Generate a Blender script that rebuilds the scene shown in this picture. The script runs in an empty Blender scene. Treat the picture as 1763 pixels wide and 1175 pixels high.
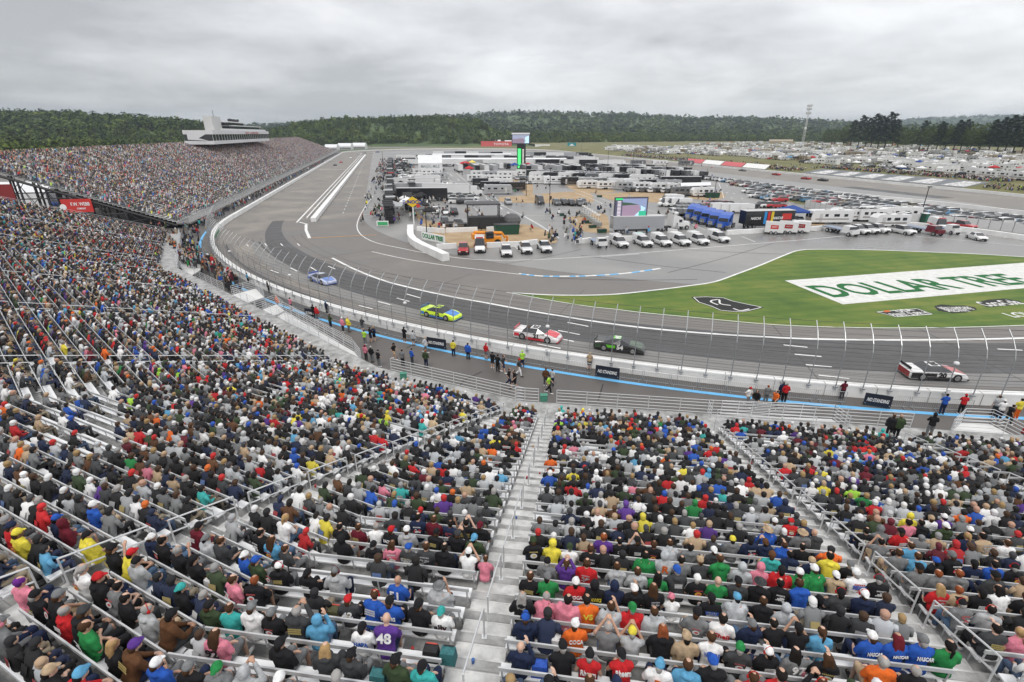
import bpy, math, random, numpy as np
from mathutils import Matrix, Vector
random.seed(7); RNG = np.random.default_rng(7)
R = math.radians
SC = bpy.context.scene
# ---------------------------------------------------------------- camera
FPX = 870.0; PITCH = math.atan(357.5/870); CAMZ = 20.0
cd = bpy.data.cameras.new('camera'); cam = bpy.data.objects.new('camera', cd); SC.collection.objects.link(cam)
cam.location = (0, 0, CAMZ); cam.rotation_euler = (math.pi/2-PITCH, 0, 0)
cd.sensor_width = 36; cd.lens = 36*FPX/1763; cd.clip_start = 0.3; cd.clip_end = 20000
SC.camera = cam
# ---------------------------------------------------------------- world (overcast)
SC.view_settings.view_transform = 'Standard'; SC.view_settings.look = 'None'
SC.view_settings.exposure = 0.18; SC.view_settings.gamma = 1
SUN_EL, SUN_AZ = 58, 200
w = bpy.data.worlds.new('World'); SC.world = w; w.use_nodes = True
nt = w.node_tree; nt.nodes.clear()
def N(t, **k):
    n = nt.nodes.new(t)
    for a, b in k.items(): setattr(n, a, b)
    return n
def LK(a, b): nt.links.new(a, b)
def M_(op, a, b=None, c=None):
    n = N('ShaderNodeMath', operation=op)
    for i, x in enumerate((a, b, c)):
        if x is None: continue
        if isinstance(x, (int, float)): n.inputs[i].default_value = x
        else: LK(x, n.inputs[i])
    return n.outputs[0]
out = N('ShaderNodeOutputWorld'); add = N('ShaderNodeAddShader')
sky = N('ShaderNodeTexSky', sky_type='NISHITA'); sky.sun_disc = False
sky.sun_elevation = R(SUN_EL); sky.sun_rotation = R(SUN_AZ)
b1 = N('ShaderNodeBackground'); b1.inputs[1].default_value = 0.05; hs_ = N('ShaderNodeHueSaturation'); hs_.inputs['Saturation'].default_value = .25; LK(sky.outputs[0], hs_.inputs['Color']); LK(hs_.outputs[0], b1.inputs[0])
tc = N('ShaderNodeTexCoord'); sep = N('ShaderNodeSeparateXYZ'); LK(tc.outputs['Generated'], sep.inputs[0])
zc = M_('ADD', M_('MAXIMUM', sep.outputs[2], 0.0), 0.20)
cmb = N('ShaderNodeCombineXYZ'); LK(M_('DIVIDE', sep.outputs[0], zc), cmb.inputs[0]); LK(M_('DIVIDE', sep.outputs[1], zc), cmb.inputs[1])
def noise(scale, det, rough, off=0.0, dist=0.0):
    n = N('ShaderNodeTexNoise'); n.inputs['Scale'].default_value = scale; n.inputs['Detail'].default_value = det
    n.inputs['Roughness'].default_value = rough; n.inputs['Distortion'].default_value = dist
    mp = N('ShaderNodeMapping'); mp.inputs['Location'].default_value = (off, off*.7, off*.3); LK(cmb.outputs[0], mp.inputs[0]); LK(mp.outputs[0], n.inputs['Vector'])
    return n.outputs['Fac']
n1 = noise(0.45, 3, .45, 3.1, .2); n2 = noise(1.3, 8, .58, 9.7, .3); n3 = noise(3.0, 6, .6, 1.3)
base = M_('ADD', M_('MULTIPLY', n1, .30), M_('ADD', M_('MULTIPLY', n2, .42), M_('MULTIPLY', n3, .16)))
# heavier cloud low on the left, brighter gap low on the right
lf = M_('SUBTRACT', .55, M_('MULTIPLY', sep.outputs[0], -.40))
base = M_('ADD', base, M_('MULTIPLY', sep.outputs[0], .17))
low = N('ShaderNodeMapRange'); low.inputs['From Min'].default_value = .02; low.inputs['From Max'].default_value = .20
low.inputs['To Min'].default_value = 0; low.inputs['To Max'].default_value = 1; LK(sep.outputs[2], low.inputs['Value'])
base = M_('ADD', base, M_('MULTIPLY', low.outputs[0], .09))
mp3 = N('ShaderNodeMapping'); mp3.inputs['Scale'].default_value = (2.2, 2.2, 9); mp3.inputs['Location'].default_value = (1.7, .4, .9); LK(tc.outputs['Generated'], mp3.inputs[0])
n4 = N('ShaderNodeTexNoise'); n4.inputs['Scale'].default_value = 1.0; n4.inputs['Detail'].default_value = 7; n4.inputs['Roughness'].default_value = .52; LK(mp3.outputs[0], n4.inputs['Vector'])
base = M_('ADD', base, M_('MULTIPLY', M_('SUBTRACT', n4.outputs['Fac'], .5), .70))
cr = N('ShaderNodeValToRGB'); LK(base, cr.inputs[0])
e = cr.color_ramp.elements
e[0].position = .36; e[0].color = (.215, .214, .217, 1); e[1].position = .66; e[1].color = (.64, .635, .635, 1)
m = e.new(.50); m.color = (.41, .408, .41, 1)
b2 = N('ShaderNodeBackground'); LK(cr.outputs[0], b2.inputs[0])
zen = N('ShaderNodeMapRange'); zen.inputs['From Min'].default_value = .25; zen.inputs['From Max'].default_value = .8
zen.inputs['To Min'].default_value = 1.0; zen.inputs['To Max'].default_value = 2.1; LK(sep.outputs[2], zen.inputs['Value']); LK(zen.outputs[0], b2.inputs[1])
LK(b1.outputs[0], add.inputs[0]); LK(b2.outputs[0], add.inputs[1]); LK(add.outputs[0], out.inputs[0])
# ---------------------------------------------------------------- sun behind the cloud
sd = bpy.data.lights.new('sun', 'SUN'); sd.energy = 1.3; sd.angle = R(14); sd.color = (1, .96, .9)
so = bpy.data.objects.new('sun', sd); SC.collection.objects.link(so); so.location = (0, -50, 300)
so.rotation_euler = (R(90-SUN_EL), 0, R(180-SUN_AZ))
# ---------------------------------------------------------------- plan helpers
cp, sp_ = math.cos(PITCH), math.sin(PITCH)
def G(px, py, z=0.0):
    """ground point seen at photograph pixel (px, py) at height z"""
    u = (px-881.5)/FPX; v = (py-587.5)/FPX
    t = (CAMZ-z)/(sp_+v*cp)
    return Vector((u*t, (cp-v*sp_)*t, z))
def PX(x, y, z):
    dx, dy, dz = x, y, z-CAMZ
    dep = dy*cp-dz*sp_
    return 881.5+FPX*dx/dep, 587.5-FPX*(dy*sp_+dz*cp)/dep, dep
C1 = Vector((49.77, 158.83)); TA = R(14); U = Vector((-math.sin(TA), math.cos(TA))); W = Vector((U.y, -U.x)); LS = 477.0
C2 = C1+U*LS
def oval(r, a0=-1.0, a1=-1.0, step=3.0):
    """closed oval at distance r from the spine, anticlockwise, starting bottom right"""
    p = []
    for i in range(int(180/step)+1):
        a = math.pi+TA+R(i*step); p.append(Vector((C1.x+r*math.cos(a), C1.y+r*math.sin(a))))
    for i in range(1, 12): p.append(C1+W*r+U*(LS*i/12))
    for i in range(int(180/step)+1):
        a = TA+R(i*step); p.append(Vector((C2.x+r*math.cos(a), C2.y+r*math.sin(a))))
    for i in range(1, 12): p.append(C2-W*r-U*(LS*i/12))
    return p
def OV(side, a): return C1+W*side+U*a      # side: + = backstretch, a: along the straight
def smooth(pts, n=6):
    P = [Vector(p[:2]) for p in pts]; o = []
    Q = [P[0]*2-P[1]]+P+[P[-1]*2-P[-2]]
    for i in range(1, len(Q)-2):
        for k in range(n):
            t = k/n; a, b, c, d = Q[i-1], Q[i], Q[i+1], Q[i+2]
            o.append(.5*((2*b)+(c-a)*t+(2*a-5*b+4*c-d)*t*t+(3*b-a-3*c+d)*t**3))
    o.append(P[-1]); return o
# ---------------------------------------------------------------- materials
MATS = {}
def mat(name, col, rough=.7, metal=0.0, noise=0.0, nscale=3.0, spec=.5, bump=0.0, coat=0.0, emit=0.0, alpha=1.0, col2=None, stretch=None, trans=0.0):
    if name in MATS: return MATS[name]
    m = bpy.data.materials.new(name); m.use_nodes = True; t = m.node_tree; b = t.nodes['Principled BSDF']
    b.inputs['Base Color'].default_value = (*col, 1); b.inputs['Roughness'].default_value = rough; b.inputs['Metallic'].default_value = metal
    b.inputs['Specular IOR Level'].default_value = spec; b.inputs['Coat Weight'].default_value = coat
    if emit: b.inputs['Emission Color'].default_value = (*col, 1); b.inputs['Emission Strength'].default_value = emit
    b.inputs['Alpha'].default_value = alpha; b.inputs['Transmission Weight'].default_value = trans
    if noise or bump:
        g = t.nodes.new('ShaderNodeNewGeometry'); mp = t.nodes.new('ShaderNodeMapping'); t.links.new(g.outputs['Position'], mp.inputs[0])
        if stretch: mp.inputs['Scale'].default_value = stretch
        n = t.nodes.new('ShaderNodeTexNoise'); n.inputs['Scale'].default_value = nscale; n.inputs['Detail'].default_value = 6; n.inputs['Roughness'].default_value = .62
        t.links.new(mp.outputs[0], n.inputs['Vector'])
        if noise:
            r = t.nodes.new('ShaderNodeValToRGB'); t.links.new(n.outputs['Fac'], r.inputs[0]); el = r.color_ramp.elements
            c2 = col2 or tuple(min(1, c*(1+noise)) for c in col); c1 = col if col2 else tuple(c*(1-noise) for c in col)
            el[0].position = .35; el[0].color = (*c1, 1); el[1].position = .65; el[1].color = (*c2, 1)
            t.links.new(r.outputs[0], b.inputs['Base Color'])
        if bump:
            bp = t.nodes.new('ShaderNodeBump'); bp.inputs['Strength'].default_value = bump; t.links.new(n.outputs['Fac'], bp.inputs['Height']); t.links.new(bp.outputs[0], b.inputs['Normal'])
    MATS[name] = m; return m
def hexc(h):
    f = lambda v: ((v+.055)/1.055)**2.4 if v > .04045 else v/12.92
    return tuple(f(int(h[i:i+2], 16)/255) for i in (0, 2, 4))
# ---------------------------------------------------------------- mesh builder
class MB:
    def __init__(s): s.v = []; s.f = []; s.m = []; s.M = None
    def add(s, vs, fs, mi=0):
        o = len(s.v)
        if s.M is not None: vs = [s.M @ Vector(v) for v in vs]
        s.v += [tuple(v) for v in vs]; s.f += [tuple(o+i for i in f) for f in fs]; s.m += [mi]*len(fs)
    def box(s, c, d, mi=0, rz=0.0, top=None, off=0.0):
        """box centre c, size d; top=(sx,sy) scales the top face, off shifts it in x"""
        x, y, z = d[0]/2, d[1]/2, d[2]/2; tx, ty = top or (1, 1)
        vs = [(-x, -y, -z), (x, -y, -z), (x, y, -z), (-x, y, -z), (-x*tx+off, -y*ty, z), (x*tx+off, -y*ty, z), (x*tx+off, y*ty, z), (-x*tx+off, y*ty, z)]
        ca, sa = math.cos(rz), math.sin(rz)
        vs = [(c[0]+a*ca-b*sa, c[1]+a*sa+b*ca, c[2]+h) for a, b, h in vs]
        s.add(vs, [(0, 3, 2, 1), (4, 5, 6, 7), (0, 1, 5, 4), (1, 2, 6, 5), (2, 3, 7, 6), (3, 0, 4, 7)], mi)
    def cone(s, p, q, r0, r1, n=8, mi=0, caps=True):
        p, q = Vector(p), Vector(q); d = (q-p)
        if d.length < 1e-6: return
        d.normalize(); a = d.cross(Vector((0, 0, 1)) if abs(d.z) < .95 else Vector((1, 0, 0))).normalized(); b = d.cross(a)
        vs = []
        for c, r in ((p, r0), (q, r1)):
            for i in range(n):
                t = 2*math.pi*i/n; vs.append(c+a*(r*math.cos(t))+b*(r*math.sin(t)))
        fs = [(i, (i+1) % n, n+(i+1) % n, n+i) for i in range(n)]
        if caps: fs += [tuple(range(n-1, -1, -1)), tuple(range(n, 2*n))]
        s.add(vs, fs, mi)
    def tube(s, pts, r, n=5, mi=0):
        for a, b in zip(pts[:-1], pts[1:]): s.cone(a, b, r, r, n, mi)
    def ell(s, c, r, n=10, k=6, mi=0):
        vs = [(c[0], c[1], c[2]-r[2])]
        for j in range(1, k):
            f = -math.pi/2+math.pi*j/k
            for i in range(n):
                t = 2*math.pi*i/n; vs.append((c[0]+r[0]*math.cos(f)*math.cos(t), c[1]+r[1]*math.cos(f)*math.sin(t), c[2]+r[2]*math.sin(f)))
        vs.append((c[0], c[1], c[2]+r[2])); L = len(vs)-1
        fs = [(0, 1+(i+1) % n, 1+i) for i in range(n)]
        for j in range(k-2):
            o = 1+j*n; fs += [(o+i, o+(i+1) % n, o+n+(i+1) % n, o+n+i) for i in range(n)]
        o = 1+(k-2)*n; fs += [(o+i, o+(i+1) % n, L) for i in range(n)]
        s.add(vs, fs, mi)
    def prism(s, poly, z0, z1, mi=0, side=None):
        n = len(poly); vs = [(p[0], p[1], z0) for p in poly]+[(p[0], p[1], z1) for p in poly]
        s.add(vs, [tuple(range(n-1, -1, -1)), tuple(range(n, 2*n))], mi)
        s.add(vs, [(i, (i+1) % n, n+(i+1) % n, n+i) for i in range(n)], mi if side is None else side)
    def profile(s, pr, x0, x1, mi=0, axis='x'):
        """extrude a closed (y,z) profile along x (or (x,z) along y)"""
        n = len(pr)
        if axis == 'x': vs = [(x0, a, b) for a, b in pr]+[(x1, a, b) for a, b in pr]
        else: vs = [(a, x0, b) for a, b in pr]+[(a, x1, b) for a, b in pr]
        s.add(vs, [tuple(range(n-1, -1, -1)), tuple(range(n, 2*n))]+[(i, (i+1) % n, n+(i+1) % n, n+i) for i in range(n)], mi)
    def strip(s, a, b, z, mi=0, closed=False, zb=None):
        """flat strip between two polylines"""
        n = len(a); vs = [(p[0], p[1], z) for p in a]+[(p[0], p[1], z if zb is None else zb) for p in b]
        s.add(vs, [(i, (i+1) % n, n+(i+1) % n, n+i) for i in range(n if closed else n-1)], mi)
    def sweep(s, path, prof, mi=0, closed=False):
        """sweep an (offset, z) profile along a plan path; offset is to the left of travel"""
        n = len(path); k = len(prof); vs = []
        for i in range(n):
            a = path[(i-1) % n] if (closed or i > 0) else path[0]; b = path[(i+1) % n] if (closed or i < n-1) else path[-1]
            d = (Vector(b[:2])-Vector(a[:2])).normalized(); nn = Vector((-d.y, d.x))
            vs += [(path[i][0]+nn.x*o, path[i][1]+nn.y*o, z) for o, z in prof]
        fs = []
        for i in range(n if closed else n-1):
            j = (i+1) % n
            fs += [(i*k+q, j*k+q, j*k+(q+1) % k, i*k+(q+1) % k) for q in range(k)]
        if not closed: fs += [tuple(range(k)), tuple(range((n-1)*k+k-1, (n-1)*k-1, -1))]
        s.add(vs, fs, mi)
    def mesh(s, name, mats, smooth=False):
        me = bpy.data.meshes.new(name); me.from_pydata(s.v, [], s.f)
        for mm in mats: me.materials.append(mm)
        me.polygons.foreach_set('material_index', s.m)
        if smooth: me.polygons.foreach_set('use_smooth', [True]*len(s.f))
        me.update(); return me
    def build(s, name, mats, parent=None, smooth=False, **k):
        if not isinstance(mats, (list, tuple)): mats = [mats]
        return link(name, s.mesh(name, mats, smooth), parent, **k)
def link(name, me, parent=None, loc=None, rz=None, **k):
    o = bpy.data.objects.new(name, me); SC.collection.objects.link(o)
    if parent is not None: o.parent = parent
    if loc is not None: o.location = (loc[0], loc[1], loc[2] if len(loc) > 2 else 0)
    if rz is not None: o.rotation_euler = (0, 0, rz)
    return tag(o, **k)
def tag(o, label=None, cat=None, group=None, kind=None):
    if label: o['label'] = label
    if cat: o['category'] = cat
    if group: o['group'] = group
    if kind: o['kind'] = kind
    return o
def thing(name, label, cat, loc=(0, 0, 0), rz=0.0, group=None): return link(name, None, None, loc, rz, label=label, cat=cat, group=group)
def copy_tree(o, parent=None):
    c = o.copy(); SC.collection.objects.link(c); c.parent = parent
    for ch in list(o.children): copy_tree(ch, c)
    return c
def recolour(o, slotname, m):
    """object-level material override, so copies may share mesh data"""
    for x in [o]+list(o.children_recursive):
        for sl in x.material_slots:
            if sl.material and sl.material.name.startswith(slotname): sl.link = 'OBJECT'; sl.material = m
ORD = ['zeroth', 'first', 'second', 'third', 'fourth', 'fifth', 'sixth', 'seventh', 'eighth', 'ninth', 'tenth', 'eleventh', 'twelfth', 'thirteenth', 'fourteenth', 'fifteenth', 'sixteenth', 'seventeenth', 'eighteenth', 'nineteenth', 'twentieth']
for _t in ('twent', 'thirt', 'fort', 'fift', 'sixt', 'sevent', 'eight', 'ninet'):
    if _t != 'twent': ORD.append(_t+'ieth')
    ORD += [_t+'y-'+o for o in ORD[1:10]]
_tx = {}
def text(s, size, m, name='lettering', parent=None, loc=(0, 0, 0), rot=(0, 0, 0), ext=.01, sx=1.0, bold=.0, shear=0.0, **k):
    c = bpy.data.curves.new('t', 'FONT'); c.body = s; c.size = size; c.extrude = ext; c.align_x = 'CENTER'; c.align_y = 'CENTER'; c.offset = bold*size; c.shear = shear; c.resolution_u = 3
    o = bpy.data.objects.new('t', c); SC.collection.objects.link(o); dg = bpy.context.evaluated_depsgraph_get(); dg.update()
    me = bpy.data.meshes.new_from_object(o.evaluated_get(dg)); bpy.data.objects.remove(o); me.materials.clear(); me.materials.append(m); me.name = name
    if sx != 1.0: me.transform(Matrix.Diagonal((sx, 1, 1, 1)))
    r = link(name, me, parent, loc, **k); r.rotation_euler = rot; return r
# ================================================================ SETTING: ground, roads, track
alu = mat('aluminium', (.50, .51, .52), .42, .0, noise=.10, nscale=1.5, spec=.6)
alu_w = mat('bench_aluminium', (.74, .75, .76), .38, .0, noise=.05, nscale=2.0, spec=.6)
steel = mat('galvanised_steel', (.42, .43, .44), .4, .7)
railm = mat('rail_steel', (.66, .67, .68), .35, .4)
black = mat('black', (.012, .012, .013), .5); dark = mat('dark_steel', (.03, .03, .032), .6)
white = mat('white_paint', (.78, .78, .77), .45, noise=.05, nscale=.6)
concw = mat('white_barrier_paint', (.74, .74, .73), .6, noise=.10, nscale=.35)
glass = mat('dark_glass', (.015, .018, .022), .08, spec=.8)
chrome = mat('bright_metal', (.55, .56, .57), .2, .9)
rubber = mat('rubber', (.015, .015, .016), .85)
green_s = mat('green_sign_paint', (.01, .17, .045), .6)
def asphalt(name, c, c2, sc=.05, rough=.62, st=None):
    m = bpy.data.materials.new(name); m.use_nodes = True; t = m.node_tree; b = t.nodes['Principled BSDF']
    g = t.nodes.new('ShaderNodeNewGeometry'); mp = t.nodes.new('ShaderNodeMapping'); t.links.new(g.outputs['Position'], mp.inputs[0])
    if st: mp.inputs['Rotation'].default_value = (0, 0, st[1]); mp.inputs['Scale'].default_value = (st[0], 1, 1)
    n = t.nodes.new('ShaderNodeTexNoise'); n.inputs['Scale'].default_value = sc; n.inputs['Detail'].default_value = 8; n.inputs['Roughness'].default_value = .6; n.inputs['Distortion'].default_value = .6
    t.links.new(mp.outputs[0], n.inputs['Vector'])
    r = t.nodes.new('ShaderNodeValToRGB'); t.links.new(n.outputs['Fac'], r.inputs[0]); el = r.color_ramp.elements
    el[0].position = .36; el[0].color = (*c, 1); el[1].position = .66; el[1].color = (*c2, 1)
    n2 = t.nodes.new('ShaderNodeTexNoise'); n2.inputs['Scale'].default_value = 9; n2.inputs['Detail'].default_value = 3; t.links.new(g.outputs['Position'], n2.inputs['Vector'])
    mx = t.nodes.new('ShaderNodeMix'); mx.data_type = 'RGBA'; mx.blend_type = 'MULTIPLY'; mx.inputs[0].default_value = .35
    t.links.new(r.outputs[0], mx.inputs[6]); t.links.new(n2.outputs['Fac'], mx.inputs[7]); t.links.new(mx.outputs[2], b.inputs['Base Color'])
    rr = t.nodes.new('ShaderNodeMapRange'); rr.inputs['From Min'].default_value = .35; rr.inputs['From Max'].default_value = .6
    rr.inputs['To Min'].default_value = rough-.22; rr.inputs['To Max'].default_value = rough+.12; t.links.new(n.outputs['Fac'], rr.inputs['Value']); t.links.new(rr.outputs[0], b.inputs['Roughness'])
    return m
A_in = asphalt('wet_asphalt_painted_sheen', (.20, .197, .193), (.35, .345, .335), .035, .48)  # wet paving; its pale tone has sky reflection put into the colour
A_apron = asphalt('damp_walkway_asphalt', (.10, .092, .087), (.155, .143, .134), .12, .58)
A_old = asphalt('worn_track_asphalt', (.17, .157, .145), (.31, .283, .25), .09, .66, (1.0, 0))
A_lite = asphalt('grey_groove_asphalt', (.21, .205, .20), (.27, .262, .25), .25, .68)
A_dark = asphalt('fresh_dark_asphalt', (.075, .075, .077), (.110, .109, .109), .22, .64)
A_in2 = asphalt('flat_apron_asphalt', (.16, .148, .138), (.235, .217, .20), .10, .62)
dirt = mat('sandy_dirt', (.30, .21, .12), .95, noise=.5, nscale=.25, col2=(.42, .31, .19))
grassm = bpy.data.materials.new('mown_grass'); grassm.use_nodes = True; _t = grassm.node_tree; _b = _t.nodes['Principled BSDF']; _b.inputs['Roughness'].default_value = .9
_g = _t.nodes.new('ShaderNodeNewGeometry')
def _nz(sc, det, stx=1.0, rot=0.0):
    m_ = _t.nodes.new('ShaderNodeMapping'); m_.inputs['Rotation'].default_value = (0, 0, rot); m_.inputs['Scale'].default_value = (stx, 1, 1); n_ = _t.nodes.new('ShaderNodeTexNoise'); n_.inputs['Scale'].default_value = sc; n_.inputs['Detail'].default_value = det; n_.inputs['Roughness'].default_value = .65
    _t.links.new(_g.outputs['Position'], m_.inputs[0]); _t.links.new(m_.outputs[0], n_.inputs['Vector']); return n_
_a, _c, _w = _nz(.09, 7), _nz(2.4, 4, .12, -.12), _t.nodes.new('ShaderNodeTexWave')
_wm = _t.nodes.new('ShaderNodeMapping'); _wm.inputs['Rotation'].default_value = (0, 0, 1.35); _t.links.new(_g.outputs['Position'], _wm.inputs[0]); _t.links.new(_wm.outputs[0], _w.inputs['Vector']); _w.inputs['Scale'].default_value = .14; _w.inputs['Distortion'].default_value = .6
def _mt(op, x, y):
    q = _t.nodes.new('ShaderNodeMath'); q.operation = op
    for i_, v_ in enumerate((x, y)):
        if isinstance(v_, float): q.inputs[i_].default_value = v_
        else: _t.links.new(v_, q.inputs[i_])
    return q.outputs[0]
_f = _mt('ADD', _mt('MULTIPLY', _a.outputs['Fac'], .75), _mt('ADD', _mt('MULTIPLY', _c.outputs['Fac'], .30), _mt('MULTIPLY', _w.outputs['Fac'], .06)))
_r = _t.nodes.new('ShaderNodeValToRGB'); _t.links.new(_f, _r.inputs[0]); _e = _r.color_ramp.elements; _e[0].position = .40; _e[0].color = (.045, .095, .012, 1); _e[1].position = .72; _e[1].color = (.17, .19, .035, 1); _m = _e.new(.55); _m.color = (.085, .145, .018, 1); _t.links.new(_r.outputs[0], _b.inputs['Base Color'])
rough_g = mat('dry_grass', (.10, .11, .035), .95, noise=.5, nscale=.05, col2=(.19, .17, .075))
wood_g = mat('woodland_floor', (.045, .075, .022), .95, noise=.4, nscale=.02, col2=(.08, .12, .035))
paint = mat('line_paint', (.70, .70, .69), .6, noise=.12, nscale=.7)
bluep = mat('blue_line_paint', (.13, .42, .72), .55, noise=.1, nscale=.8)
redp = mat('red_paint', (.55, .07, .05), .55)
def flat(name, poly, z, m, **k):
    b = MB(); b.add([(p[0], p[1], z) for p in poly], [tuple(range(len(poly)))]); return b.build(name, m, kind='structure', **k)
def S(*px, z=0): return [G(x, y, z) for x, y in px]
# terrain sheet with hills
HILLS = [(-900, 1050, 560, 300, 66), (-1350, 700, 500, 420, 76), (-640, 900, 260, 200, 22), (-60, 1500, 520, 210, 62), (-260, 1330, 300, 160, 34), (520, 2600, 900, 420, 82), (1500, 2500, 900, 420, 62), (2700, 3000, 1100, 500, 110), (-700, 3300, 1300, 500, 70), (300, 3900, 1500, 500, 120), (2300, 1900, 700, 350, 40), (3400, 2200, 700, 500, 120)]
def hz(x, y):
    d = np.hypot(x+10, y-400); h = 0*x
    for cx, cy, rx, ry, hh in HILLS: h = h+hh*np.exp(-(((x-cx)/rx)**2+((y-cy)/ry)**2))
    return h*np.clip((d-430)/300, 0, 1)
xs = np.linspace(-6500, 6500, 217); ys = np.linspace(-900, 6300, 121)
X, Y = np.meshgrid(xs, ys); Z = hz(X, Y)-.06
vv = np.c_[X.ravel(), Y.ravel(), Z.ravel()]
nx = len(xs); ff = [(j*nx+i, j*nx+i+1, (j+1)*nx+i+1, (j+1)*nx+i) for j in range(len(ys)-1) for i in range(nx-1)]
me = bpy.data.meshes.new('ground'); me.from_pydata(vv.tolist(), [], ff); me.materials.append(wood_g); me.polygons.foreach_set('use_smooth', [True]*len(ff))
link('ground', me, kind='structure')
# campground field around the oval
flat('camping_field', [OV(149, -160), OV(420, -160), OV(800, 60), OV(900, 900), OV(560, 1300), OV(260, 1200), OV(149, 620)], 3.0, rough_g)
flat('far_grounds', [(-60, 900), (-200, 760), (100, 740), (150, 560), (190, 250), (300, 300), (300, 900)], -.03, rough_g)
flat('grounds_behind_stand', [(-330, -60), (-40, -60), (-40, 60), (-120, 330), (-240, 760), (-40, 800), (-60, 880), (-420, 860), (-420, 200)], -.035, A_in2)
# apron walkway outside the wall, oval disc of asphalt, infield
flat('walkway', oval(140), -.01, A_apron)
flat('race_track', oval(123.6), .004, A_old)
flat('infield_paving', oval(92), .03, A_in)
def arc(r, a0, a1, n=60): return [Vector((C1.x+r*math.cos(R(a0+(a1-a0)*i/n)), C1.y+r*math.sin(R(a0+(a1-a0)*i/n)))) for i in range(n+1)]
def band(name, ra, rb, z, m):
    b = MB(); b.strip([Vector(p) for p in ra], [Vector(p) for p in rb], z); return b.build(name, m, kind='structure')
AZ0, AZ1 = -30, -166
# turn: lower asphalt inside the inner white line, dark new surface, light groove near the wall
turn_in = smooth([C1+W*92-U*20]+S((1763, 561), (1481, 565), (1331, 560), (1190, 545), (1080, 528), (970, 510), (880, 503), (800, 489), (700, 470), (620, 452), (570, 436), (535, 410), (528, 390)), 5)
inn = arc(111, AZ0, -160); 
band('track_bottom_lane', arc(92, AZ0, -163), arc(111.2, AZ0, -163), .02, A_in2)
def rr(az):   # outer radius of the dark surface
    return np.interp(az, [-166, -160, -150, -140, -125, -110, -100, -90, -30], [113.3, 113.6, 114.6, 116, 117.2, 118.3, 118.8, 117.8, 117])
azs = np.linspace(-30, -163.4, 90)
band('new_asphalt', [(C1.x+110.8*math.cos(R(a)), C1.y+110.8*math.sin(R(a))) for a in azs], [(C1.x+rr(a)*math.cos(R(a)), C1.y+rr(a)*math.sin(R(a))) for a in azs], .024, A_dark)
band('grey_groove', [(C1.x+rr(a)*math.cos(R(a)), C1.y+rr(a)*math.sin(R(a))) for a in np.linspace(-30, -150, 80)], [(C1.x+(rr(a)+2.6)*math.cos(R(a)), C1.y+(rr(a)+2.6)*math.sin(R(a))) for a in np.linspace(-30, -150, 80)], .022, A_lite)
band('wall_side_lane', arc(120.6, -30, -150), arc(123.5, -30, -150), .012, A_in2)
# backstretch dark patch
band('backstretch_new_asphalt', [OV(78, -8+3*i) for i in range(14)], [OV(100, -8+3*i) for i in range(14)], .024, A_dark)
def line(name, pts, wd, z=.045, m=paint, mb=None):
    b = mb or MB(); b.sweep(pts, [(-wd/2, z), (wd/2, z), (wd/2, z+.004), (-wd/2, z+.004)])
    if mb is None: return b.build(name, m, kind='structure')
line('inner_white_line', smooth(S((572, 445), (610, 464), (658, 483), (710, 497), (769, 510), (830, 521), (900, 534), (990, 549), (1080, 562), (1180, 572), (1280, 579), (1380, 584), (1481, 586), (1620, 586), (1763, 583), (1900, 577))), .42)
line('grass_edge_line', smooth(S((872, 504), (937, 516), (979, 523), (1018, 529), (1061, 533.5), (1105, 539), (1190, 547), (1335, 560), (1481, 565), (1620, 565), (1763, 561), (1900, 555))), .16)
# grass island
gr_top = smooth(S((882, 505), (960, 509), (1050, 508), (1130, 500), (1185, 493), (1230, 486), (1270, 472), (1310, 457), (1351, 440), (1375, 432), (1411, 430), (1500, 431), (1581, 434), (1680, 438), (1763, 443), (1900, 450)), 5)
gr_bot = smooth(S((884, 506), (937, 517), (979, 524), (1018, 530), (1061, 534.5), (1105, 540), (1190, 548), (1335, 561), (1481, 566), (1620, 566), (1763, 562), (1900, 556)), 5)
flat('grass_island', gr_top+gr_bot[::-1], .034, grassm)
line('grass_top_line', gr_top, .35, .05)
# pit exit line, service road lines, stripe
line('pit_exit_line', smooth(S((642, 338), (632, 352), (622, 368), (616, 382), (615, 393), (620, 403), (632, 412), (652, 420), (690, 428), (730, 436), (800, 446), (870, 449), (960, 446), (1055, 440), (1180, 430), (1290, 421), (1400, 412), (1500, 402))), .22)
line('infield_line', smooth(S((640, 434), (700, 447), (770, 458), (850, 468), (893, 473))), .22)
b = MB(); pts = smooth(S((893, 472), (930, 476), (975, 476.5), (1020, 475.5), (1080, 471), (1137, 463)), 8)
for i in range(0, len(pts)-1): b.sweep(pts[i:i+2], [(-.28, .045), (.28, .045), (.28, .052), (-.28, .052)], mi=(0, 1, 1, 0, 1, 1, 0, 2)[i % 8] if i % 4 < 3 else 0)
b.build('turn_in_stripe', [paint, bluep, redp], kind='structure')
line('near_service_line', S((1090, 469.5), (1180, 460)), .25) if False else None
b = MB()
for a, c in (((1445, 396), (1763, 424)), ((1350, 394), (1445, 398)), ((1560, 398), (1763, 412)), ((1035, 443), (1100, 438)), ((1277, 408), (1300, 417))): line('', S(a, c), .2, mb=b)
for a, c in (((528, 411), (648, 405)),): b.sweep(S(a, c), [(-.15, .045), (.15, .045), (.15, .05), (-.15, .05)], mi=1)
b.build('service_lane_lines', [paint, mat('orange_line_paint', (.62, .30, .08), .6)], kind='structure')
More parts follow.
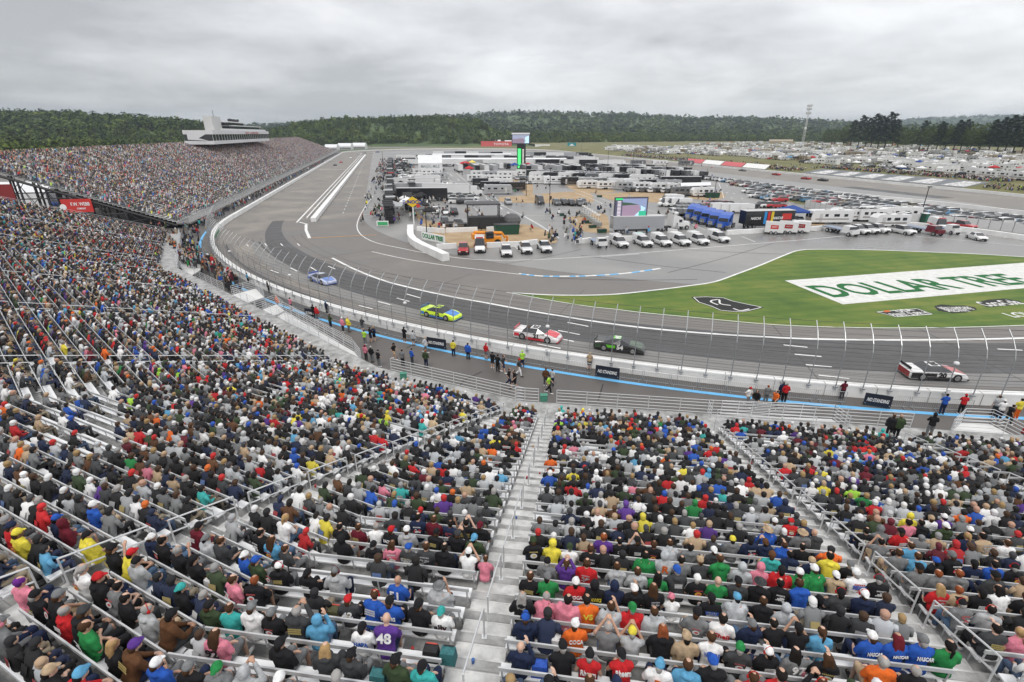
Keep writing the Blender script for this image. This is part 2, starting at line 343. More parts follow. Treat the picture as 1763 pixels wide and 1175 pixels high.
# painted restart dashes
b = MB()
for a, c in (((977, 556), (1013, 563)), ((961, 570), (998, 577)), ((960, 583), (988, 589)), ((925, 593), (965, 601)), ((1349, 595), (1390, 599)), ((1368, 611), (1414, 615)), ((1387, 629), (1432, 633)), ((1409, 647), (1462, 653)), ((1717, 602), (1760, 604)), ((700, 507), (724, 514)), ((683, 514), (705, 520)), ((651, 520), (674, 526)), ((618, 527), (642, 533)), ((565, 459), (577, 464)), ((535, 461), (545, 467)), ((500, 462), (512, 468)), ((466, 466), (480, 471)), ((424, 421), (428, 425)), ((456, 420), (459, 424)), ((483, 420), (487, 424)), ((512, 420), (516, 424))): b.sweep(S(a, c), [(-.11, .045), (.11, .045), (.11, .05), (-.11, .05)])
b.build('lane_dashes', paint, kind='structure')
# infield dirt patches and service roads
for i, q in enumerate([((683, 330), (700, 322), (735, 380), (905, 387), (960, 416), (900, 420), (760, 415)), ((858, 340), (1000, 330), (1022, 345), (1000, 350), (872, 349)), ((1024, 334), (1150, 330), (1180, 345), (1130, 349), (1060, 347)),
        ((975, 375), (1040, 368), (1050, 400), (1060, 402), (1000, 398)), ((1200, 333), (1240, 331), (1247, 341), (1215, 345), (1185, 340)), ((880, 310), (910, 308), (918, 330), (905, 336)), ((970, 318), (1020, 318), (1060, 330), (1000, 332)),
        ((1288, 333), (1300, 336), (1420, 360), (1500, 372), (1640, 382), (1763, 398), (1763, 388), (1560, 355), (1400, 335)), ((1330, 378), (1400, 380), (1420, 388), (1350, 388))]):
    flat('dirt_patch', [p for p in smooth(S(*q)+[G(*q[0])], 4)][:-1], .036+i*.0008, dirt if i != 7 else rough_g)
b = MB()
def rl(pts, wd=.18): b.sweep(smooth(S(*pts), 4), [(-wd/2, .05), (wd/2, .05), (wd/2, .054), (-wd/2, .054)])
for p in (((764, 298), (800, 340), (850, 392), (903, 440)), ((785, 298), (830, 335), (900, 372), (962, 410)), ((903, 372), (950, 372), (1000, 369)), ((903, 373), (930, 388), (962, 411)), ((852, 340), (868, 355), (890, 357)), ((990, 332), (1035, 350), (1025, 353)),
          ((1000, 330), (1060, 352)), ((1115, 362), (1165, 377), (1215, 397)), ((1237, 315), (1243, 330), (1246, 342)), ((1282, 325), (1290, 340), (1310, 345)), ((938, 366), (1050, 357)), ((740, 378), (828, 378)), ((648, 345), (682, 345)), ((642, 352), (680, 352)), ((634, 358), (678, 358)), ((627, 370), (676, 370))): rl(p)
for i in range(9):
    t = i/9; rl(((775+75*t+4*i, 300+74*t), (779+75*t+4*i, 304+74*t)), .25)
for x, y in ((1250, 320), (1262, 321), (1250, 332), (1262, 333), (1258, 341), (1276, 342)): rl(((x, y), (x+3, y+1)), .4)
b.build('service_road_lines', paint, kind='structure')
# pit road: dashed lane line, track side white lines
b = MB(); 
for i in range(34): b.sweep([OV(-97.3, 4+i*7), OV(-97.3, 6.6+i*7)], [(-.1, .05), (.1, .05), (.1, .054), (-.1, .054)])
b.sweep([OV(-107.3, -9), OV(-103.3, 445)], [(-.22, .05), (.22, .05), (.22, .054), (-.22, .054)])
b.sweep(S((515, 383), (530, 387)), [(-.22, .05), (.22, .05), (.22, .054), (-.22, .054)])
b.sweep(S((527, 387), (527, 397), (533, 411)), [(-.3, .05), (.3, .05), (.3, .054), (-.3, .054)])
b.sweep([OV(-122.6, 190), OV(-104.6, 190)], [(-.5, .05), (.5, .05), (.5, .054), (-.5, .054)])
b.build('pit_road_lines', paint, kind='structure')
# blue no-standing line on the walkway
b = MB(); b.strip(arc(125.85, -60, -160, 120), arc(126.3, -60, -160, 120), .006); b.build('blue_line', bluep, kind='structure')
# damp expansion cracks on the walkway
crk = mat('crack_sealer', (.03, .028, .027), .7); b = MB()
for q in (((1038, 662), (1030, 690)), ((830, 640), (800, 655), (790, 668)), ((1290, 680), (1310, 700)), ((1393, 640), (1396, 655), (1392, 672)), ((734, 575), (715, 590), (700, 600)), ((1520, 700), (1545, 716)), ((640, 560), (652, 575))):
    b.sweep(smooth(S(*q), 4), [(-.05, .003), (.05, .003), (.05, .005), (-.05, .005)])
b.build('asphalt_seams', crk, kind='structure')
# painted sponsor panel on the grass
pA, pB, pC = G(1351, 484), G(1699, 458), G(1451, 525)
pw = mat('white_turf_paint', (.62, .62, .60), .85, noise=.12, nscale=1.2)
pv = (pB-pA); ph = (pC-pA); pn = pv.normalized(); 
LEN = 64.0; pv2 = pn*LEN; hgt = ph-pn*ph.dot(pn)
b = MB(); b.add([(p.x, p.y, .05) for p in (pA, pC, pC+pn*(LEN*.9), pA+pv2)], [(0, 1, 2, 3)]); b.build('turf_panel', pw, kind='structure')

# rubbered groove, seams and tyre marks round the near turn
rub = mat('rubbered_groove', (.062, .061, .060), .55, noise=.25, nscale=.5); seam = mat('paving_seam', (.035, .034, .034), .6)
b = MB()
for r0, w_ in ((112.6, .5), (114.1, .7), (115.6, .45), (121.5, .35)): b.strip(arc(r0, -30, -150, 120), arc(r0+w_, -30, -150, 120), .0285)
b.build('tyre_groove', rub, kind='structure')
b = MB()
for r0 in (107.4, 109.2, 112.0, 113.4, 115.2, 116.7, 119.6, 122.0): b.strip(arc(r0, -30, -152, 150), arc(r0+.05, -30, -152, 150), .031)
for a in (-58, -66, -79.5, -92.6, -101, -113.5, -124, -139): b.strip([C1+Vector((math.cos(R(a+q*.02)), math.sin(R(a+q*.02))))*(100+q*3.9) for q in range(7)], [C1+Vector((math.cos(R(a+.03+q*.02)), math.sin(R(a+.03+q*.02))))*(100+q*3.9) for q in range(7)], .032)
for x0, y0, x1, y1 in ((560, 330, 640, 331), (540, 355, 615, 356), (930, 380, 1010, 379), (870, 455, 1000, 430), (1100, 425, 1400, 440), (1150, 470, 1330, 420), (960, 480, 1200, 482), (1000, 440, 1250, 470)): b.sweep(smooth([G(x0, y0), G((x0+x1)/2, (y0+y1)/2+2), G(x1, y1)], 4), [(-.05, .046), (.05, .046), (.05, .049), (-.05, .049)])
b.build('paving_seams', seam, kind='structure')
# ================================================================ lettering on the turf panel, emblems on the grass
ang = math.atan2(pn.y, pn.x)
def turf_text(s, c_px, l_px, r_px, hpx, m, **k):
    pass
def on_ground(s, pl, pr, h, z, m, name, wid=None, bold=.03, shear=0.0, **k):
    """text whose baseline-centre runs between two ground points"""
    a, c = Vector(pl), Vector(pr); d = c-a; L = d.length
    o = text(s, 1.0, m, name, bold=bold, shear=shear, ext=.002, **k); xs = [v.co.x for v in o.data.vertices]; ysl = [v.co.y for v in o.data.vertices]
    w_ = max(xs)-min(xs); hh = max(ysl)-min(ysl); o.data.transform(Matrix.Translation((-(max(xs)+min(xs))/2, -(max(ysl)+min(ysl))/2, 0))); o.data.transform(Matrix.Diagonal((L/w_, h/hh, 1, 1)))
    mid = (a+c)/2; o.location = (mid.x, mid.y, z); o.rotation_euler = (0, 0, math.atan2(d.y, d.x)); return o
l0, l1 = G(1409, 503), G(1757, 480)
on_ground('DOLLAR TREE', l0, l1, 5.6, .07, mat('turf_green_paint', (.004, .115, .022), .9), 'turf_lettering', bold=.022, kind='structure')
blackp = mat('black_turf_paint', (.016, .017, .016), .9); wp = mat('white_logo_paint', (.66, .66, .64), .9)
def emblem(name, quad, label, txts, border=True, m0=blackp):
    t = thing(name, label, 'painted emblem', (0, 0, 0)); q = S(*quad); c = sum(q, Vector((0, 0, 0)))/len(q)
    b = MB(); b.add([(p.x, p.y, .048) for p in q], [tuple(range(len(q)))]); b.build('painted_shape', m0, t)
    b = MB(); ip = [(p-c)*.93+c for p in q]
    if border:
        for i in range(len(ip)): b.sweep([ip[i], ip[(i+1) % len(ip)]], [(-.07, .052), (.07, .052), (.07, .055), (-.07, .055)])
        b.build('outline', wp, t)
    for (s, a, d, h, mm) in txts:
        on_ground(s, G(*a), G(*d), h, .060, mm, 'lettering', bold=.02, parent=t)
    return t
emblem('black_emblem', ((1190, 512), (1213, 511), (1245, 513), (1262, 519), (1290, 525), (1315, 530), (1310, 532), (1285, 538), (1262, 538), (1240, 536), (1222, 528), (1200, 521)), 'long black emblem with a white outline painted on the grass near its narrow tip', [])
b = MB()
for q in (((1226, 518), (1238, 517), (1240, 524), (1258, 527)), ((1226, 518), (1224, 521), (1236, 526)), ((1262, 532), (1275, 536), (1290, 533))): b.sweep(smooth(S(*q), 3), [(-.12, .06), (.12, .06), (.12, .064), (-.12, .064)])
b.build('white_mark', wp, bpy.data.objects['black_emblem'])
emblem('sponsor_emblem', ((1506, 538), (1580, 532), (1608, 542), (1542, 547)), 'black and white box emblem with an orange flash below the white panel', [('PAINT SUPPLY', (1535, 543.5), (1598, 540), 1.1, wp), ('USA', (1542, 537), (1570, 534.5), .9, wp)])
b = MB(); b.add([(p.x, p.y, .062) for p in S((1520, 536), (1530, 535), (1533, 538), (1523, 539))], [(0, 1, 2, 3)]); b.build('orange_flash', mat('orange_turf_paint', (.5, .12, .03), .9), bpy.data.objects['sponsor_emblem'])
emblem('crest_emblem', ((1608, 528), (1620, 525), (1640, 527), (1660, 527), (1678, 530), (1682, 534), (1662, 539), (1640, 540), (1615, 536)), 'rounded black and white crest painted on the grass between the box emblem and script', [('NEW HAMPSHIRE', (1618, 532), (1672, 531.5), 1.1, wp), ('SPEEDWAY', (1628, 536), (1668, 535.5), .9, wp)], False)
emblem('script_emblem', ((1681, 522), (1700, 517), (1730, 515), (1755, 519), (1762, 523), (1735, 527), (1700, 530)), 'black emblem with white flowing script lettering below the end of the white panel', [('Coca-Cola', (1688, 525), (1752, 520.5), 1.9, wp)], False)
emblem('edge_emblem', ((1727, 542), (1763, 538), (1790, 538), (1790, 546), (1750, 548)), 'white letter painted on the grass at the frame edge under the script emblem', [('LOWE', (1735, 544), (1800, 540), 1.6, wp)], False, grassm)
# ================================================================ outer wall and catch fence
path = oval(123.5, step=2)
t = thing('track_wall', 'long white concrete wall curving round the outside of the track', 'wall')
b = MB(); b.sweep(path, [(0, 0), (-.75, 0), (-.75, 1.0), (0, 1.0)], closed=True); wl = b.build('barrier', concw, t)
b = MB(); jnt = mat('barrier_joint', (.30, .30, .30), .8)
for i in range(60):
    a = R(-62-i*1.78); p = Vector((C1.x+124.26*math.cos(a), C1.y+124.26*math.sin(a))); b.box((p.x, p.y, .5), (.02, .06, .98), 0, a+math.pi/2)
    b.box((C1.x+123.9*math.cos(a), C1.y+123.9*math.sin(a), 1.005), (.06, .5, .008), 0, a+math.pi/2)
b.build('joint_strip', jnt, t)
# catch fence: curved posts with cables and mesh
fence = thing('catch_fence', 'tall wire catch fence on curved steel posts above the white track wall', 'fence')
wire = mat('fence_wire', (.14, .14, .145), .5, .5)
def fpost(p, inn, H=6.0, ov=1.5):
    pts = []
    for k in range(9):
        s = k/8; h = .9+(H-.9)*s; o = 0 if s < .55 else ov*((s-.55)/.45)**2
        pts.append((p[0]+inn.x*o, p[1]+inn.y*o, h))
    return pts
fp = []
angs = [-62-i*.925 for i in range(111)]
for a in angs:
    a = R(a); rd = Vector((math.cos(a), math.sin(a))); p = C1+rd*124.4; fp.append((p, -rd))
for i in range(98):
    p = OV(-124.4, 3+i*4.8); fp.append((p, W))
posts = []
for i, (p, inn) in enumerate(fp):
    pts = fpost(p, inn); posts.append(pts)
    if 14 <= i < 112:
        b = MB(); b.tube(pts, .042, 5); b.box((p[0], p[1], .9), (.25, .25, .1)); b.build('post', steel, fence)
b = MB()
for i in list(range(14))+list(range(112, len(posts))): b.tube(posts[i], .045, 4)
b.build('far_posts', steel, fence, kind='stuff')
b = MB()
for lv in [0.25, .5, .75, 1, 1.3, 1.6, 2, 2.4, 2.8, 3.2, 3.6, 4.0, 4.4, 4.8, 5.2, 5.6, 5.95]:
    pl = []
    for pts in posts:
        hh = .9+lv*5.1/6.0; j = min(7, int((hh-.9)/5.1*8)); f = (hh-.9)/5.1*8-j
        pl.append(tuple(pts[j][c]*(1-f)+pts[min(8, j+1)][c]*f for c in range(3)))
    r_ = .011 if lv not in (2, 4, 5.95) else .018
    for i in range(len(pl)-1): b.cone(pl[i], pl[i+1], r_, r_, 3, caps=False)
b.build('cables', wire, fence)
# white junction boxes and ball cameras on some posts
bx = mat('white_plastic', (.7, .7, .7), .4); b = MB()
for i in (24, 38, 54, 62, 72, 82):
    p, inn = fp[i]; b = MB(); b.ell((p[0], p[1], 3.6), (.20, .20, .16)); b.box((p[0]-inn.x*.2, p[1]-inn.y*.2, 1.3), (.2, .2, .26)); b.build('camera_housing', bx, fence)
# ================================================================ near grandstand, bent round the turn
T0, T1, T2, T3 = R(8), R(25.5), R(42), R(59.5)
def dv(a): return Vector((-math.cos(a), math.sin(a)))
V1 = Vector((0.2, 30.0)); V0 = V1-dv(T0)*45; V2 = V1+dv(T1)*14; V3 = V2+dv(T2)*51; V4 = V3+dv(T3)*32
VS = [V0, V1, V2, V3, V4]; SEG = []
for i in range(4):
    t_ = (VS[i+1]-VS[i]).normalized(); SEG.append((VS[i], t_, Vector((-t_.y, t_.x)), (VS[i+1]-VS[i]).length))
def miter(i):
    if i == 0: return SEG[0][2]
    if i == 4: return SEG[3][2]
    a, b = SEG[i-1][2], SEG[i][2]; return (a+b)/(1+a.dot(b))
MIT = [miter(i) for i in range(5)]
RD, RH, FZ, NROW = .80, .264, 2.10, 35
AISLES = {0: [42.8, 32.4, 21.2, 10.0], 1: [.4], 2: [3.0, 17.6, 32.0, 45.0], 3: [3.0, 17.5]}; AW = 1.15
def sp(i, s, e): return SEG[i][0]+SEG[i][1]*e+SEG[i][2]*s
def elim(i, s): return s*MIT[i].dot(SEG[i][1]), SEG[i][3]+s*MIT[i+1].dot(SEG[i][1])
def loc_of(i, p): d = Vector(p[:2])-SEG[i][0]; return d.dot(SEG[i][2]), d.dot(SEG[i][1])
def intervals(i, s):
    a, b = elim(i, s); cuts = [x for x in AISLES[i] if a-AW < x < b+AW]; o = []; x = a
    for c in sorted(cuts):
        if c-AW/2 > x: o.append((x, c-AW/2))
        x = max(x, c+AW/2)
    if x < b: o.append((x, b))
    return o
def vline(s): return [VS[i]+MIT[i]*s for i in range(5)]
stand = thing('grandstand', 'near aluminium grandstand of stepped bench rows bending round the turn', 'grandstand', (0, 0, 0))
tread = bpy.data.materials.new('aluminium_decking'); tread.use_nodes = True; tt = tread.node_tree; tb = tt.nodes['Principled BSDF']; tb.inputs['Roughness'].default_value = .45
g_ = tt.nodes.new('ShaderNodeNewGeometry'); n_ = tt.nodes.new('ShaderNodeTexNoise'); n_.inputs['Scale'].default_value = 1.1; n_.inputs['Detail'].default_value = 8; n_.inputs['Roughness'].default_value = .7; tt.links.new(g_.outputs['Position'], n_.inputs['Vector'])
r_ = tt.nodes.new('ShaderNodeValToRGB'); tt.links.new(n_.outputs['Fac'], r_.inputs[0]); r_.color_ramp.elements[0].position = .35; r_.color_ramp.elements[0].color = (.17, .168, .163, 1); r_.color_ramp.elements[1].position = .62; r_.color_ramp.elements[1].color = (.43, .43, .425, 1); tt.links.new(r_.outputs[0], tb.inputs['Base Color'])
b = MB()
for k in range(NROW):
    s0, s1 = RD*k, RD*(k+1); z = FZ+RH*k; a, c = vline(s0), vline(s1)
    for j in range(3):    # three planks per tread with narrow gaps
        f0, f1 = s0+(s1-s0)*j/3+.004, s0+(s1-s0)*(j+1)/3-.004; b.strip(vline(f0), vline(f1), z)
    b.strip(a, c, z-.03)
    n = len(a); vs = [(p.x, p.y, z-RH-.03) for p in a]+[(p.x, p.y, z) for p in a]; b.add(vs, [(i, i+1, n+i+1, n+i) for i in range(n-1)])
b.strip(vline(-2.4), vline(0), FZ-.12)
dk = b.build('deck', tread, stand)
b = MB(); a = vline(-2.4); n = len(a); b.add([(p.x, p.y, .0) for p in a]+[(p.x, p.y, FZ-.10) for p in a], [(i, i+1, n+i+1, n+i) for i in range(n-1)])
for s_, i_ in ((NROW*RD, 4),):
    pass
# end wall of the stand at V4
for k in range(NROW):
    p, q = sp(3, RD*k, SEG[3][3]), sp(3, RD*(k+1), SEG[3][3]); b.add([(p.x, p.y, FZ+RH*k-1.0), (q.x, q.y, FZ+RH*k-1.0), (q.x, q.y, FZ+RH*k), (p.x, p.y, FZ+RH*k)], [(0, 1, 2, 3)])
b.build('fascia', alu, stand)
# half steps in the aisles
stepm = alu_w; b = MB()
for i in range(4):
    for e in AISLES[i]:
        for k in range(NROW):
            a0, b0 = elim(i, RD*k)
            if not (a0-.3 < e < b0+.3): continue
            p = sp(i, RD*k+.6, e); rz = math.atan2(SEG[i][1].y, SEG[i][1].x); b.box((p.x, p.y, FZ+RH*k+.066), (AW, .4, .13), 0, rz)
            b.box((p.x-SEG[i][2].x*.19, p.y-SEG[i][2].y*.19, FZ+RH*k+.134), (AW, .04, .006), 0, rz); q = sp(i, RD*k+.02, e); b.box((q.x, q.y, FZ+RH*k+.004), (AW, .05, .006), 0, rz)
b.build('aisle_steps', mat('aisle_step_aluminium', (.55, .55, .54), .45, noise=.22, nscale=2.5), stand)
# benches: one part per row, its back rail a sub-part
for k in range(NROW):
    z = FZ+RH*k; b = MB(); c = MB()
    for i in range(4):
        rz = math.atan2(SEG[i][1].y, SEG[i][1].x)
        for (x0, x1) in intervals(i, RD*k+.5):
            if x1-x0 < .6: continue
            p = sp(i, RD*k+.48, (x0+x1)/2); b.box((p.x, p.y, z+.43), (x1-x0, .29, .045), 0, rz)
            q = sp(i, RD*k+.71, (x0+x1)/2); c.box((q.x, q.y, z+.79), (x1-x0, .035, .10), 0, rz); 
            m_ = max(1, round((x1-x0)/1.3)); 
            for j in range(m_+1):
                e = x0+.06+(x1-x0-.12)*j/m_; p1, p2, p3 = sp(i, RD*k+.40, e), sp(i, RD*k+.66, e), sp(i, RD*k+.69, e)
                c.tube([(p1.x, p1.y, z+.0), (p1.x, p1.y, z+.39), (p2.x, p2.y, z+.39), (p3.x, p3.y, z+.78)], .021, 4)
    if b.v:
        br = b.build('bench_row', alu_w, stand); c.build('back_rail', alu, br)
# front railing
def railing(name, pts, z, m, parent, hs=(.15, .4, .65, .9, 1.12), step=2.0, r=.022, **k):
    b = MB(); P = [Vector((p[0], p[1], (p[2] if len(p) > 2 else z))) for p in pts]
    for h in hs: b.tube([(p.x, p.y, p.z+h) for p in P], r, 5)
    for a, c in zip(P[:-1], P[1:]):
        n = max(1, round((c-a).length/step))
        for j in range(n+1): q = a+(c-a)*j/n; b.cone((q.x, q.y, q.z), (q.x, q.y, q.z+hs[-1]), r*1.1, r*1.1, 5)
    return b.build(name, m, parent, **k)
def fr(i, e0, e1, s=-2.33): return [sp(i, s, e0), sp(i, s, e1)]
dz = FZ-.12
for i, e0, e1 in ((0, 0, 12), (0, 13.5, 16.5), (0, 19, 31.0), (0, 31.6, 42.3), (0, 43.6, 45.3), (1, .3, 12.3), (2, 10, 22), (2, 24, 30), (2, 33, 43), (3, 0, 12), (3, 14, 31)):
    railing('front_railing', fr(i, e0, e1), dz, railm, stand)
# handrails in the aisles
def hrail(i, e, k0, side):
    s0, s1 = RD*k0+.1, RD*(k0+2)+.4; z0, z1 = FZ+RH*k0, FZ+RH*(k0+2); b = MB()
    p, q = sp(i, s0, e), sp(i, s1, e); r = .024
    A = [(p.x, p.y, z0), (p.x, p.y, z0+.92), (q.x, q.y, z1+.98), (q.x, q.y, z1)]
    b.tube(A, r, 6)
    if side: pm, qm = (p.x, p.y, z0+.5), (q.x, q.y, z1+.55); b.tube([pm, qm], r, 6)
    for c in (A[0], A[3]): b.box((c[0], c[1], c[2]+.01), (.12, .12, .015))
    b.build('handrail', railm, stand)
for i in range(4):
    for e in AISLES[i]:
        cen = (i == 0 and e > 40)
        for k0 in (range(0, 33, 3)):
            a0, b0 = elim(i, RD*(k0+1))
            if a0 < e < b0: hrail(i, e if cen else (e+.42 if i > 0 else e-.42), k0, not cen)
# ramps and platforms in front of the stand
def platform(name, quad_px, z, label, rails, zr=None, m=tread):
    t = thing(name, label, 'access ramp'); q = S(*quad_px, z=z); b = MB(); b.prism([(p.x, p.y) for p in q], z-.12, z); b.build('deck', m, t)
    for rp in rails: railing('railing', S(*rp, z=z), z, railm, t)
    for p in q: 
        b = MB(); b.cone((p.x, p.y, 0), (p.x, p.y, z-.12), .06, .06, 6); b.build('leg', steel, t)
    return t
tw = mat('pale_ramp_decking', (.62, .62, .61), .5, noise=.07, nscale=1)
platform('access_ramp', ((1222, 728), (1216, 713), (1432, 722), (1462, 745), (1400, 742)), 1.6, 'pale ramp with long railing on the walkway below the wide right seating block', [((1222, 728), (1216, 713), (1432, 722), (1458, 742)), ((1232, 730), (1400, 744))], m=tw)
platform('access_ramp', ((1634, 748), (1655, 728), (1702, 730), (1763, 760), (1740, 775), (1640, 772)), 1.5, 'small pale stair landing at the foot of the stand near the frame edge', [((1634, 748), (1655, 728), (1702, 730), (1763, 762))], m=tw)
platform('access_ramp', ((478, 545), (490, 537), (610, 606), (622, 622), (580, 642), (540, 600)), 1.5, 'long pale sloping ramp beside the walkway, beyond the left seating block', [((478, 545), (490, 537), (610, 606), (622, 622)), ((492, 552), (585, 608))], m=tw)
platform('access_ramp', ((400, 508), (440, 497), (455, 512), (415, 525)), 1.5, 'upper small landing with railings beside the walkway curve', [((400, 508), (440, 497), (455, 512))], m=tw)
platform('access_ramp', ((440, 538), (476, 524), (490, 536), (450, 552)), 1.5, 'lower small landing with railings between the long ramp and upper landing', [((440, 538), (476, 524), (490, 536))], m=tw)
platform('access_ramp', ((272, 412), (290, 410), (350, 462), (330, 474), (318, 470)), 1.0, 'bright concrete ramp leading up from the gap between the two grandstands', [((290, 410), (350, 462)), ((272, 412), (318, 470)), ((281, 411), (335, 468))], m=tw)
railing_t = thing('walkway_railing', 'long sloping guard rail standing on the walkway beside the pale ramp', 'railing')
railing('rail', S((500, 540), (608, 600), z=.0), 0, railm, railing_t, hs=(.5, .7, .9, 1.1))
end_t = thing('stand_end_railing', 'pale railing along the far end of the near grandstand', 'railing')
railing('rail', [(*sp(3, s, SEG[3][3]-.05), FZ+RH*s/RD) for s in np.linspace(0, NROW*RD, 15)], 0, railm, end_t, hs=(.3, .6, .9, 1.15))
# ================================================================ main grandstand along the front stretch
P0 = Vector((-76, 116)); NU = -W
def ms(a, t): return P0+U*a+NU*t
MROW, MD, MH, MZ, ML = 46, .82, .306, 1.5, 505.0
main = thing('grandstand', 'huge main grandstand packed with spectators along the front stretch', 'grandstand')
b = MB()
for k in range(MROW):
    z = MZ+MH*k; p0, p1, q1, q0 = ms(0, k*MD), ms(ML, k*MD), ms(ML, (k+1)*MD), ms(0, (k+1)*MD)
    b.add([(p0.x, p0.y, z-MH), (p1.x, p1.y, z-MH), (p1.x, p1.y, z), (p0.x, p0.y, z), (q1.x, q1.y, z), (q0.x, q0.y, z)], [(0, 1, 2, 3), (3, 2, 4, 5)])
    for h, w_ in ((.43, .26),): r0, r1, s1, s0 = ms(.2, k*MD+.4), ms(ML-.2, k*MD+.4), ms(ML-.2, k*MD+.66), ms(.2, k*MD+.66); b.add([(r0.x, r0.y, z+h), (r1.x, r1.y, z+h), (s1.x, s1.y, z+h), (s0.x, s0.y, z+h)], [(0, 1, 2, 3)], 1)
b.build('deck', [mat('far_stand_decking', (.46, .46, .455), .5, noise=.2, nscale=.5), alu_w], main)
b = MB()
for k in (0,):
    q = [ms(0, -3), ms(ML, -3), ms(ML, 0), ms(0, 0)]; b.prism([(p.x, p.y) for p in q], .9, 1.2)
b.build('front_walkway', mat('worn_concrete', (.17, .165, .16), .8, noise=.2, nscale=.4), main)
railing('front_railing', [ms(-.5, -2.9), ms(ML, -2.9)], 1.2, railm, main, step=3.0)
railing('rear_railing', [ms(0, MROW*MD), ms(ML, MROW*MD)], MZ+MH*MROW-.3, steel, main, step=3.0)
# aisles handrails on the main stand
b = MB()
for j in range(34):
    a = 8+j*15
    for k in range(0, 44, 5):
        p, q = ms(a, k*MD), ms(a, (k+3)*MD); b.tube([(p.x, p.y, MZ+MH*k), (p.x, p.y, MZ+MH*k+.95), (q.x, q.y, MZ+MH*(k+3)+.95), (q.x, q.y, MZ+MH*(k+3))], .04, 4)
b.build('aisle_handrails', railm, main, kind='stuff')
# support steel at the near end
TH = MROW*MD; sl = MH/MD
for a in (0.3, 7, 14, 22, 30, 40):
    b = MB(); p, q = ms(a, 0), ms(a, TH); b.tube([(p.x, p.y, MZ-.9), (q.x, q.y, MZ-.9+sl*TH)], .28, 4); b.build('raker_beam', dark, main)
    for t_ in (5, 9.5, 14, 18.5, 23, 27.5, 32, 36.5):
        p = ms(a, t_); z = MZ-.9+sl*t_
        if z > .8: c = MB(); c.box((p.x, p.y, z/2), (.3, .3, z), 0, TA); c.build('column', dark, main)
b = MB()
for a in (.3, 14, 30):
    tl = (5, 9.5, 14, 18.5, 23, 27.5, 32, 36.5)
    for t0, t1 in zip(tl[:-1], tl[1:]):
        p, q = ms(a, t0), ms(a, t1); z0, z1 = MZ-.9+sl*t0, MZ-.9+sl*t1
        b.tube([(p.x, p.y, .3), (q.x, q.y, z1*.95)], .07, 4); b.tube([(p.x, p.y, z0*.95), (q.x, q.y, z1*.45)], .07, 4)
    for h in (3.6, 7.2):
        t0 = (h-MZ+.9)/sl; p, q = ms(a, t0), ms(a, 36.5); b.tube([(p.x, p.y, h), (q.x, q.y, h)], .12, 4)
b.build('cross_bracing', dark, main)
# screen wall under the stand
b = MB(); p, q = ms(6, 1), ms(6, 12); b.add([(p.x, p.y, 0), (q.x, q.y, 0), (q.x, q.y, 4.2), (p.x, p.y, .8)], [(0, 1, 2, 3)]); b.build('under_screen', dark, main); b = MB()
p, q = ms(46, 1), ms(46, 40); b.add([(p.x, p.y, 0), (q.x, q.y, 0), (q.x, q.y, 6), (p.x, p.y, .8)], [(0, 1, 2, 3)]); b.build('under_screen', dark, main)
def RP(px, py, P, n):
    """where the view ray of a pixel meets the vertical plane through P with plan normal n"""
    u = (px-881.5)/FPX; v = (py-587.5)/FPX; d = Vector((u, cp-v*sp_, -(sp_+v*cp))); t_ = (P.x*n.x+P.y*n.y)/(d.x*n.x+d.y*n.y); return Vector((d.x*t_, d.y*t_, CAMZ+d.z*t_))
def vquad(px0, py0, px1, py1, P, n): return RP(px0, py0, P, n), RP(px1, py1, P, n)
def signboard(name, label, pxs, P, n, m, txts=(), cat='sign', depth=.15, posts=0, pcol=steel, border=None):
    """upright board facing the camera side on the plane (P,n); pxs=(x0,ytop,x1,ybottom)"""
    x0, y0, x1, y1 = pxs; a, c = RP(x0, (y0+y1)/2, P, n), RP(x1, (y0+y1)/2, P, n); top = RP((x0+x1)/2, y0, P, n).z; bot = RP((x0+x1)/2, y1, P, n).z
    mid = (a+c)/2; ln = (c-a).xy.length; h = top-bot; rz = math.atan2(c.y-a.y, c.x-a.x)
    t = thing(name, label, cat, (mid.x, mid.y, max(0, bot-0)), rz); t.location.z = bot
    b = MB(); b.box((0, depth/2, h/2), (ln, depth, h)); b.build('panel', m, t)
    if border: 
        b = MB()
        for zz in (.03*h, .97*h): b.box((0, -.02, zz), (ln, .05, .05*h))
        for xx in (-ln/2, ln/2): b.box((xx, -.02, h/2), (.04*h, .05, h))
        b.build('frame', border, t)
    for (s, fx, fz, fh, mm, fw) in txts:
        o = text(s, 1.0, mm, 'lettering', t, bold=.02, ext=.01); xs = [v.co.x for v in o.data.vertices]; zs = [v.co.y for v in o.data.vertices]
        ww, hh = max(xs)-min(xs), max(zs)-min(zs); o.data.transform(Matrix.Translation((-(max(xs)+min(xs))/2, -(max(zs)+min(zs))/2, 0))); o.data.transform(Matrix.Diagonal((fw*ln/ww, fh*h/hh, 1, 1)))
        o.rotation_euler = (math.pi/2, 0, 0); o.location = (fx*ln, -.03, fz*h)
    for j in range(posts):
        x = -ln/2+ln*(j+.5)/posts; b = MB(); b.box((x, depth+.1, -bot/2+h/2), (.18, .18, bot+h)); b.build('post', pcol, t)
    return t
red_s = mat('red_sign_paint', (.55, .035, .03), .5); wtxt = mat('white_lettering', (.8, .8, .8), .5)
sg = signboard('banner', 'red company banner hung under the end of the main grandstand', (106, 343, 159, 366), P0-U*.3, U, red_s, [('F.W. WEBB', .12, .62, .26, wtxt, .62), ('COMPANY', .12, .28, .14, wtxt, .30)])
b = MB(); b.cone((-2.6, -.02, 1.15), (-2.6, -.06, 1.15), .62, .62, 16); b.build('emblem', wtxt, sg)
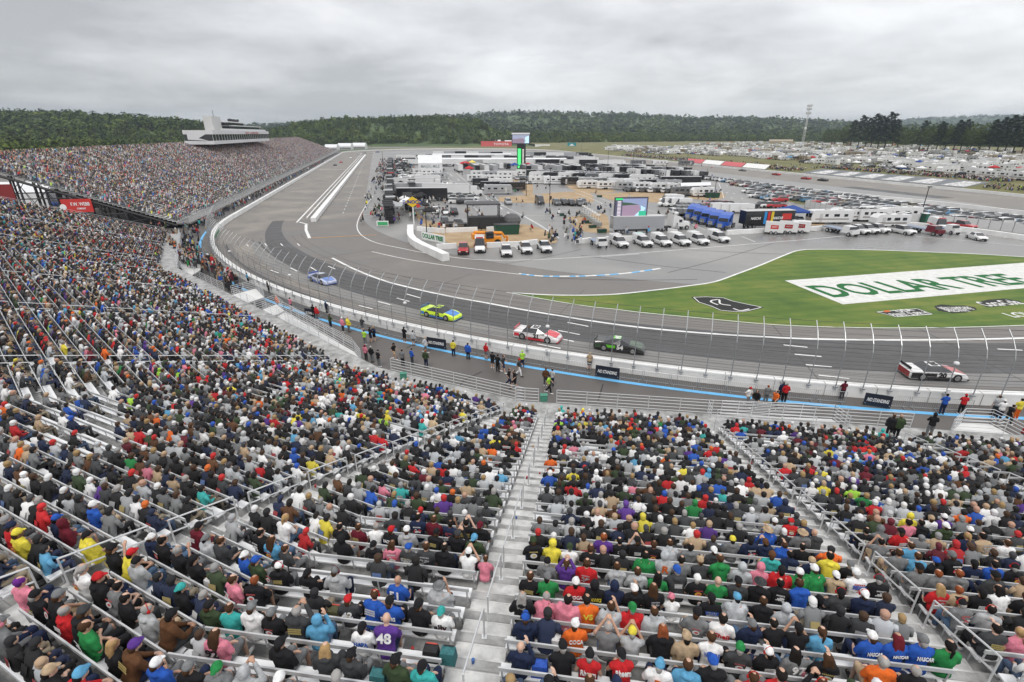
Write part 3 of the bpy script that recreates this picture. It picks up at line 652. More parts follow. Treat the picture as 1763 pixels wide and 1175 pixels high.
signboard('banner', 'black board with small white lettering just below the red banner', (112, 367, 158, 378), P0-U*.3, U, black, [('PLUMBING, HEATING', 0, .68, .22, wtxt, .8), ('PIPE, VALVES & FITTINGS', 0, .28, .22, wtxt, .85)])
signboard('banner', 'dark red and black banner at the frame edge behind the near stand', (-30, 318, 24, 348), P0-U*12+NU*30, U, mat('dark_red_fabric', (.22, .02, .02), .7), [])
# ================================================================ press box
pbx = thing('press_box', 'long white press box with a dark window band above the main grandstand', 'press box')
pbw = mat('press_box_white', (.62, .62, .63), .5, noise=.04, nscale=.3)
def pb(a, t_, z): p = ms(a, t_); return (p.x, p.y, z)
A0, A1, F, Bk = 138, 268, 25, 37
b = MB()
# floor slab, roof fascia and sill (dark band between them)
def boxat(b, a0, a1, t0, t1, z0, z1, mi=0):
    b.add([pb(a0, t0, z0), pb(a1, t0, z0), pb(a1, t1, z0), pb(a0, t1, z0), pb(a0, t0, z1), pb(a1, t0, z1), pb(a1, t1, z1), pb(a0, t1, z1)], [(0, 3, 2, 1), (4, 5, 6, 7), (0, 1, 5, 4), (1, 2, 6, 5), (2, 3, 7, 6), (3, 0, 4, 7)], mi)
boxat(b, A0, A1, F, Bk, 15.4, 16.9); boxat(b, A0, A1, F-.3, Bk, 19.6, 21.3)
# solid near end with a sloping lower edge
b.add([pb(A0-.2, F, 16.9), pb(A0-.2, F+3, 16.9), pb(A0-.2, Bk-1.6, 17.4), pb(A0-.2, Bk-1.6, 21.3), pb(A0-.2, F-.3, 21.3), pb(A0-.2, F-.3, 19.6), pb(A0-.2, F+3, 19.6), pb(A0-.2, F+6, 18.0), pb(A0-.2, F+2, 16.9)], [(2, 3, 4, 5, 6, 7, 8)])
b.build('shell', pbw, pbx)
b = MB(); boxat(b, A0+.2, A1-.2, F+.5, Bk-.3, 16.9, 19.6); wnd = b.build('window_band', glass, pbx)
b = MB()
for i in range(27): a = A0+.5+i*(A1-A0-1)/26; p = ms(a, F+.35); b.box((p.x, p.y, 18.25), (.16, .16, 2.7), 0, TA)
b.build('mullions', pbw, wnd)
b = MB(); boxat(b, A0+56, A1-10, F+3, Bk-1, 21.3, 22.0, 0); boxat(b, A0+54, A1-8, F+2.4, Bk-1, 23.6, 24.0, 0); boxat(b, A0+50, A1-42, F+4.5, Bk-2, 25.4, 25.9, 0); boxat(b, A0+20, A1-2, F+1, F+1.15, 21.3, 22.2, 0); b.build('upper_suite', pbw, pbx)
b = MB(); boxat(b, A0+52, A1-44, F+5, Bk-2.5, 24.0, 25.4); boxat(b, A0+57, A1-11, F+3.2, Bk-1.2, 22.0, 23.6); b.build('upper_windows', glass, pbx)
b = MB(); boxat(b, A0+34, A0+50, F+8, Bk, 21.3, 28.0); b.build('stair_tower', mat('pale_cladding', (.5, .5, .49), .6), pbx)
b = MB(); p = ms(A0+42, F+9); b.tube([(p.x, p.y, 28.0), (p.x, p.y, 31.0)], .12, 4)
for i in range(14): a = A0+62+i*1.6; p = ms(a, F+7); b.ell((p.x, p.y, 26.5+.5*random.random()), (.7, .7, .8), 6, 4)
b.build('roof_equipment', dark, pbx)
b = MB()
for a in np.linspace(A0+2, A1-2, 12): p = ms(a, Bk+1); b.box((p.x, p.y, 8), (.5, .5, 16), 0, TA)
b.build('support_columns', dark, pbx)
p, q = ms(A0+62, F-.36), ms(A0+96, F-.36)
o = text('NEW HAMPSHIRE', 1, mat('faded_red_lettering', (.45, .12, .12), .6), 'lettering', pbx, bold=.02); xs_ = [v.co.x for v in o.data.vertices]; w_ = max(xs_)-min(xs_)
o.data.transform(Matrix.Diagonal((34/w_, 1.5, 1, 1))); o.location = ((p.x+q.x)/2, (p.y+q.y)/2, 20.1); o.rotation_euler = (math.pi/2, 0, math.atan2(U.y, U.x))
# ================================================================ people
def remesh(mb, voxel, faces, name, mats=(), smooth=2):
    me = mb.mesh('tmp', []); o = bpy.data.objects.new('tmp', me); SC.collection.objects.link(o)
    m = o.modifiers.new('r', 'REMESH'); m.mode = 'VOXEL'; m.voxel_size = voxel; m.use_smooth_shade = True
    s = o.modifiers.new('s', 'SMOOTH'); s.iterations = smooth; s.factor = .5
    dg = bpy.context.evaluated_depsgraph_get(); dg.update(); n = len(o.evaluated_get(dg).data.polygons)
    if faces and n*2 > faces: d = o.modifiers.new('d', 'DECIMATE'); d.ratio = min(1, faces/(2.0*n))
    dg = bpy.context.evaluated_depsgraph_get(); dg.update(); r = bpy.data.meshes.new_from_object(o.evaluated_get(dg)); r.name = name
    bpy.data.objects.remove(o); r.materials.clear()
    if name in ('tee', 'tank', 'hoodie', 'hood', 'poncho', 'trousers', 'shorts'):
        from mathutils import noise as _n
        amp = .028 if name == 'poncho' else .016
        for v in r.vertices: q = v.co*11; v.co += v.normal*(amp*(abs(_n.noise(q))*1.6-.35)+amp*.5*_n.noise(v.co*23))
        r.update()
    for x in mats: r.materials.append(x)
    r.polygons.foreach_set('use_smooth', [True]*len(r.polygons)); return r
def limb(b, pts, rs, n=10):
    for i in range(len(pts)-1):
        b.cone(pts[i], pts[i+1], rs[i], rs[i+1], n); b.ell(pts[i+1], (rs[i+1],)*3, n, 6)
    b.ell(pts[0], (rs[0],)*3, n, 6)
def hand(b, wrist, d, up, curl=.5):
    wrist = Vector(wrist); d = Vector(d).normalized(); up = Vector(up); sd = d.cross(up).normalized(); up = sd.cross(d).normalized()
    palm = wrist+d*.05; limb(b, [wrist, wrist+d*.03, wrist+d*.085], [.026, .032, .034], 8)
    for i, (o, L) in enumerate(((-.027, .068), (-.009, .078), (.009, .073), (.026, .058))):
        a = wrist+d*.085+sd*o; c = a+(d*(1-curl*.4)-up*curl*.5).normalized()*L*.55; e = c+(d*(1-curl)-up*curl).normalized()*L*.45; limb(b, [a, c, e], [.0115, .0105, .009], 6)
    a = wrist+d*.035-sd*.028; c = a+(d*.6-sd*.7-up*.2).normalized()*.035; limb(b, [a, c, c+(d*.9-sd*.2-up*.3).normalized()*.03], [.013, .012, .010], 6)
def yr(p, a, c=(0, 0, .52)):   # lean the upper body forward by a about the hips
    y, z = p[1]-c[1], p[2]-c[2]; return (p[0], c[1]+y*math.cos(a)+z*math.sin(a), c[2]-y*math.sin(a)+z*math.cos(a))
SIT = [dict(lean=.10, hr=((.25, .06, .70), (.12, .30, .60)), hl=((-.25, .06, .70), (-.12, .30, .60)), turn=0),
       dict(lean=.30, hr=((.24, .22, .70), (.08, .42, .62)), hl=((-.24, .22, .70), (-.06, .42, .64)), turn=.1),
       dict(lean=.02, hr=((.26, .02, .74), (-.06, .16, .80)), hl=((-.26, .02, .74), (.08, .18, .76)), turn=-.15),
       dict(lean=.05, hr=((.27, .10, .78), (.10, .24, 1.12)), hl=((-.26, .05, .72), (-.10, .26, .62)), turn=.2),
       dict(lean=.16, hr=((.27, .20, .84), (.07, .34, 1.12)), hl=((-.27, .20, .84), (-.07, .34, 1.12)), turn=0),
       dict(lean=.12, hr=((.26, .10, .70), (.16, .36, .60)), hl=((-.27, .04, .74), (-.20, .22, .62)), turn=-.35)]
STD = [dict(stand=1, lean=.02, hr=((.27, -.02, 1.13), (.22, .16, .92)), hl=((-.27, -.02, 1.13), (-.24, .05, .88)), turn=.1, legs=((.10, .02, .08), (.10, .03, .48), -1)),
       dict(stand=1, lean=.04, hr=((.25, .08, 1.15), (.08, .24, 1.22)), hl=((-.25, .08, 1.15), (-.06, .26, 1.20)), turn=0, legs=((.12, 0, .08), (.11, .03, .48), -1)),
       dict(stand=2, lean=.08, hr=((.26, -.12, 1.15), (.24, .02, .92)), hl=((-.26, .10, 1.15), (-.22, .28, 1.0)), turn=0, legs=None)]
bodyM = {}; SKIN = [mat('skin_%d' % i, c, .55) for i, c in enumerate([(.50, .30, .21), (.42, .24, .16), (.56, .36, .27), (.20, .10, .06)])]
eyem = mat('eye_and_lip', (.08, .03, .025), .5)
def rig(P):
    st = P.get('stand', 0); hz_ = .92 if st else .52; L = lambda p: yr(p, P['lean'], (0, 0, hz_)); dzz = hz_-.52
    J = dict(pel=(0, 0, hz_), wa=L((0, -.01, hz_+.18)), ch=L((0, -.02, hz_+.36)), sh=L((0, -.02, hz_+.46)), nk=L((0, -.01, hz_+.54)), hd=L((0, .015, hz_+.675)))
    J['sr'], J['sl'] = L((.175, -.02, hz_+.44)), L((-.175, -.02, hz_+.44)); J['er'], J['wr'] = P['hr']; J['el'], J['wl'] = P['hl']
    if st == 0: J['legs'] = [[(s*.09, 0, .52), (s*.13, .44, .53), (s*.13, .46, .09)] for s in (1, -1)]
    elif st == 1: J['legs'] = [[(s*.09, 0, .92), (s*.10, .03, .49), (s*.11, -.01, .08)] for s in (1, -1)]
    else: J['legs'] = [[(.09, 0, .92), (.10, .18, .52), (.10, .26, .10)], [(-.09, 0, .92), (-.10, .02, .48), (-.10, -.30, .14)]]
    return J
def torso(b, J, g=0.0):
    for a, c, r0, r1 in (('pel', 'wa', .155, .14), ('wa', 'ch', .14, .16), ('ch', 'sh', .16, .12)):
        A, Cc = Vector(J[a]), Vector(J[c])
        for k in range(5):
            t = k/4; p = A.lerp(Cc, t); r = r0+(r1-r0)*t+g; b.ell(p, (r*1.12, r*.78, .09+g), 14, 6)
    limb(b, [J['sl'], J['sh'], J['sr']], [.062+g, .09+g, .062+g])
def make_body(P):
    J = rig(P); b = MB(); torso(b, J); hd = Vector(J['hd'])
    limb(b, [J['sh'], J['nk'], (hd.x, hd.y-.015, hd.z-.05)], [.07, .056, .055])
    tr = P['turn']; ct, s_ = math.cos(tr), math.sin(tr)
    def H(x, y, z): return (hd.x+x*ct-y*s_, hd.y+x*s_+y*ct, hd.z+z)
    b.ell(H(0, -.005, .03), (.078, .098, .10), 16, 10); b.ell(H(0, .03, -.04), (.058, .068, .075), 12, 8)
    limb(b, [H(0, .088, .012), H(0, .108, -.012)], [.010, .015], 6)
    for s in (1, -1): b.ell(H(s*.08, -.005, 0), (.014, .022, .032), 8, 6)
    for s in 'rl':
        limb(b, [J['s'+s], J['e'+s], J['w'+s]], [.055, .042, .028])
        d = Vector(J['w'+s])-Vector(J['e'+s]); hand(b, J['w'+s], d+Vector((0, .05, -.03)), (0, .3, 1))
    for lg in J['legs']:
        limb(b, lg, [.088, .058, .040]); an = Vector(lg[2]); limb(b, [an+Vector((0, -.02, -.04)), an+Vector((0, .17, -.055))], [.04, .035])
    b.ell((J['pel'][0], -.02, J['pel'][2]), (.17, .13, .12), 14, 8)
    me = remesh(b, .011, 3600, 'person_body', [SKIN[0], eyem], 2)
    mi = [0]*len(me.polygons); tg = [Vector(H(.03, .085, .022)), Vector(H(-.03, .085, .022)), Vector(H(0, .085, -.055))]
    for p in me.polygons:
        if any((p.center-t).length < (.012 if i < 2 else .014) for i, t in enumerate(tg)): mi[p.index] = 1
    me.polygons.foreach_set('material_index', mi); return me, J, H
cloth = {}
def fabric(col, xp=False):
    k = 'fabric_%02x%02x%02x%s' % tuple([int(255*min(1, c)) for c in col]+['x' if xp else ''])
    return mat(k, col, .9, noise=.22, nscale=9, bump=.35, spec=.25)
def make_clothes(P, J, H):
    D = {}; hd = Vector(J['hd'])
    def wrap(tp):
        b = MB(); torso(b, J, .022); p = J['pel']
        for k in range(4): b.ell((p[0], p[1]-.01, p[2]-.02+k*.03), (.195, .15, .09), 14, 6)
        for s in 'rl':
            S_, E_, W_ = J['s'+s], Vector(J['e'+s]), Vector(J['w'+s])
            if tp == 'tee': limb(b, [S_, Vector(S_).lerp(E_, .75)], [.078, .066])
            elif tp == 'tank': pass
            else: limb(b, [S_, E_, E_.lerp(W_, .93)], [.082, .062, .044])
        if tp == 'hoodie': b.ell((J['sh'][0], J['sh'][1]-.07, J['sh'][2]+.06), (.12, .075, .07), 12, 6); limb(b, [J['sh'], J['nk']], [.09, .078])
        if tp == 'hood':
            limb(b, [J['sh'], J['nk']], [.10, .10]); b.ell(H(0, -.03, .03), (.115, .125, .135), 16, 10); b.ell(H(0, .0, -.05), (.10, .10, .09), 12, 8)
        return remesh(b, .017, 900, tp)
    for tp in ('tee', 'tank', 'hoodie', 'hood'): D[tp] = wrap(tp)
    b = MB()   # rain poncho
    z0 = J['pel'][2]; sh = Vector(J['sh'])
    for k in range(10):
        t = k/9; zz = (z0-.10)+(sh.z-z0+.06)*t; w_ = .34-.13*t**1.5; b.ell((0, .10*(1-t)+sh.y*t-.02, zz), (w_, .27-.10*t, .07), 16, 5)
    limb(b, [J['sl'], J['el']], [.10, .09]); limb(b, [J['sr'], J['er']], [.10, .09]); limb(b, [J['sh'], J['nk']], [.11, .10])
    D['poncho'] = remesh(b, .022, 900, 'poncho', smooth=3)
    for nm, f, r0, r1, r2 in (('trousers', 1.0, .105, .085, .062), ('shorts', .42, .108, .095, .085)):
        b = MB()
        for lg in J['legs']:
            A, K_, F_ = [Vector(x) for x in lg]
            if f > .9: limb(b, [A, K_, K_.lerp(F_, .9)], [r0, r1, r2])
            else: limb(b, [A, A.lerp(K_, .85)], [r0, r1])
        b.ell((0, -.01, J['pel'][2]), (.185, .145, .125), 14, 8); D[nm] = remesh(b, .018, 600, nm)
    b = MB()
    for lg in J['legs']:
        an = Vector(lg[2]); limb(b, [an+Vector((0, -.04, -.05)), an+Vector((0, .10, -.05)), an+Vector((0, .19, -.065))], [.048, .046, .040], 8)
    D['shoes'] = remesh(b, .016, 250, 'shoes')
    # headwear and hair
    def hm(fn, nm, vox=.012, fc=360): b = MB(); fn(b); D[nm] = remesh(b, vox, fc, nm)
    def capf(b, back=False):
        for k in range(4): b.ell(H(0, -.008, .040+.008*k), (.100-.006*k, .115-.008*k, .080), 14, 8)
        s = -1 if back else 1
        for k in range(4): b.ell(H(0, s*(.095+.015*k), .040-.006*k), (.078-.008*k, .025, .010), 10, 4)
    hm(lambda b: capf(b), 'cap'); hm(lambda b: capf(b, True), 'cap_backwards')
    def bucket(b):
        for k in range(4): b.ell(H(0, -.008, .055+.012*k), (.098-.006*k, .114-.008*k, .058), 14, 6)
        b.ell(H(0, 0, .030), (.165, .175, .016), 18, 4)
    hm(bucket, 'brimmed_hat')
    def shortf(b): b.ell(H(0, -.018, .036), (.098, .108, .090), 14, 8); b.ell(H(0, -.055, -.01), (.074, .055, .075), 12, 6)
    def longf(b):
        shortf(b)
        for x in (-.05, 0, .05): limb(b, [H(x, -.06, 0), H(x*1.3, -.10, -.13), H(x*1.2, -.13, -.27-abs(x))], [.06, .055, .03])
    def ponyf(b): shortf(b); limb(b, [H(0, -.10, .05), H(0, -.15, .0), H(0, -.15, -.18)], [.034, .034, .018])
    def fringe(b): limb(b, [H(0, -.075, -.01), H(0, -.08, -.07)], [.07, .055])
    hm(shortf, 'short_hair', .013); hm(longf, 'long_hair', .016); hm(ponyf, 'ponytail_hair', .013); hm(fringe, 'hair_below_cap', .014, 120)
    def ears(b):
        for s in (1, -1): b.ell(H(s*.092, -.005, .0), (.026, .038, .048), 10, 6)
        limb(b, [H(.095, 0, .03), H(.07, 0, .115), H(0, 0, .15), H(-.07, 0, .115), H(-.095, 0, .03)], [.011]*5, 6)
    hm(ears, 'ear_defenders', .010, 300)
    return D
POSES = []
for P in SIT+STD:
    bm, J, H = make_body(P); POSES.append((bm, J, H, make_clothes(P, J, H)))
def slot(me):
    if not me.materials: me.materials.append(fabric((.1, .1, .1)))
for P in POSES:
    for m_ in P[3].values(): slot(m_)
def dress(parent, me, name, m):
    o = link(name, me, parent); o.material_slots[0].link = 'OBJECT'; o.material_slots[0].material = m; return o
CL = dict(K=(.012, .012, .014), D=(.045, .047, .05), G=(.16, .165, .17), L=(.38, .39, .40), W=(.74, .74, .74), N=(.014, .022, .055), B=(.02, .085, .38), C=(.10, .31, .50), T=(.04, .34, .32), E=(.02, .20, .055),
          F=(.035, .055, .025), Y=(.66, .56, .06), O=(.66, .13, .02), R=(.46, .018, .022), M=(.11, .01, .02), P=(.62, .20, .27), V=(.09, .035, .22), U=(.10, .045, .02), S=(.42, .31, .20), X=(.42, .44, .46), A=(.34, .60, .06))
CN = dict(K='black', D='charcoal', G='grey', L='light grey', W='white', N='navy', B='blue', C='sky blue', T='turquoise', E='green', F='dark olive', Y='yellow', O='orange', R='red', M='maroon', P='pink', V='purple', U='brown', S='tan', X='clear', A='lime green')
HC = dict(K=(.010, .008, .007), U=(.055, .026, .012), S=(.34, .22, .10), R=(.22, .06, .02), G=(.30, .29, .28), W=(.6, .6, .58), N=(.01, .012, .03), B=(.05, .03, .02))
HN = dict(K='black', U='brown', S='blonde', R='ginger', G='grey', W='white', N='black', B='brown')
TOPN = dict(t='t-shirt', k='vest', l='jacket', h='hood up', p='poncho')
pgroup_seat = 'spectators seated on the near grandstand benches'; pgroup_std = 'people standing along the walkway'
def person(loc, rz, pose, gar, gc, hd, hc, ears_=None, pants=None, pc=None, label=None, group=None, scale=1.0, skin=None, cap_back=False):
    bm, J, H, D = POSES[pose]; o = link('person', bm, None, loc, rz, cat='person', group=group); o.scale = (scale,)*3
    sk = skin if skin is not None else random.choice((0, 0, 0, 1, 1, 2, 2, 3 if random.random() < .4 else 0))
    o.material_slots[0].link = 'OBJECT'; o.material_slots[0].material = SKIN[sk]
    xp = gc == 'X'; fm = fabric(CL[gc], False)
    top = dress(o, D[{'t': 'tee', 'k': 'tank', 'l': 'hoodie', 'h': 'hood', 'p': 'poncho'}[gar]], {'t': 'shirt', 'k': 'vest', 'l': 'jacket', 'h': 'hooded_jacket', 'p': 'poncho'}[gar], fm)
    if gar == 'p' and hd == 'h': pass
    pants = pants or random.choice(('trousers', 'trousers', 'shorts')); pc = pc or random.choice('KKDNNGGSC'); pcol = {'C': (.07, .12, .20)}.get(pc, CL[pc])
    dress(o, D[pants], pants, fabric(pcol)); dress(o, D['shoes'], 'shoes', fabric(CL[random.choice('KKDWWG')]))
    desc = ''
    if hd == 'a':
        dress(o, D['cap_backwards' if cap_back else 'cap'], 'cap', fabric(CL[hc])); dress(o, D['hair_below_cap'], 'hair', fabric(HC[random.choice('KUUG')])); desc = CN[hc]+' cap'
    elif hd == 'u': dress(o, D['brimmed_hat'], 'brimmed_hat', fabric(CL[hc])); desc = CN[hc]+' brimmed hat'
    elif hd == 's': dress(o, D['short_hair'], 'hair', fabric(HC[hc])); desc = 'short '+HN[hc]+' hair'
    elif hd == 'l': dress(o, D['long_hair'], 'hair', fabric(HC[hc])); desc = 'long '+HN[hc]+' hair'
    elif hd == 'y': dress(o, D['ponytail_hair'], 'hair', fabric(HC[hc])); desc = HN[hc]+' ponytail'
    elif hd == 'b': desc = 'bald head'
    if ears_: dress(o, D['ear_defenders'], 'ear_defenders', fabric(CL[ears_]))
    g = CN[gc]+' '+TOPN[gar]; o['_d'] = (g+' and '+desc if desc else g)+(', ear defenders' if ears_ else '')
    if label: o['label'] = label
    return o, top, J
def back_print(o, top, J, s, col, size=.16, z=.40, col2=None):
    hz_ = J['pel'][2]; t = text(s, size, fabric(col), 'back_print', top, bold=.03, ext=.004); xs = [v.co.x for v in t.data.vertices]; w_ = max(xs)-min(xs)
    t.data.transform(Matrix.Diagonal((1.45, 1.45, 1, 1))); w_ *= 1.45; lim = .31
    if w_ > lim: t.data.transform(Matrix.Diagonal((lim/w_, 1, 1, 1)))
    wa, sh = Vector(J['wa']), Vector(J['sh']); d = (sh-wa); f = z/.46
    p = wa+d*(f*1.2-.3); ang_ = math.atan2(d.z, d.y); t.rotation_euler = (ang_, 0, 0); n_ = Vector((0, -math.sin(ang_), math.cos(ang_)))
    t.location = (p.x, p.y+n_.y*.168, p.z+n_.z*.168)
def _artmesh(kind, rg_):
    b = MB()
    if kind == 0:
        for r in range(3):
            x = -.11
            while x < .11: w_ = rg_.uniform(.012, .035); b.box((x+w_/2, .05-r*.045, 0), (w_*.75, .030, .004)); x += w_
    elif kind == 1:
        for j in range(9): b.box((rg_.uniform(-.09, .09), rg_.uniform(-.09, .05), .0003*j), (rg_.uniform(.03, .09), rg_.uniform(.015, .05), .004), j % 2, rg_.uniform(-.5, .5))
        for j in range(6): b.box((-.09+j*.036, .10, 0), (.026, .034, .004), 0)
    else:
        b.ell((0, -.02, 0), (.085, .065, .004), 14, 4, 1); b.ell((.01, -.015, .001), (.06, .04, .004), 12, 4, 0)
        for j in range(7): b.box((-.09+j*.03, .08, 0), (.02, .03, .004), 0)
    return b
_ra = random.Random(4); ARTM = []
for q in range(14):
    c1, c2 = _ra.choice(((.6, .6, .6), (.5, .5, .5), (.42, .34, .12), (.42, .07, .07), (.38, .38, .4))), _ra.choice(((.55, .05, .05), (.03, .15, .5), (.5, .5, .5), (.6, .3, .03), (.25, .25, .25)))
    ARTM.append(_artmesh(q % 3, _ra).mesh('back_print', [mat('print_a_%d' % (hash(c1) % 997), c1, .8), mat('print_b_%d' % (hash(c2) % 997), c2, .8)]))
def art(top, J, gr):
    if gr[0] not in 'tl' or _ra.random() > (.75 if gr[1] in 'KDNRM' else .3) or (gr[0] == 'l' and _ra.random() < .5): return
    o = link('back_print', _ra.choice(ARTM), top); wa, sh = Vector(J['wa']), Vector(J['sh']); d = (sh-wa); p = wa+d*.62; a_ = math.atan2(d.z, d.y); n_ = Vector((0, -math.sin(a_), math.cos(a_)))
    o.rotation_euler = (a_, 0, 0); o.location = p+n_*.165; s_ = _ra.uniform(.8, 1.15); o.scale = (s_, s_, 1)
# ---- the nearest spectators, transcribed seat by seat: zoom tile (x0,y0,scale): "x y garmentColour headColour[ears]"
TILES = [(840, 930, 3.526, """278 30 lK aF|390 40 hY n|497 60 tW aF|625 60 tK sU|705 15 tV sR|790 20 tK sK|897 25 tK aK|1010 15 tK sU|1110 10 pX sU|1230 30 lG sK|1375 35 lD aW|1505 25 lG aY|1590 25 lN aK|1715 50 lN aU|1655 140 hP aW
355 150 lG aK|475 165 lV yU|600 155 tR sU|790 155 lL sU|890 175 lL sU|960 95 pE sK|1040 95 hX n|1185 130 tG sK|1300 105 tD aS|1425 140 lE sU|1550 165 hX n|1735 150 pR aK|255 215 tK sU|365 225 tE aG|535 245 tR aW|650 250 hK n|750 240 hN n|872 300 lK aW
1020 215 tE lK|1140 210 lD aB|1180 270 tK aW|1283 210 tE b|1460 240 lD aK|1585 240 lK uD|205 365 lK lG|345 390 pP sG|465 375 pP sK|607 375 tO sK|725 380 pX sU|840 455 pR aE|945 400 pX sU|1010 280 tK lU|1090 310 kW aPP|1360 325 tK aK|1515 330 pX aC|1685 370 lK sU|1265 430 tG aK|1415 430 tW sK|1065 450 tC aB
230 470 lN aBK|535 515 tO aW|730 515 kG sG|880 560 tL aY|1070 580 lK lR|1205 560 tS aS|1605 485 lN aG|1750 470 tK sK|200 605 lN b|460 635 tK aK|618 635 kR aK|825 690 kR aK|1360 575 tW sU|1525 600 tD aE|1700 620 tK aWR|1040 705 tW aC|1160 745 lC sU|1610 800 tR sUR|780 850 lN aN|370 825 lK aK|700 850 lD sU|1350 860 lK aB"""),
(560, 900, 4.2735, """85 15 tK sK|235 15 tM sU|300 20 tW sG|480 35 tK aR|580 50 lL aW|665 0 tN sK|745 5 tM sU|850 10 tN sK|920 5 tK sK|1010 0 tR sK|1175 20 lK aM|140 80 hK n|360 125 lK aK|470 190 lP lU|615 155 tD aB|720 170 tD sU|850 195 lK sK|790 90 lK aK|965 95 lK aD|1155 130 lF aC|1050 235 kW aW|1125 280 tP sU
85 340 lL aGM|537 385 tB b|840 440 pL uG|195 480 tD aR|335 550 tB sUR|480 565 tB aK|690 600 tK aK|865 585 tW aT|270 740 tW aK|440 740 tV b|200 895 lD aKK|510 1010 lF aKK|685 1035 lT aK|40 960 lD lS"""),
(0, 880, 2.938, """75 60 tR aN|205 60 tN aB|335 30 hM n|395 5 lB aW|5 100 tY aY|525 100 pY aK|610 145 kY aR|655 175 tK aK|740 200 tK sK|845 230 tK sG|905 160 tG sU|330 160 tW aK|370 245 tW yG|515 235 tL aK|540 310 lK aR|600 340 tG sK|640 370 tK sK|720 85 lB aK|765 90 lN aW|840 130 lK aK|905 20 lK aWR|960 60 lM aK|1075 95 pX aG|1135 130 tD sU|1165 255 tB aW|1255 190 tF aB|1325 215 tG aK|1240 275 lK aK|1270 355 lK sR|1385 140 tC lU|1440 35 tW yS|1490 155 tD sU|1345 85 tK sK|1420 255 lK aWR|1555 290 lK aK|1700 280 lL aG
910 290 tK aK|925 360 lK aT|1110 400 tP sU|1150 480 tT sU|1220 500 lW aG|1310 510 tK aG|1420 500 lD sG|1525 560 hC n|1015 505 lF aK|870 510 lU aK|780 460 lL sGR|340 470 lR sG|430 480 lK aD|490 545 tE sU|590 630 tK lS|665 620 lU aV|815 715 lB aW|975 745 tK aG|1110 765 lG aE|1205 800 hL n|1095 610 tP lU|1430 640 lK aK|1585 635 lD sU|1650 720 lD lS|1420 810 tK aW|300 420 tK aG|240 360 tK aK|170 320 tP sV|40 540 lG aGP|105 470 lK aK|320 740 lK aS|470 810 lR aC"""),
(1300, 880, 3.808, """90 125 pB uS|140 60 tL aW|175 200 pB sU|255 80 tR aR|305 130 lG uS|385 130 lD b|290 200 tK sK|65 205 hD n|95 245 lT aU|230 260 lN sK|355 305 lN aS|480 315 lY sK|590 325 tK aG|35 345 pP aW|130 350 pR sK|275 400 pE aW|375 415 pE aW|495 395 lS aW|605 405 tW aW|145 465 lK sK|300 510 lB sUK|735 455 tK aDR|570 550 tD aKR|705 520 lN aWR|800 490 tK aK|65 590 tK sU|185 610 hX n|745 755 tB aW|930 810 tB lM|1045 800 tB aG|1215 820 tE yK|140 705 tK aK|300 755 tC yU
80 860 tK aWR|260 860 tG lK|490 960 lK lU|830 975 tO sG|1030 965 lK sG|1255 960 tG yR|420 1040 lK sUR|170 1080 tR sK|330 1100 tR sKR|610 1100 lF aF|775 1100 tY aW|660 110 tK sK|705 175 tG sK|790 120 hG n|905 110 tR aK|1010 80 tP sK|1035 35 hY n|1190 65 tW aS|1270 60 lV aW|1280 130 lF aW|1120 110 lK sK|1385 85 tK aW|1420 180 tN yS|1500 160 tS sK|1040 225 tC sU|845 250 tG sU|960 280 tC sU|1065 290 lK lS|1170 275 tK aB|1300 310 lK aG|1420 305 tN aK|1525 310 tB sK|1680 220 tW sU|1690 325 lK aKR|970 335 tG aK
1175 390 lG sR|1290 385 lG sR|1405 375 tO b|1565 410 lD aK|1690 400 tW aG|1080 460 tR lS|1240 475 tS sR|1400 490 tK aK|1510 490 tW lK|1620 530 hG n|1300 570 tG aKR|1400 600 lL sKR|1660 600 tD aWR|1510 780 tD sK|1670 770 tP yS|1640 830 tD aK|1745 520 tK sU""")]
HC['V'] = (.12, .02, .2); HN['V'] = 'purple'; HC['M'] = (.13, .012, .02); HN['M'] = 'dark red'; HC['A'] = HC['S']
PRINTS = {(840, 607): ('VS', 'Y', .13), (840, 618): ('Rheem', 'W', .13), (840, 825): ('Rheem', 'W', .13), (840, 1360): ('VALVOLINE', 'B', .10), (840, 1415): ('Shell', 'R', .11), (840, 1040): ('R', 'O', .2), (840, 650): ('HAWKS', 'Y', .1), (840, 535): ('COCA', 'W', .1),
  (560, 537): ('51', 'W', .2), (560, 195): ('42', 'W', .17), (560, 865): ('ally', 'K', .16), (560, 440): ('48', 'W', .2), (560, 270): ('NAPA', 'B', .12), (560, 480): ('RACING', 'W', .10), (560, 615): ('BUSCH', 'L', .11),
  (0, 205): ('5', 'W', .24), (0, 1095): ('92', 'K', .18), (0, 975): ('REBEL', 'W', .13), (0, 1110): ('', 'W', .1),
  (1300, 745): ('NASCAR', 'W', .09), (1300, 1045): ('NASCAR', 'W', .09), (1300, 930): ('NASCAR', 'W', .07), (1300, 260): ('97', 'W', .18), (1300, 1255): ("LOWE'S", 'N', .12), (1300, 1240): ('Jams', 'U', .15), (1300, 605): ('SPEEDWAY', 'B', .09), (1300, 1660): ('BUSCH', 'L', .12), (1300, 660): ('THE MOST', 'W', .09)}
taken = {}; near_people = []
def seat_for(px, py):
    best = None
    for k in range(NROW):
        z = FZ+RH*k+1.25
        if z > CAMZ-1: break
        p = G(px, py, z)
        for i in range(4):
            s, e = loc_of(i, p); tgt = RD*k+.50; a0, b0 = elim(i, tgt)
            if a0-.1 <= e <= b0+.1:
                d = abs(s-tgt)
                if best is None or d < best[0]: best = (d, i, k, min(max(e, a0+.2), b0-.2))
    return best
def free_e(i, k, e, w_=.44):
    for off in (0, .08, -.08, .16, -.16, .25, -.25, .35, -.35, .45, -.45):
        x = e+off
        if all(abs(x-y) > w_ for y in taken.get((i, k), [])): return x
    return None
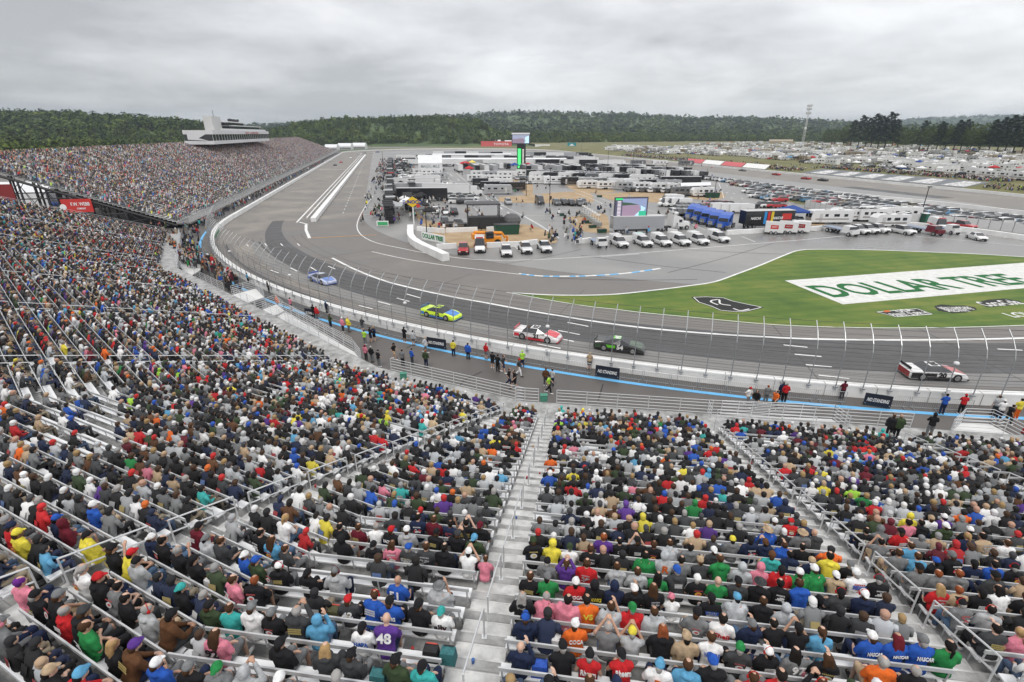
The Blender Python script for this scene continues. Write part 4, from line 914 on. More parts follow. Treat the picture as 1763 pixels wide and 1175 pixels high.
def facing(i): n_ = -SEG[i][2]; return math.atan2(n_.y, n_.x)-math.pi/2
for (x0, y0, sc, tx) in TILES:
    for ent in tx.replace('\n', '|').split('|'):
        a, b_, gr, hh = ent.split(); px, py = x0+float(a)/sc, y0+float(b_)/sc
        r_ = seat_for(px, py)
        if r_ is None or r_[0] > .6: continue
        _, i, k, e = r_; inside = [iv for iv in intervals(i, RD*k+.5) if iv[0]-.5 < e < iv[1]+.5]
        if not inside: continue
        e = min(max(e, inside[0][0]+.25), inside[0][1]-.25); e = free_e(i, k, e)
        if e is None: continue
        taken.setdefault((i, k), []).append(e); p = sp(i, RD*k+.50, e)
        hood = gr[0] == 'h'; pose = random.choice((0, 0, 1, 1, 2, 2, 3, 5, 0, 1, 2, 5, 0, 1, 2, 4))
        o, top, J = person((p.x, p.y, FZ+RH*k), facing(i)+random.uniform(-.18, .18), pose, gr[0], gr[1], 'h' if hood else hh[0], hh[1] if len(hh) > 1 else 'K', hh[2] if len(hh) > 2 else None, group=pgroup_seat, scale=random.uniform(.94, 1.06) if not (a == '1090' or a == '1125') else .8, cap_back=random.random() < .2)
        near_people.append((i, k, e, o)); art(top, J, gr); pr = PRINTS.get((x0, int(a)))
        if pr and pr[0]: back_print(o, top, J, pr[0], CL[pr[1]], pr[2])
# labels by block, row and seat
def block_of(i, e):
    if i == 0: return ('left', 'centre') if e > 42.8 else ('right', '') if e > 32.4 else ('far right', '')
    if i == 1: return ('left', 'centre') if e < .4 else ('far left', '')
    return ('far left', '')
rows = {}
for i, k, e, o in near_people:
    bl = block_of(i, e)[0]; x_, y_, d_ = PX(o.location.x, o.location.y, o.location.z+1.2); rows.setdefault((bl, k), []).append((x_, o))
kmax = max(k for (_, k) in rows)
for (bl, k), L in rows.items():
    L.sort(key=lambda q: q[0])
    for n_, (x_, o) in enumerate(L):
        r_ = kmax-k+1; d = o['_d'].split(); d = ' '.join(d[:7]).rstrip(','); d = d[:-4] if d.endswith(' and') else d
        o['label'] = '%s, %s in nearest %s row, %s block' % (d, ORD[n_+1], ORD[r_], bl) if len(('%s x in nearest y row %s block' % (d, bl)).split()) <= 16 else '%s, %s, %s row, %s block' % (' '.join(d.split()[:6]), ORD[n_+1], ORD[r_], bl)
print('near people', len(near_people))
# ---- people standing on the walkway: px py(feet) garmentColour head, pose, heading toward
STAND = """562 537 lN aB 1|547 565 0|0"""
ST = [(563, 541, 'l', 'N', 'a', 'C', 1, 'official in dark clothes by the white wall above the red coat'), (479, 532, 'p', 'O', 'h', 'O', 0, 'orange rain poncho figure on the walkway near the upper landing'), (502, 535, 't', 'P', 's', 'K', 1, 'person in pale pink top beside the upper end of the long ramp'),
 (547, 551, 'p', 'R', 'h', 'R', 0, 'red rain poncho figure beside the first no standing sign'), (591, 572, 'p', 'P', 'a', 'W', 0, 'pink rain poncho figure next to the yellow poncho'), (601, 572, 'p', 'Y', 'h', 'Y', 0, 'yellow rain poncho figure next to the pink poncho'), (541, 549, 'l', 'K', 's', 'K', 1, 'person in black at the edge of the first no standing sign'),
 (570, 566, 'l', 'F', 's', 'U', 1, 'person in olive jacket with orange bag beside the railing'), (625, 572, 'l', 'D', 'a', 'G', 1, 'person in charcoal jacket and grey cap facing the track'), (639, 590, 'l', 'K', 's', 'K', 1, 'person in black pointing toward the blue line'), (645, 588, 'l', 'N', 's', 'S', 0, 'fair haired person in navy beside the pointing figure'),
 (629, 594, 't', 'A', 's', 'K', 1, 'person in lime green shirt on the walkway'), (631, 622, 'l', 'P', 'l', 'M', 0, 'person in pink checked shirt with long dark red hair'), (641, 624, 'l', 'K', 'a', 'L', 0, 'person in black carrying a grey backpack beside the checked shirt'), (653, 632, 't', 'K', 'a', 'K', 0, 'steward in black and yellow vest by the railing'),
 (679, 619, 't', 'K', 'a', 'K', 2, 'person in black t-shirt and tan shorts walking alone'), (694, 631, 't', 'G', 's', 'K', 0, 'person in grey t-shirt standing left of the blue backpack'), (710, 628, 'l', 'B', 'a', 'K', 0, 'person with pale blue backpack walking near the grey t-shirt'), (697, 590, 'l', 'K', 'a', 'K', 1, 'person in black jacket facing the track by the blue line'),
 (712, 595, 'p', 'L', 's', 'K', 1, 'person in pale grey raincoat beside the black jacket'), (732, 607, 'p', 'X', 'h', 'L', 2, 'person in clear poncho just before the second no standing sign'), (781, 614, 'l', 'Y', 's', 'K', 0, 'person in bright yellow raincoat and jeans after the second sign'), (806, 619, 'p', 'B', 's', 'U', 0, 'blue rain poncho figure by the blue line'),
 (837, 619, 'l', 'R', 'a', 'R', 0, 'person in red jacket and grey shorts facing the track'), (848, 634, 't', 'K', 's', 'K', 1, 'person in black with arms folded left of the tall pair'), (857, 640, 't', 'K', 's', 'K', 0, 'person in black shirt and grey trousers in the pair'), (866, 642, 't', 'D', 's', 'U', 2, 'person in charcoal shirt and shorts walking past'), (899, 633, 't', 'A', 'a', 'A', 1, 'marshal in lime green vest and cap by the wall'),
 (893, 648, 't', 'D', 'a', 'R', 2, 'person in red cap and white trousers walking'), (876, 664, 't', 'K', 's', 'U', 2, 'walker in black shirt checking a phone'), (886, 669, 't', 'K', 's', 'K', 2, 'walker in black shorts beside the phone user'), (939, 664, 'l', 'U', 'a', 'U', 0, 'person in brown jacket and cap in a trio'), (950, 665, 't', 'L', 's', 'K', 0, 'person in pale grey shirt in a trio'),
 (944, 677, 't', 'A', 'a', 'K', 2, 'nearest of the trio, in lime and black'), (1014, 637, 'l', 'S', 'a', 'S', 1, 'photographer in tan clothing beside the white wall'), (1285, 700, 't', 'W', 'a', 'R', 2, 'walker in white shirt and red cap'), (1298, 705, 'l', 'K', 's', 'K', 2, 'walker in black bending beside the red cap'), (1317, 695, 't', 'G', 's', 'R', 0, 'person in grey shirt with blue bag'),
 (1331, 706, 't', 'O', 's', 'K', 2, 'walker in orange vest on the walkway'), (1343, 690, 'l', 'N', 'a', 'G', 0, 'person in navy beside the red jacket'), (1349, 692, 'l', 'R', 's', 'G', 0, 'person in red jacket and black trousers'), (1448, 687, 'l', 'M', 's', 'K', 1, 'photographer in maroon leaning at the white wall'), (1620, 713, 'l', 'B', 's', 'K', 1, 'person in blue hooded jacket by the blue line'),
 (1652, 713, 't', 'R', 'a', 'R', 1, 'person in red shirt taking a picture'), (1709, 716, 't', 'L', 's', 'U', 0, 'person in pale shirt behind the white cap'), (1717, 724, 't', 'W', 'a', 'W', 1, 'person in white with white cap at the landing'), (1731, 731, 't', 'K', 's', 'K', 2, 'walker in black shirt near the landing'), (1747, 722, 'l', 'Y', 's', 'K', 1, 'tall person in yellow jacket and orange trousers'),
 (759, 689, 'l', 'B', 'a', 'K', 0, 'person in blue jacket leaning on the front railing'), (734, 633, 'l', 'F', 's', 'R', 0, 'person in dark green bending by the railing'), (1528, 745, 'p', 'K', 's', 'U', 0, 'person in black cape at the front railing'), (1540, 747, 'p', 'F', 'h', 'F', 0, 'green poncho figure at the front railing'), (1597, 745, 'l', 'K', 'h', 'K', 1, 'person in black leaning on the front railing'), (1757, 765, 'l', 'R', 's', 'K', 0, 'person in red with backpack at the frame edge'),
 (476, 499, 't', 'B', 's', 'K', 0, ''), (428, 489, 't', 'C', 's', 'K', 0, 'person in pale blue shirt on the upper walkway by the wall'), (401, 507, 'l', 'E', 's', 'K', 0, 'person in green jacket beside the upper landing'), (416, 510, 'l', 'N', 's', 'K', 1, 'person in navy jacket below the green jacket'), (463, 504, 't', 'D', 'a', 'W', 0, 'photographer with white cap at the track wall'),
 (357, 402, 'l', 'Y', 's', 'K', 0, 'person in yellow jacket at the upper end of the blue line')]
for (px, py, g_, gc, h_, hc, ps, lb) in ST:
    if not lb: continue
    p = G(px, py, 0.0); 
    z = 0.0
    if px in (759, 1528, 1540, 1597): z = FZ-.12; p = G(px, py+8, z)
    d = (C1-p.xy).normalized(); rz = math.atan2(d.y, d.x)-math.pi/2
    if ps == 2: rz += random.choice((1.3, -1.3, 2.6, -2.2))
    pc = {781: 'N', 1747: 'O', 679: 'S', 893: 'W', 837: 'G'}.get(px, random.choice('KKNDG')); person((p.x, p.y, z), rz+random.uniform(-.3, .3), 6+ps, 'h' if h_ == 'h' and g_ != 'p' else g_, gc, h_, hc, pants='shorts' if px in (679, 697, 712, 625, 639, 645, 837, 848, 866, 886, 1014) else 'trousers', pc=pc, label=lb, group=pgroup_std, scale=random.uniform(.95, 1.03))
for o_ in SC.objects:
    if '_d' in o_: del o_['_d']
# ================================================================ the rest of the crowd: one object
def proto(lod):
    """low-polygon seated spectator -> verts, faces (quads), colour class per face: 0 top 1 legs 2 skin 3 head 4 shoes"""
    b = MB()
    if lod == 0:
        def ring(c, rx, ry, n=8): return [(c[0]+rx*math.cos(2*math.pi*i/n+.2), c[1]+ry*math.sin(2*math.pi*i/n+.2), c[2]) for i in range(n)]
        prof = [((0, -.02, .42), .17, .13), ((0, -.01, .60), .175, .125), ((0, .02, .80), .19, .125), ((0, .03, .93), .20, .11), ((0, .035, 1.0), .13, .08), ((0, .04, 1.04), .06, .06)]
        vs = [v for p in prof for v in ring(*p)]; n = 8
        b.add(vs, [(r*n+i, r*n+(i+1) % n, (r+1)*n+(i+1) % n, (r+1)*n+i) for r in range(len(prof)-1) for i in range(n)]+[tuple(range((len(prof)-1)*n, len(prof)*n))], 0)
        b.add([(-.10, -.155, .62), (.10, -.155, .62), (.10, -.118, .84), (-.10, -.118, .84)], [(0, 1, 2, 3)], 5); b.ell((0, .07, 1.14), (.082, .098, .105), 8, 6, 2); b.ell((0, .052, 1.175), (.096, .108, .085), 8, 5, 3); b.ell((0, .03, 1.12), (.088, .085, .08), 8, 4, 3)
        for s in (1, -1):
            b.cone((s*.20, .02, .93), (s*.27, .10, .70), .065, .05, 5, 0); b.cone((s*.27, .10, .70), (s*.10, .30, .62), .05, .036, 5, 0); b.ell((s*.09, .32, .62), (.04, .05, .035), 5, 3, 2)
            b.cone((s*.09, .02, .50), (s*.13, .46, .52), .09, .07, 5, 1); b.cone((s*.13, .46, .52), (s*.13, .46, .08), .06, .045, 5, 1); b.box((s*.13, .52, .05), (.09, .26, .09), 4)
    else:
        vs = [(-.2, -.1, .4), (.2, -.1, .4), (.2, .12, .4), (-.2, .12, .4), (-.2, -.06, .97), (.2, -.06, .97), (.2, .1, .97), (-.2, .1, .97)]
        b.add(vs, [(4, 5, 6, 7), (0, 1, 5, 4), (1, 2, 6, 5), (2, 3, 7, 6), (3, 0, 4, 7)], 0)
        vs = [(-.09, -.03, 1.03), (.09, -.03, 1.03), (.09, .14, 1.03), (-.09, .14, 1.03), (-.08, -.02, 1.27), (.08, -.02, 1.27), (.08, .12, 1.27), (-.08, .12, 1.27)]
        b.add(vs, [(4, 5, 6, 7), (0, 1, 5, 4), (3, 0, 4, 7), (1, 2, 6, 5)], 3); b.add(vs, [(2, 3, 7, 6)], 2)
        b.add([(-.2, .1, .57), (.2, .1, .57), (.2, .5, .57), (-.2, .5, .57), (-.2, .5, .1), (.2, .5, .1)], [(0, 1, 2, 3), (3, 2, 5, 4)], 1)
    return b
PAL = [(k, w_) for k, w_ in dict(K=34, D=14, G=11, L=6.5, W=8, N=9, B=2.8, C=2.2, T=.9, E=.9, F=6, Y=.9, O=1.2, R=3.6, M=2.6, P=1.4, V=.9, U=3.5, S=5, X=7, A=.4).items()]
pk = np.array([CL[k] for k, _ in PAL]); pw_ = np.array([w_ for _, w_ in PAL], float); pw_ /= pw_.sum()
hp = np.array([(.010, .008, .007), (.05, .025, .012), (.30, .2, .09), (.3, .29, .28), (.012, .012, .014), (.05, .05, .055), (.65, .65, .65), (.45, .02, .02), (.02, .08, .38), (.25, .25, .25), (.4, .28, .18), (.55, .12, .02), (.42, .25, .18)]); hw = np.array([17, 16, 6, 6, 18, 6, 12, 4, 4, 6, 3, 1.5, 4.], float); hw /= hw.sum()
lp = np.array([(.012, .012, .014), (.05, .05, .055), (.05, .08, .14), (.03, .04, .09), (.15, .13, .10), (.3, .25, .18)]); skp = np.array([(.48, .29, .20), (.40, .23, .15), (.54, .35, .26), (.18, .09, .06)])
spp = np.array([(.6, .6, .6), (.03, .03, .03), (.15, .15, .15)])
def clump(x, y, s=.35, seed=0):
    return (np.sin(x*s*1.7+seed)+np.sin(y*s*2.1+1.3*seed+2)+np.sin((x+y)*s*.9+seed*.7)+np.sin((x-y)*s*2.6+4.1))/4
seats0 = []
for i in range(4):
    for k in range(NROW):
        for x0, x1 in intervals(i, RD*k+.5):
            n = int((x1-x0-.2)/.475); u_ = (x1-x0-.2-n*.475)/2
            for j in range(n):
                e = x0+.1+u_+.475*(j+.5)+random.uniform(-.05, .05); p = sp(i, RD*k+.5, e); z = FZ+RH*k; xx, yy, dd = PX(p.x, p.y, z+1.2)
                if dd < 1 or yy > 1230 or xx < -60 or xx > 1830: continue
                lim = 902 if xx < 600 else 903 if xx < 900 else 932 if xx < 1310 else 888
                dens = .975-(.05 if yy > 780 else .02 if yy > 650 else 0)
                if any(abs(e-q) < .40 for q in taken.get((i, k), [])): continue
                if yy > lim: dens = .93 if xx < 330 else .70 if xx < 520 else .16 if xx < 860 else .55 if xx < 1310 else .88
                hole = clump(np.float64(p.x+k*9.1), np.float64(p.y*2.2-k*5.7), .42, 3)
                if hole > .68: continue
                if 25 < xx < 210 and 640 < yy < 760 and random.random() < .75: continue     # the empty benches by the far left aisle
                if 830 < xx < 1310 and 760 < yy < 800 and random.random() < .3: continue
                if random.random() > dens: continue
                seats0.append((p.x, p.y, z, facing(i)+random.uniform(-.25, .25), random.uniform(.92, 1.07)))
                
seats1 = []
mrz = math.atan2(W.y, W.x)-math.pi/2
for k in range(MROW):
    a_ = np.arange(.6, ML-.5, .52); a_ = a_+RNG.uniform(-.06, .06, len(a_)); cl = clump(a_, np.full(len(a_), k*1.7), .30, 5); gap = np.abs(((a_-8) % 15)-0) < .9
    keep = (RNG.random(len(a_)) < (.68 if k > 4 else .5)) & (cl < .62) & ~gap
    for a in a_[keep]:
        p = ms(a, k*MD+.5); seats1.append((p.x, p.y, MZ+MH*k, mrz, 1.0))
print('crowd', len(seats0), len(seats1))
def scatter(b, seats, seed, pale=0.0, gain=1.0):
    rg = np.random.default_rng(seed); v = np.array(b.v); nv = len(v); n = len(seats); s = np.array(seats)
    sc = s[:, 4][:, None]; wid = rg.uniform(.94, 1.16, n)[:, None]; lean = rg.uniform(-.05, .32, n)[:, None]; hx = rg.uniform(-.04, .04, n)[:, None]
    x = v[None, :, 0]*wid; y = v[None, :, 1].repeat(n, 0); z = v[None, :, 2].repeat(n, 0)
    up = np.clip(z-.5, 0, 1)*(np.abs(v[None, :, 1]) < .28); y = y+up*lean; x = x+hx*(z > 1.0); z = z-up*lean*.12
    ca, sa = np.cos(s[:, 3])[:, None], np.sin(s[:, 3])[:, None]
    X_ = s[:, 0][:, None]+(x*ca-y*sa)*sc; Y_ = s[:, 1][:, None]+(x*sa+y*ca)*sc; Z_ = s[:, 2][:, None]+z*sc
    V = np.stack([X_, Y_, Z_], -1).reshape(-1, 3)
    cols = np.zeros((n, 6, 3)); cols[:, 0] = pk[rg.choice(len(pk), n, p=pw_)]*rg.uniform(.8, 1.2, (n, 1)); cols[:, 1] = lp[rg.choice(len(lp), n)]; cols[:, 2] = skp[rg.choice(4, n, p=[.4, .3, .24, .06])]; cols[:, 3] = hp[rg.choice(len(hp), n, p=hw)]; cols[:, 4] = spp[rg.choice(3, n)]
    cols[:, 5] = cols[:, 0]; pr_ = rg.random(n) < .38; cols[pr_, 5] = np.array([(.5, .5, .5), (.35, .06, .06), (.30, .30, .31), (.35, .28, .12), (.10, .16, .32)])[rg.choice(5, int(pr_.sum()))]
    hood = rg.random(n) < .12; cols[hood, 3] = cols[hood, 0]
    lens = np.array([len(f) for f in b.f]); li = np.concatenate([np.array(f) for f in b.f]); L = len(li)
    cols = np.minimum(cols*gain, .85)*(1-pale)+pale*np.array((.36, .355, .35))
    loops = (li[None, :]+np.arange(n)[:, None]*nv).reshape(-1); fl = np.tile(lens, n); fc = cols[:, np.array(b.m)].reshape(-1, 3)
    return V, loops, fl, fc
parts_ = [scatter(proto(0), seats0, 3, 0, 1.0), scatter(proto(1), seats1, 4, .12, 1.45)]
# cups, papers and wrappers lying on the treads
b = MB(); _lr = random.Random(12)
for q in range(900):
    i = _lr.choice((0, 0, 1, 2, 2)); k = _lr.randrange(4, NROW); a0, b0 = elim(i, RD*k+.3); e = _lr.uniform(a0, b0); p = sp(i, RD*k+_lr.uniform(.05, .35), e); z = FZ+RH*k
    if _lr.random() < .5: b.cone((p.x, p.y, z), (p.x+_lr.uniform(-.05, .05), p.y, z+.12), .032, .042, 6, _lr.randrange(4))
    else: b.box((p.x, p.y, z+.008), (_lr.uniform(.08, .22), _lr.uniform(.05, .16), .012), _lr.randrange(4), _lr.uniform(0, 3))
b.build('litter', [white, mat('litter_red', (.4, .04, .04), .6), mat('litter_card', (.25, .17, .09), .8), mat('litter_blue', (.04, .12, .35), .5)], kind='stuff', label='cups, papers and wrappers scattered on the stand treads', cat='litter')
# people on the bank beyond the backstretch, along the fences and on pit road
seats2 = []
for j in range(1500):
    a = random.uniform(-25, 320); t = abs(random.gauss(0, 1)); p = OV((146+t*3) if 8 < a < 99 and t < 9 else 133+t*5, a); sd__ = (p-C1).dot(W); seats2.append((p.x, p.y, float(np.interp(sd__, [125.5, 149], [0, 3.0]))-.25, random.uniform(0, 6.28), 1.1))
for j in range(560): _a = random.uniform(-18, 300); p = OV(-70-random.random()*23+_a*.028, _a); seats2.append((p.x, p.y, .35, random.uniform(0, 6.28), 1.25))
for j in range(240): 
    p = ms(random.uniform(0, 300)**1.0, -4-abs(random.gauss(0, .7))); seats2.append((p.x, p.y, .1, random.uniform(0, 6.28), 1.25))
for j in range(170): q = G(random.uniform(700, 1260), random.uniform(285, 405)); seats2.append((q.x, q.y, .2, random.uniform(0, 6.28), 1.25))
for j in range(22): q = G(random.uniform(935, 1000), random.uniform(400, 424)); seats2.append((q.x, q.y, .2, random.uniform(0, 6.28), 1.3))
for j in range(60): t = random.random(); q = G(283+52*t+random.uniform(-8, 8), 413+52*t, 1.0); seats2.append((q.x, q.y, 1.0, random.uniform(0, 6.28), 1.25))
for j in range(70): q = G(random.uniform(250, 345), random.uniform(392, 440), 0); seats2.append((q.x, q.y, .15, random.uniform(0, 6.28), 1.25))
for j in range(90): t = random.random(); q = G(330+75*t+random.uniform(-10, 6), 440+62*t+random.uniform(-14, 6), 1.0); seats2.append((q.x, q.y, 1.0, random.uniform(0, 6.28), 1.25))
parts_.append(scatter(proto(1), seats2, 9))
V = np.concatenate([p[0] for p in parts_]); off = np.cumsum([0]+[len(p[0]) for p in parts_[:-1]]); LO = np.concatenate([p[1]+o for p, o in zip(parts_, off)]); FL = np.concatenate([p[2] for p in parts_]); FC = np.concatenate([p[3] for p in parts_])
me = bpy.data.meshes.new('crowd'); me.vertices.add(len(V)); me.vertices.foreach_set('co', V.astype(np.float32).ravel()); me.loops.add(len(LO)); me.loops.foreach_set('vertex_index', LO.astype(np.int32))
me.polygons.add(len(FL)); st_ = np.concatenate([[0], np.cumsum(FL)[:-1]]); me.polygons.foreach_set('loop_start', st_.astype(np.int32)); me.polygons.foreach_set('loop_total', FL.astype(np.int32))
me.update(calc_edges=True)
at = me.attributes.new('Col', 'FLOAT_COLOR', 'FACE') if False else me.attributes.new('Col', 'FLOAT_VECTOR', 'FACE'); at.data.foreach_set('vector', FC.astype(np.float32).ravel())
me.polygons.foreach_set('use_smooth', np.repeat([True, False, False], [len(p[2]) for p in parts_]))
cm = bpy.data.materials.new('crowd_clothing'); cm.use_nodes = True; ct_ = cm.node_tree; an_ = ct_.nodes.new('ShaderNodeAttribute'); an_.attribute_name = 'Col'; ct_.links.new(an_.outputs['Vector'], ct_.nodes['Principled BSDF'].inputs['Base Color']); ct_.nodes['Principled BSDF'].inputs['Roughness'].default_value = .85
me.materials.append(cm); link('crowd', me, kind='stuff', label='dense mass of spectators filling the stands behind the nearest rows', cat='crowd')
# ================================================================ vehicles
def loft(secs, gl_top, gl_side):
    """secs: (x, halfwidth, z_low, z_belt, roof_halfwidth, z_roof); returns (paint MB, glass MB)"""
    vs = []
    for x, w_, zl, zb, rw, zr in secs:
        zm = zl+(zb-zl)*.55; vs += [(x, -w_*.93, zl), (x, -w_, zm), (x, -w_*.95, zb), (x, -rw, zr), (x, rw, zr), (x, w_*.95, zb), (x, w_, zm), (x, w_*.93, zl)]
    P, Gm = MB(), MB(); pf, gf = [], []; n = len(secs)
    for i in range(n-1):
        for j in range(8):
            k = (j+1) % 8; f = (i*8+j, i*8+k, (i+1)*8+k, (i+1)*8+j)
            if (j == 3 and i in gl_top) or (j in (2, 4) and i in gl_side): gf.append(f)
            else: pf.append(f)
    pf += [tuple(range(7, -1, -1)), tuple(range((n-1)*8, n*8))]; P.add(vs, pf); Gm.add(vs, gf); return P, Gm
SEC = dict(
 sedan=([(-2.35, .74, .38, .80, .62, .84), (-2.2, .88, .26, .92, .72, .97), (-1.6, .91, .22, .98, .75, 1.03), (-.95, .91, .22, .98, .60, 1.40), (.35, .91, .22, .96, .60, 1.43), (1.15, .91, .22, .92, .74, .97), (2.05, .87, .26, .80, .66, .84), (2.35, .70, .36, .60, .52, .64)], (2, 4), (3,), 1.42, .33, .85),
 suv=([(-2.3, .80, .40, 1.0, .66, 1.06), (-2.22, .93, .30, 1.1, .64, 1.60), (-1.9, .95, .28, 1.24, .68, 1.72), (-.6, .95, .28, 1.22, .70, 1.76), (.45, .95, .28, 1.18, .68, 1.70), (1.15, .95, .28, 1.04, .80, 1.10), (2.1, .92, .32, .98, .72, 1.02), (2.35, .78, .42, .72, .62, .78)], (0, 4), (1, 2, 3), 1.45, .37, .88),
 pickup=([(-2.9, .90, .50, 1.05, .88, 1.06), (-1.0, .95, .45, 1.08, .92, 1.10), (-.98, .95, .42, 1.10, .70, 1.80), (-.3, .95, .42, 1.10, .70, 1.86), (.55, .95, .42, 1.10, .68, 1.82), (1.25, .95, .42, 1.10, .82, 1.18), (2.6, .93, .46, 1.05, .78, 1.12), (2.85, .82, .50, .80, .72, .92)], (4,), (2, 3, 4), 1.75, .42, .90),
 van=([(-2.8, .90, .40, 1.15, .78, 2.35), (-2.7, .98, .36, 1.15, .82, 2.5), (0, 1.0, .34, 1.15, .84, 2.55), (1.1, 1.0, .34, 1.15, .80, 2.45), (1.9, .98, .34, 1.12, .78, 1.30), (2.6, .92, .38, .95, .74, 1.0), (2.75, .78, .42, .72, .62, .76)], (3,), (3,), 1.85, .38, .92),
 race=([(-2.45, .92, .22, .70, .84, .78), (-2.3, .98, .14, .80, .84, .90), (-1.45, 1.02, .12, .84, .70, .93), (-.70, .98, .12, .84, .52, 1.22), (.15, .98, .12, .82, .52, 1.25), (1.0, 1.0, .12, .80, .66, .86), (1.65, 1.02, .12, .72, .70, .76), (2.25, .95, .12, .52, .66, .60), (2.45, .80, .12, .34, .58, .40)], (2, 4), (2, 3, 4), 1.40, .36, .92))
def tyre_mesh(r):
    b = MB(); b.cone((0, -.12, 0), (0, .12, 0), r, r, 14); b.cone((0, .121, 0), (0, .135, 0), r*.8, r*.75, 14); return b.mesh('tyre', [rubber])
def rim_mesh(r):
    b = MB(); b.cone((0, -.128, 0), (0, -.14, 0), r*.6, r*.5, 10); b.cone((0, .136, 0), (0, .145, 0), r*.6, r*.5, 10); return b.mesh('rim', [chrome])
lampm = mat('headlamp_lens', (.6, .62, .6), .15); tailm = mat('tail_lamp_lens', (.35, .01, .01), .2)
PAINT = mat('car_paint', (.5, .5, .5), .28, coat=.6)
def cpaint(c): return mat('paint_%02x%02x%02x' % tuple(int(255*min(1, v)) for v in c), c, .30, coat=.6)
CARC = dict(W=(.70, .70, .70), S=(.36, .37, .38), G=(.12, .125, .13), K=(.012, .012, .014), R=(.42, .015, .02), B=(.02, .06, .25), C=(.08, .22, .38), T=(.28, .23, .16), M=(.14, .01, .02))
CARN = dict(W='white', S='silver', G='dark grey', K='black', R='red', B='blue', C='light blue', T='beige', M='maroon')
def full_car(kind, proto_only=False):
    s, gt, gs, wx, wr, wy = SEC[kind]; P, Gm = loft(s, gt, gs); root = thing(kind, '', '')
    zmax = max(q[5] for q in s)
    if kind == 'pickup': P.box((-1.95, 0, 1.13), (1.7, 1.5, .01), 1)
    body = P.build('body', [PAINT, black], root, smooth=False); Gm.build('windows', glass, root)
    for x in (wx, -wx):
        for y in (wy, -wy):
            w_ = link('wheel', tyre_mesh(wr), root, (x, y, wr)); link('rim', rim_mesh(wr), w_)
    if kind != 'race':
        xf = s[-1][0]; 
        for y in (-.62, .62): b = MB(); b.box((xf-.03, y, s[-1][3]-.02), (.12, .3, .16)); b.build('headlight', lampm, root)
        b = MB(); b.box((xf+.0, 0, s[-1][3]-.06), (.06, .8, .22)); b.build('grille', black, root)
        b = MB(); b.box((xf, 0, s[-1][2]+.05), (.16, 1.5, .14)); b.box((s[0][0], 0, s[0][2]+.1), (.12, 1.5, .14)); b.build('bumper', black, root)
    return root
def set_paint(root, m): recolour(root, ('car_paint', 'paint_'), m)
PROTO = {}
def spawn(kind, maker, loc, rz, label, cat, group=None, paint=None, name=None):
    if kind not in PROTO: PROTO[kind] = maker(); o = PROTO[kind]
    else: o = copy_tree(PROTO[kind])
    o.name = name or kind; o.location = (loc[0], loc[1], loc[2] if len(loc) > 2 else .035); o.rotation_euler = (0, 0, rz); tag(o, label, cat, group)
    if 'group' in o and not group: del o['group']
    if paint: set_paint(o, paint)
    return o
def face_px(a, c): p, q = G(*a), G(*c); return math.atan2(q.y-p.y, q.x-p.x)
# ---- race cars
def race_car(px, py, cols, num, label, rz=None):
    p = G(px, py); d = p.xy-C1; rz = math.atan2(d.y, d.x)+math.pi/2 if rz is None else rz
    root = full_car('race'); root.name = 'race_car'; root.location = (p.x, p.y, .03); root.rotation_euler = (0, 0, rz); tag(root, label, 'race car', 'race cars on the track')
    set_paint(root, cpaint(cols[0])); m2, m3 = cpaint(cols[1]), cpaint(cols[2]); nm = mat('number_'+num, cols[3], .4)
    b = MB(); b.add([(1.02, -.66, .872), (1.02, .66, .872), (1.65, .70, .772), (1.65, -.70, .772), (2.24, .66, .614), (2.24, -.66, .614)], [(0, 3, 2, 1), (3, 5, 4, 2)]); b.build('bonnet', m2, root)
    b = MB(); b.box((-2.38, 0, 1.05), (.06, 1.5, .22)); b.build('rear_spoiler', m3, root)
    b = MB(); b.box((2.42, 0, .16), (.16, 1.75, .10)); b.build('front_splitter', m3, root)
    for s_ in (-1, 1):
        b = MB(); b.box((0, s_*1.0, .26), (2.0, .03, .26)); b.build('side_skirt', m3, root)
        b = MB(); b.box((-2.02, s_*1.005, .52), (.55, .03, .34), 0); b.build('rear_quarter_panel', m2, root)
        t = text(num, .62, nm, 'door_number', root, bold=.05, ext=.008); t.location = (.15, s_*1.012, .56); t.rotation_euler = (math.pi/2, 0, 0 if s_ < 0 else math.pi)
    t = text(num, .75, nm, 'roof_number', root, bold=.05, ext=.008); t.location = (-.25, 0, 1.262); t.rotation_euler = (0, 0, -math.pi/2)
    if num == '20':
        for s_ in (-1, 1): b = MB(); b.box((-1.95, s_*1.03, .50), (.8, .02, .52)); b.build('dark_flank', cpaint(Kc), root)
        b = MB(); b.box((-2.46, 0, .5), (.03, 1.7, .5)); b.build('rear_bumper', cpaint((.3, .02, .02)), root)
    if num in ('20', '54'):
        for s_ in (-1, 1): b = MB(); b.box((-.75, s_*1.006, .60), (.9, .03, .30)); b.build('side_panel', cpaint(Kc if num == '20' else (.10, .40, .03)) if num == '20' else mat('green_marks', (.12, .5, .03), .4), root)
        if num == '54': b = MB(); b.add([(-.62, -.45, 1.228), (.1, -.45, 1.256), (.1, .45, 1.256), (-.62, .45, 1.228)], [(0, 1, 2, 3)]); b.build('roof_panel', mat('green_marks', (.12, .5, .03), .4), root)
    return root
Wc, Kc = (.72, .72, .72), (.012, .012, .014)
race_car(556, 486, ((.42, .46, .60), (.10, .20, .55), (.08, .12, .35), Wc), '5', 'silver and blue race car entering the turn, last of the near group')
race_car(760, 546, ((.62, .85, .03), (.05, .22, .62), (.03, .10, .35), Kc), '12', 'bright yellow race car number 12 with blue bonnet')
race_car(926, 583, ((.72, .70, .70), (.60, .03, .05), (.45, .02, .03), Kc), '21', 'red and white race car number 21 behind the black car')
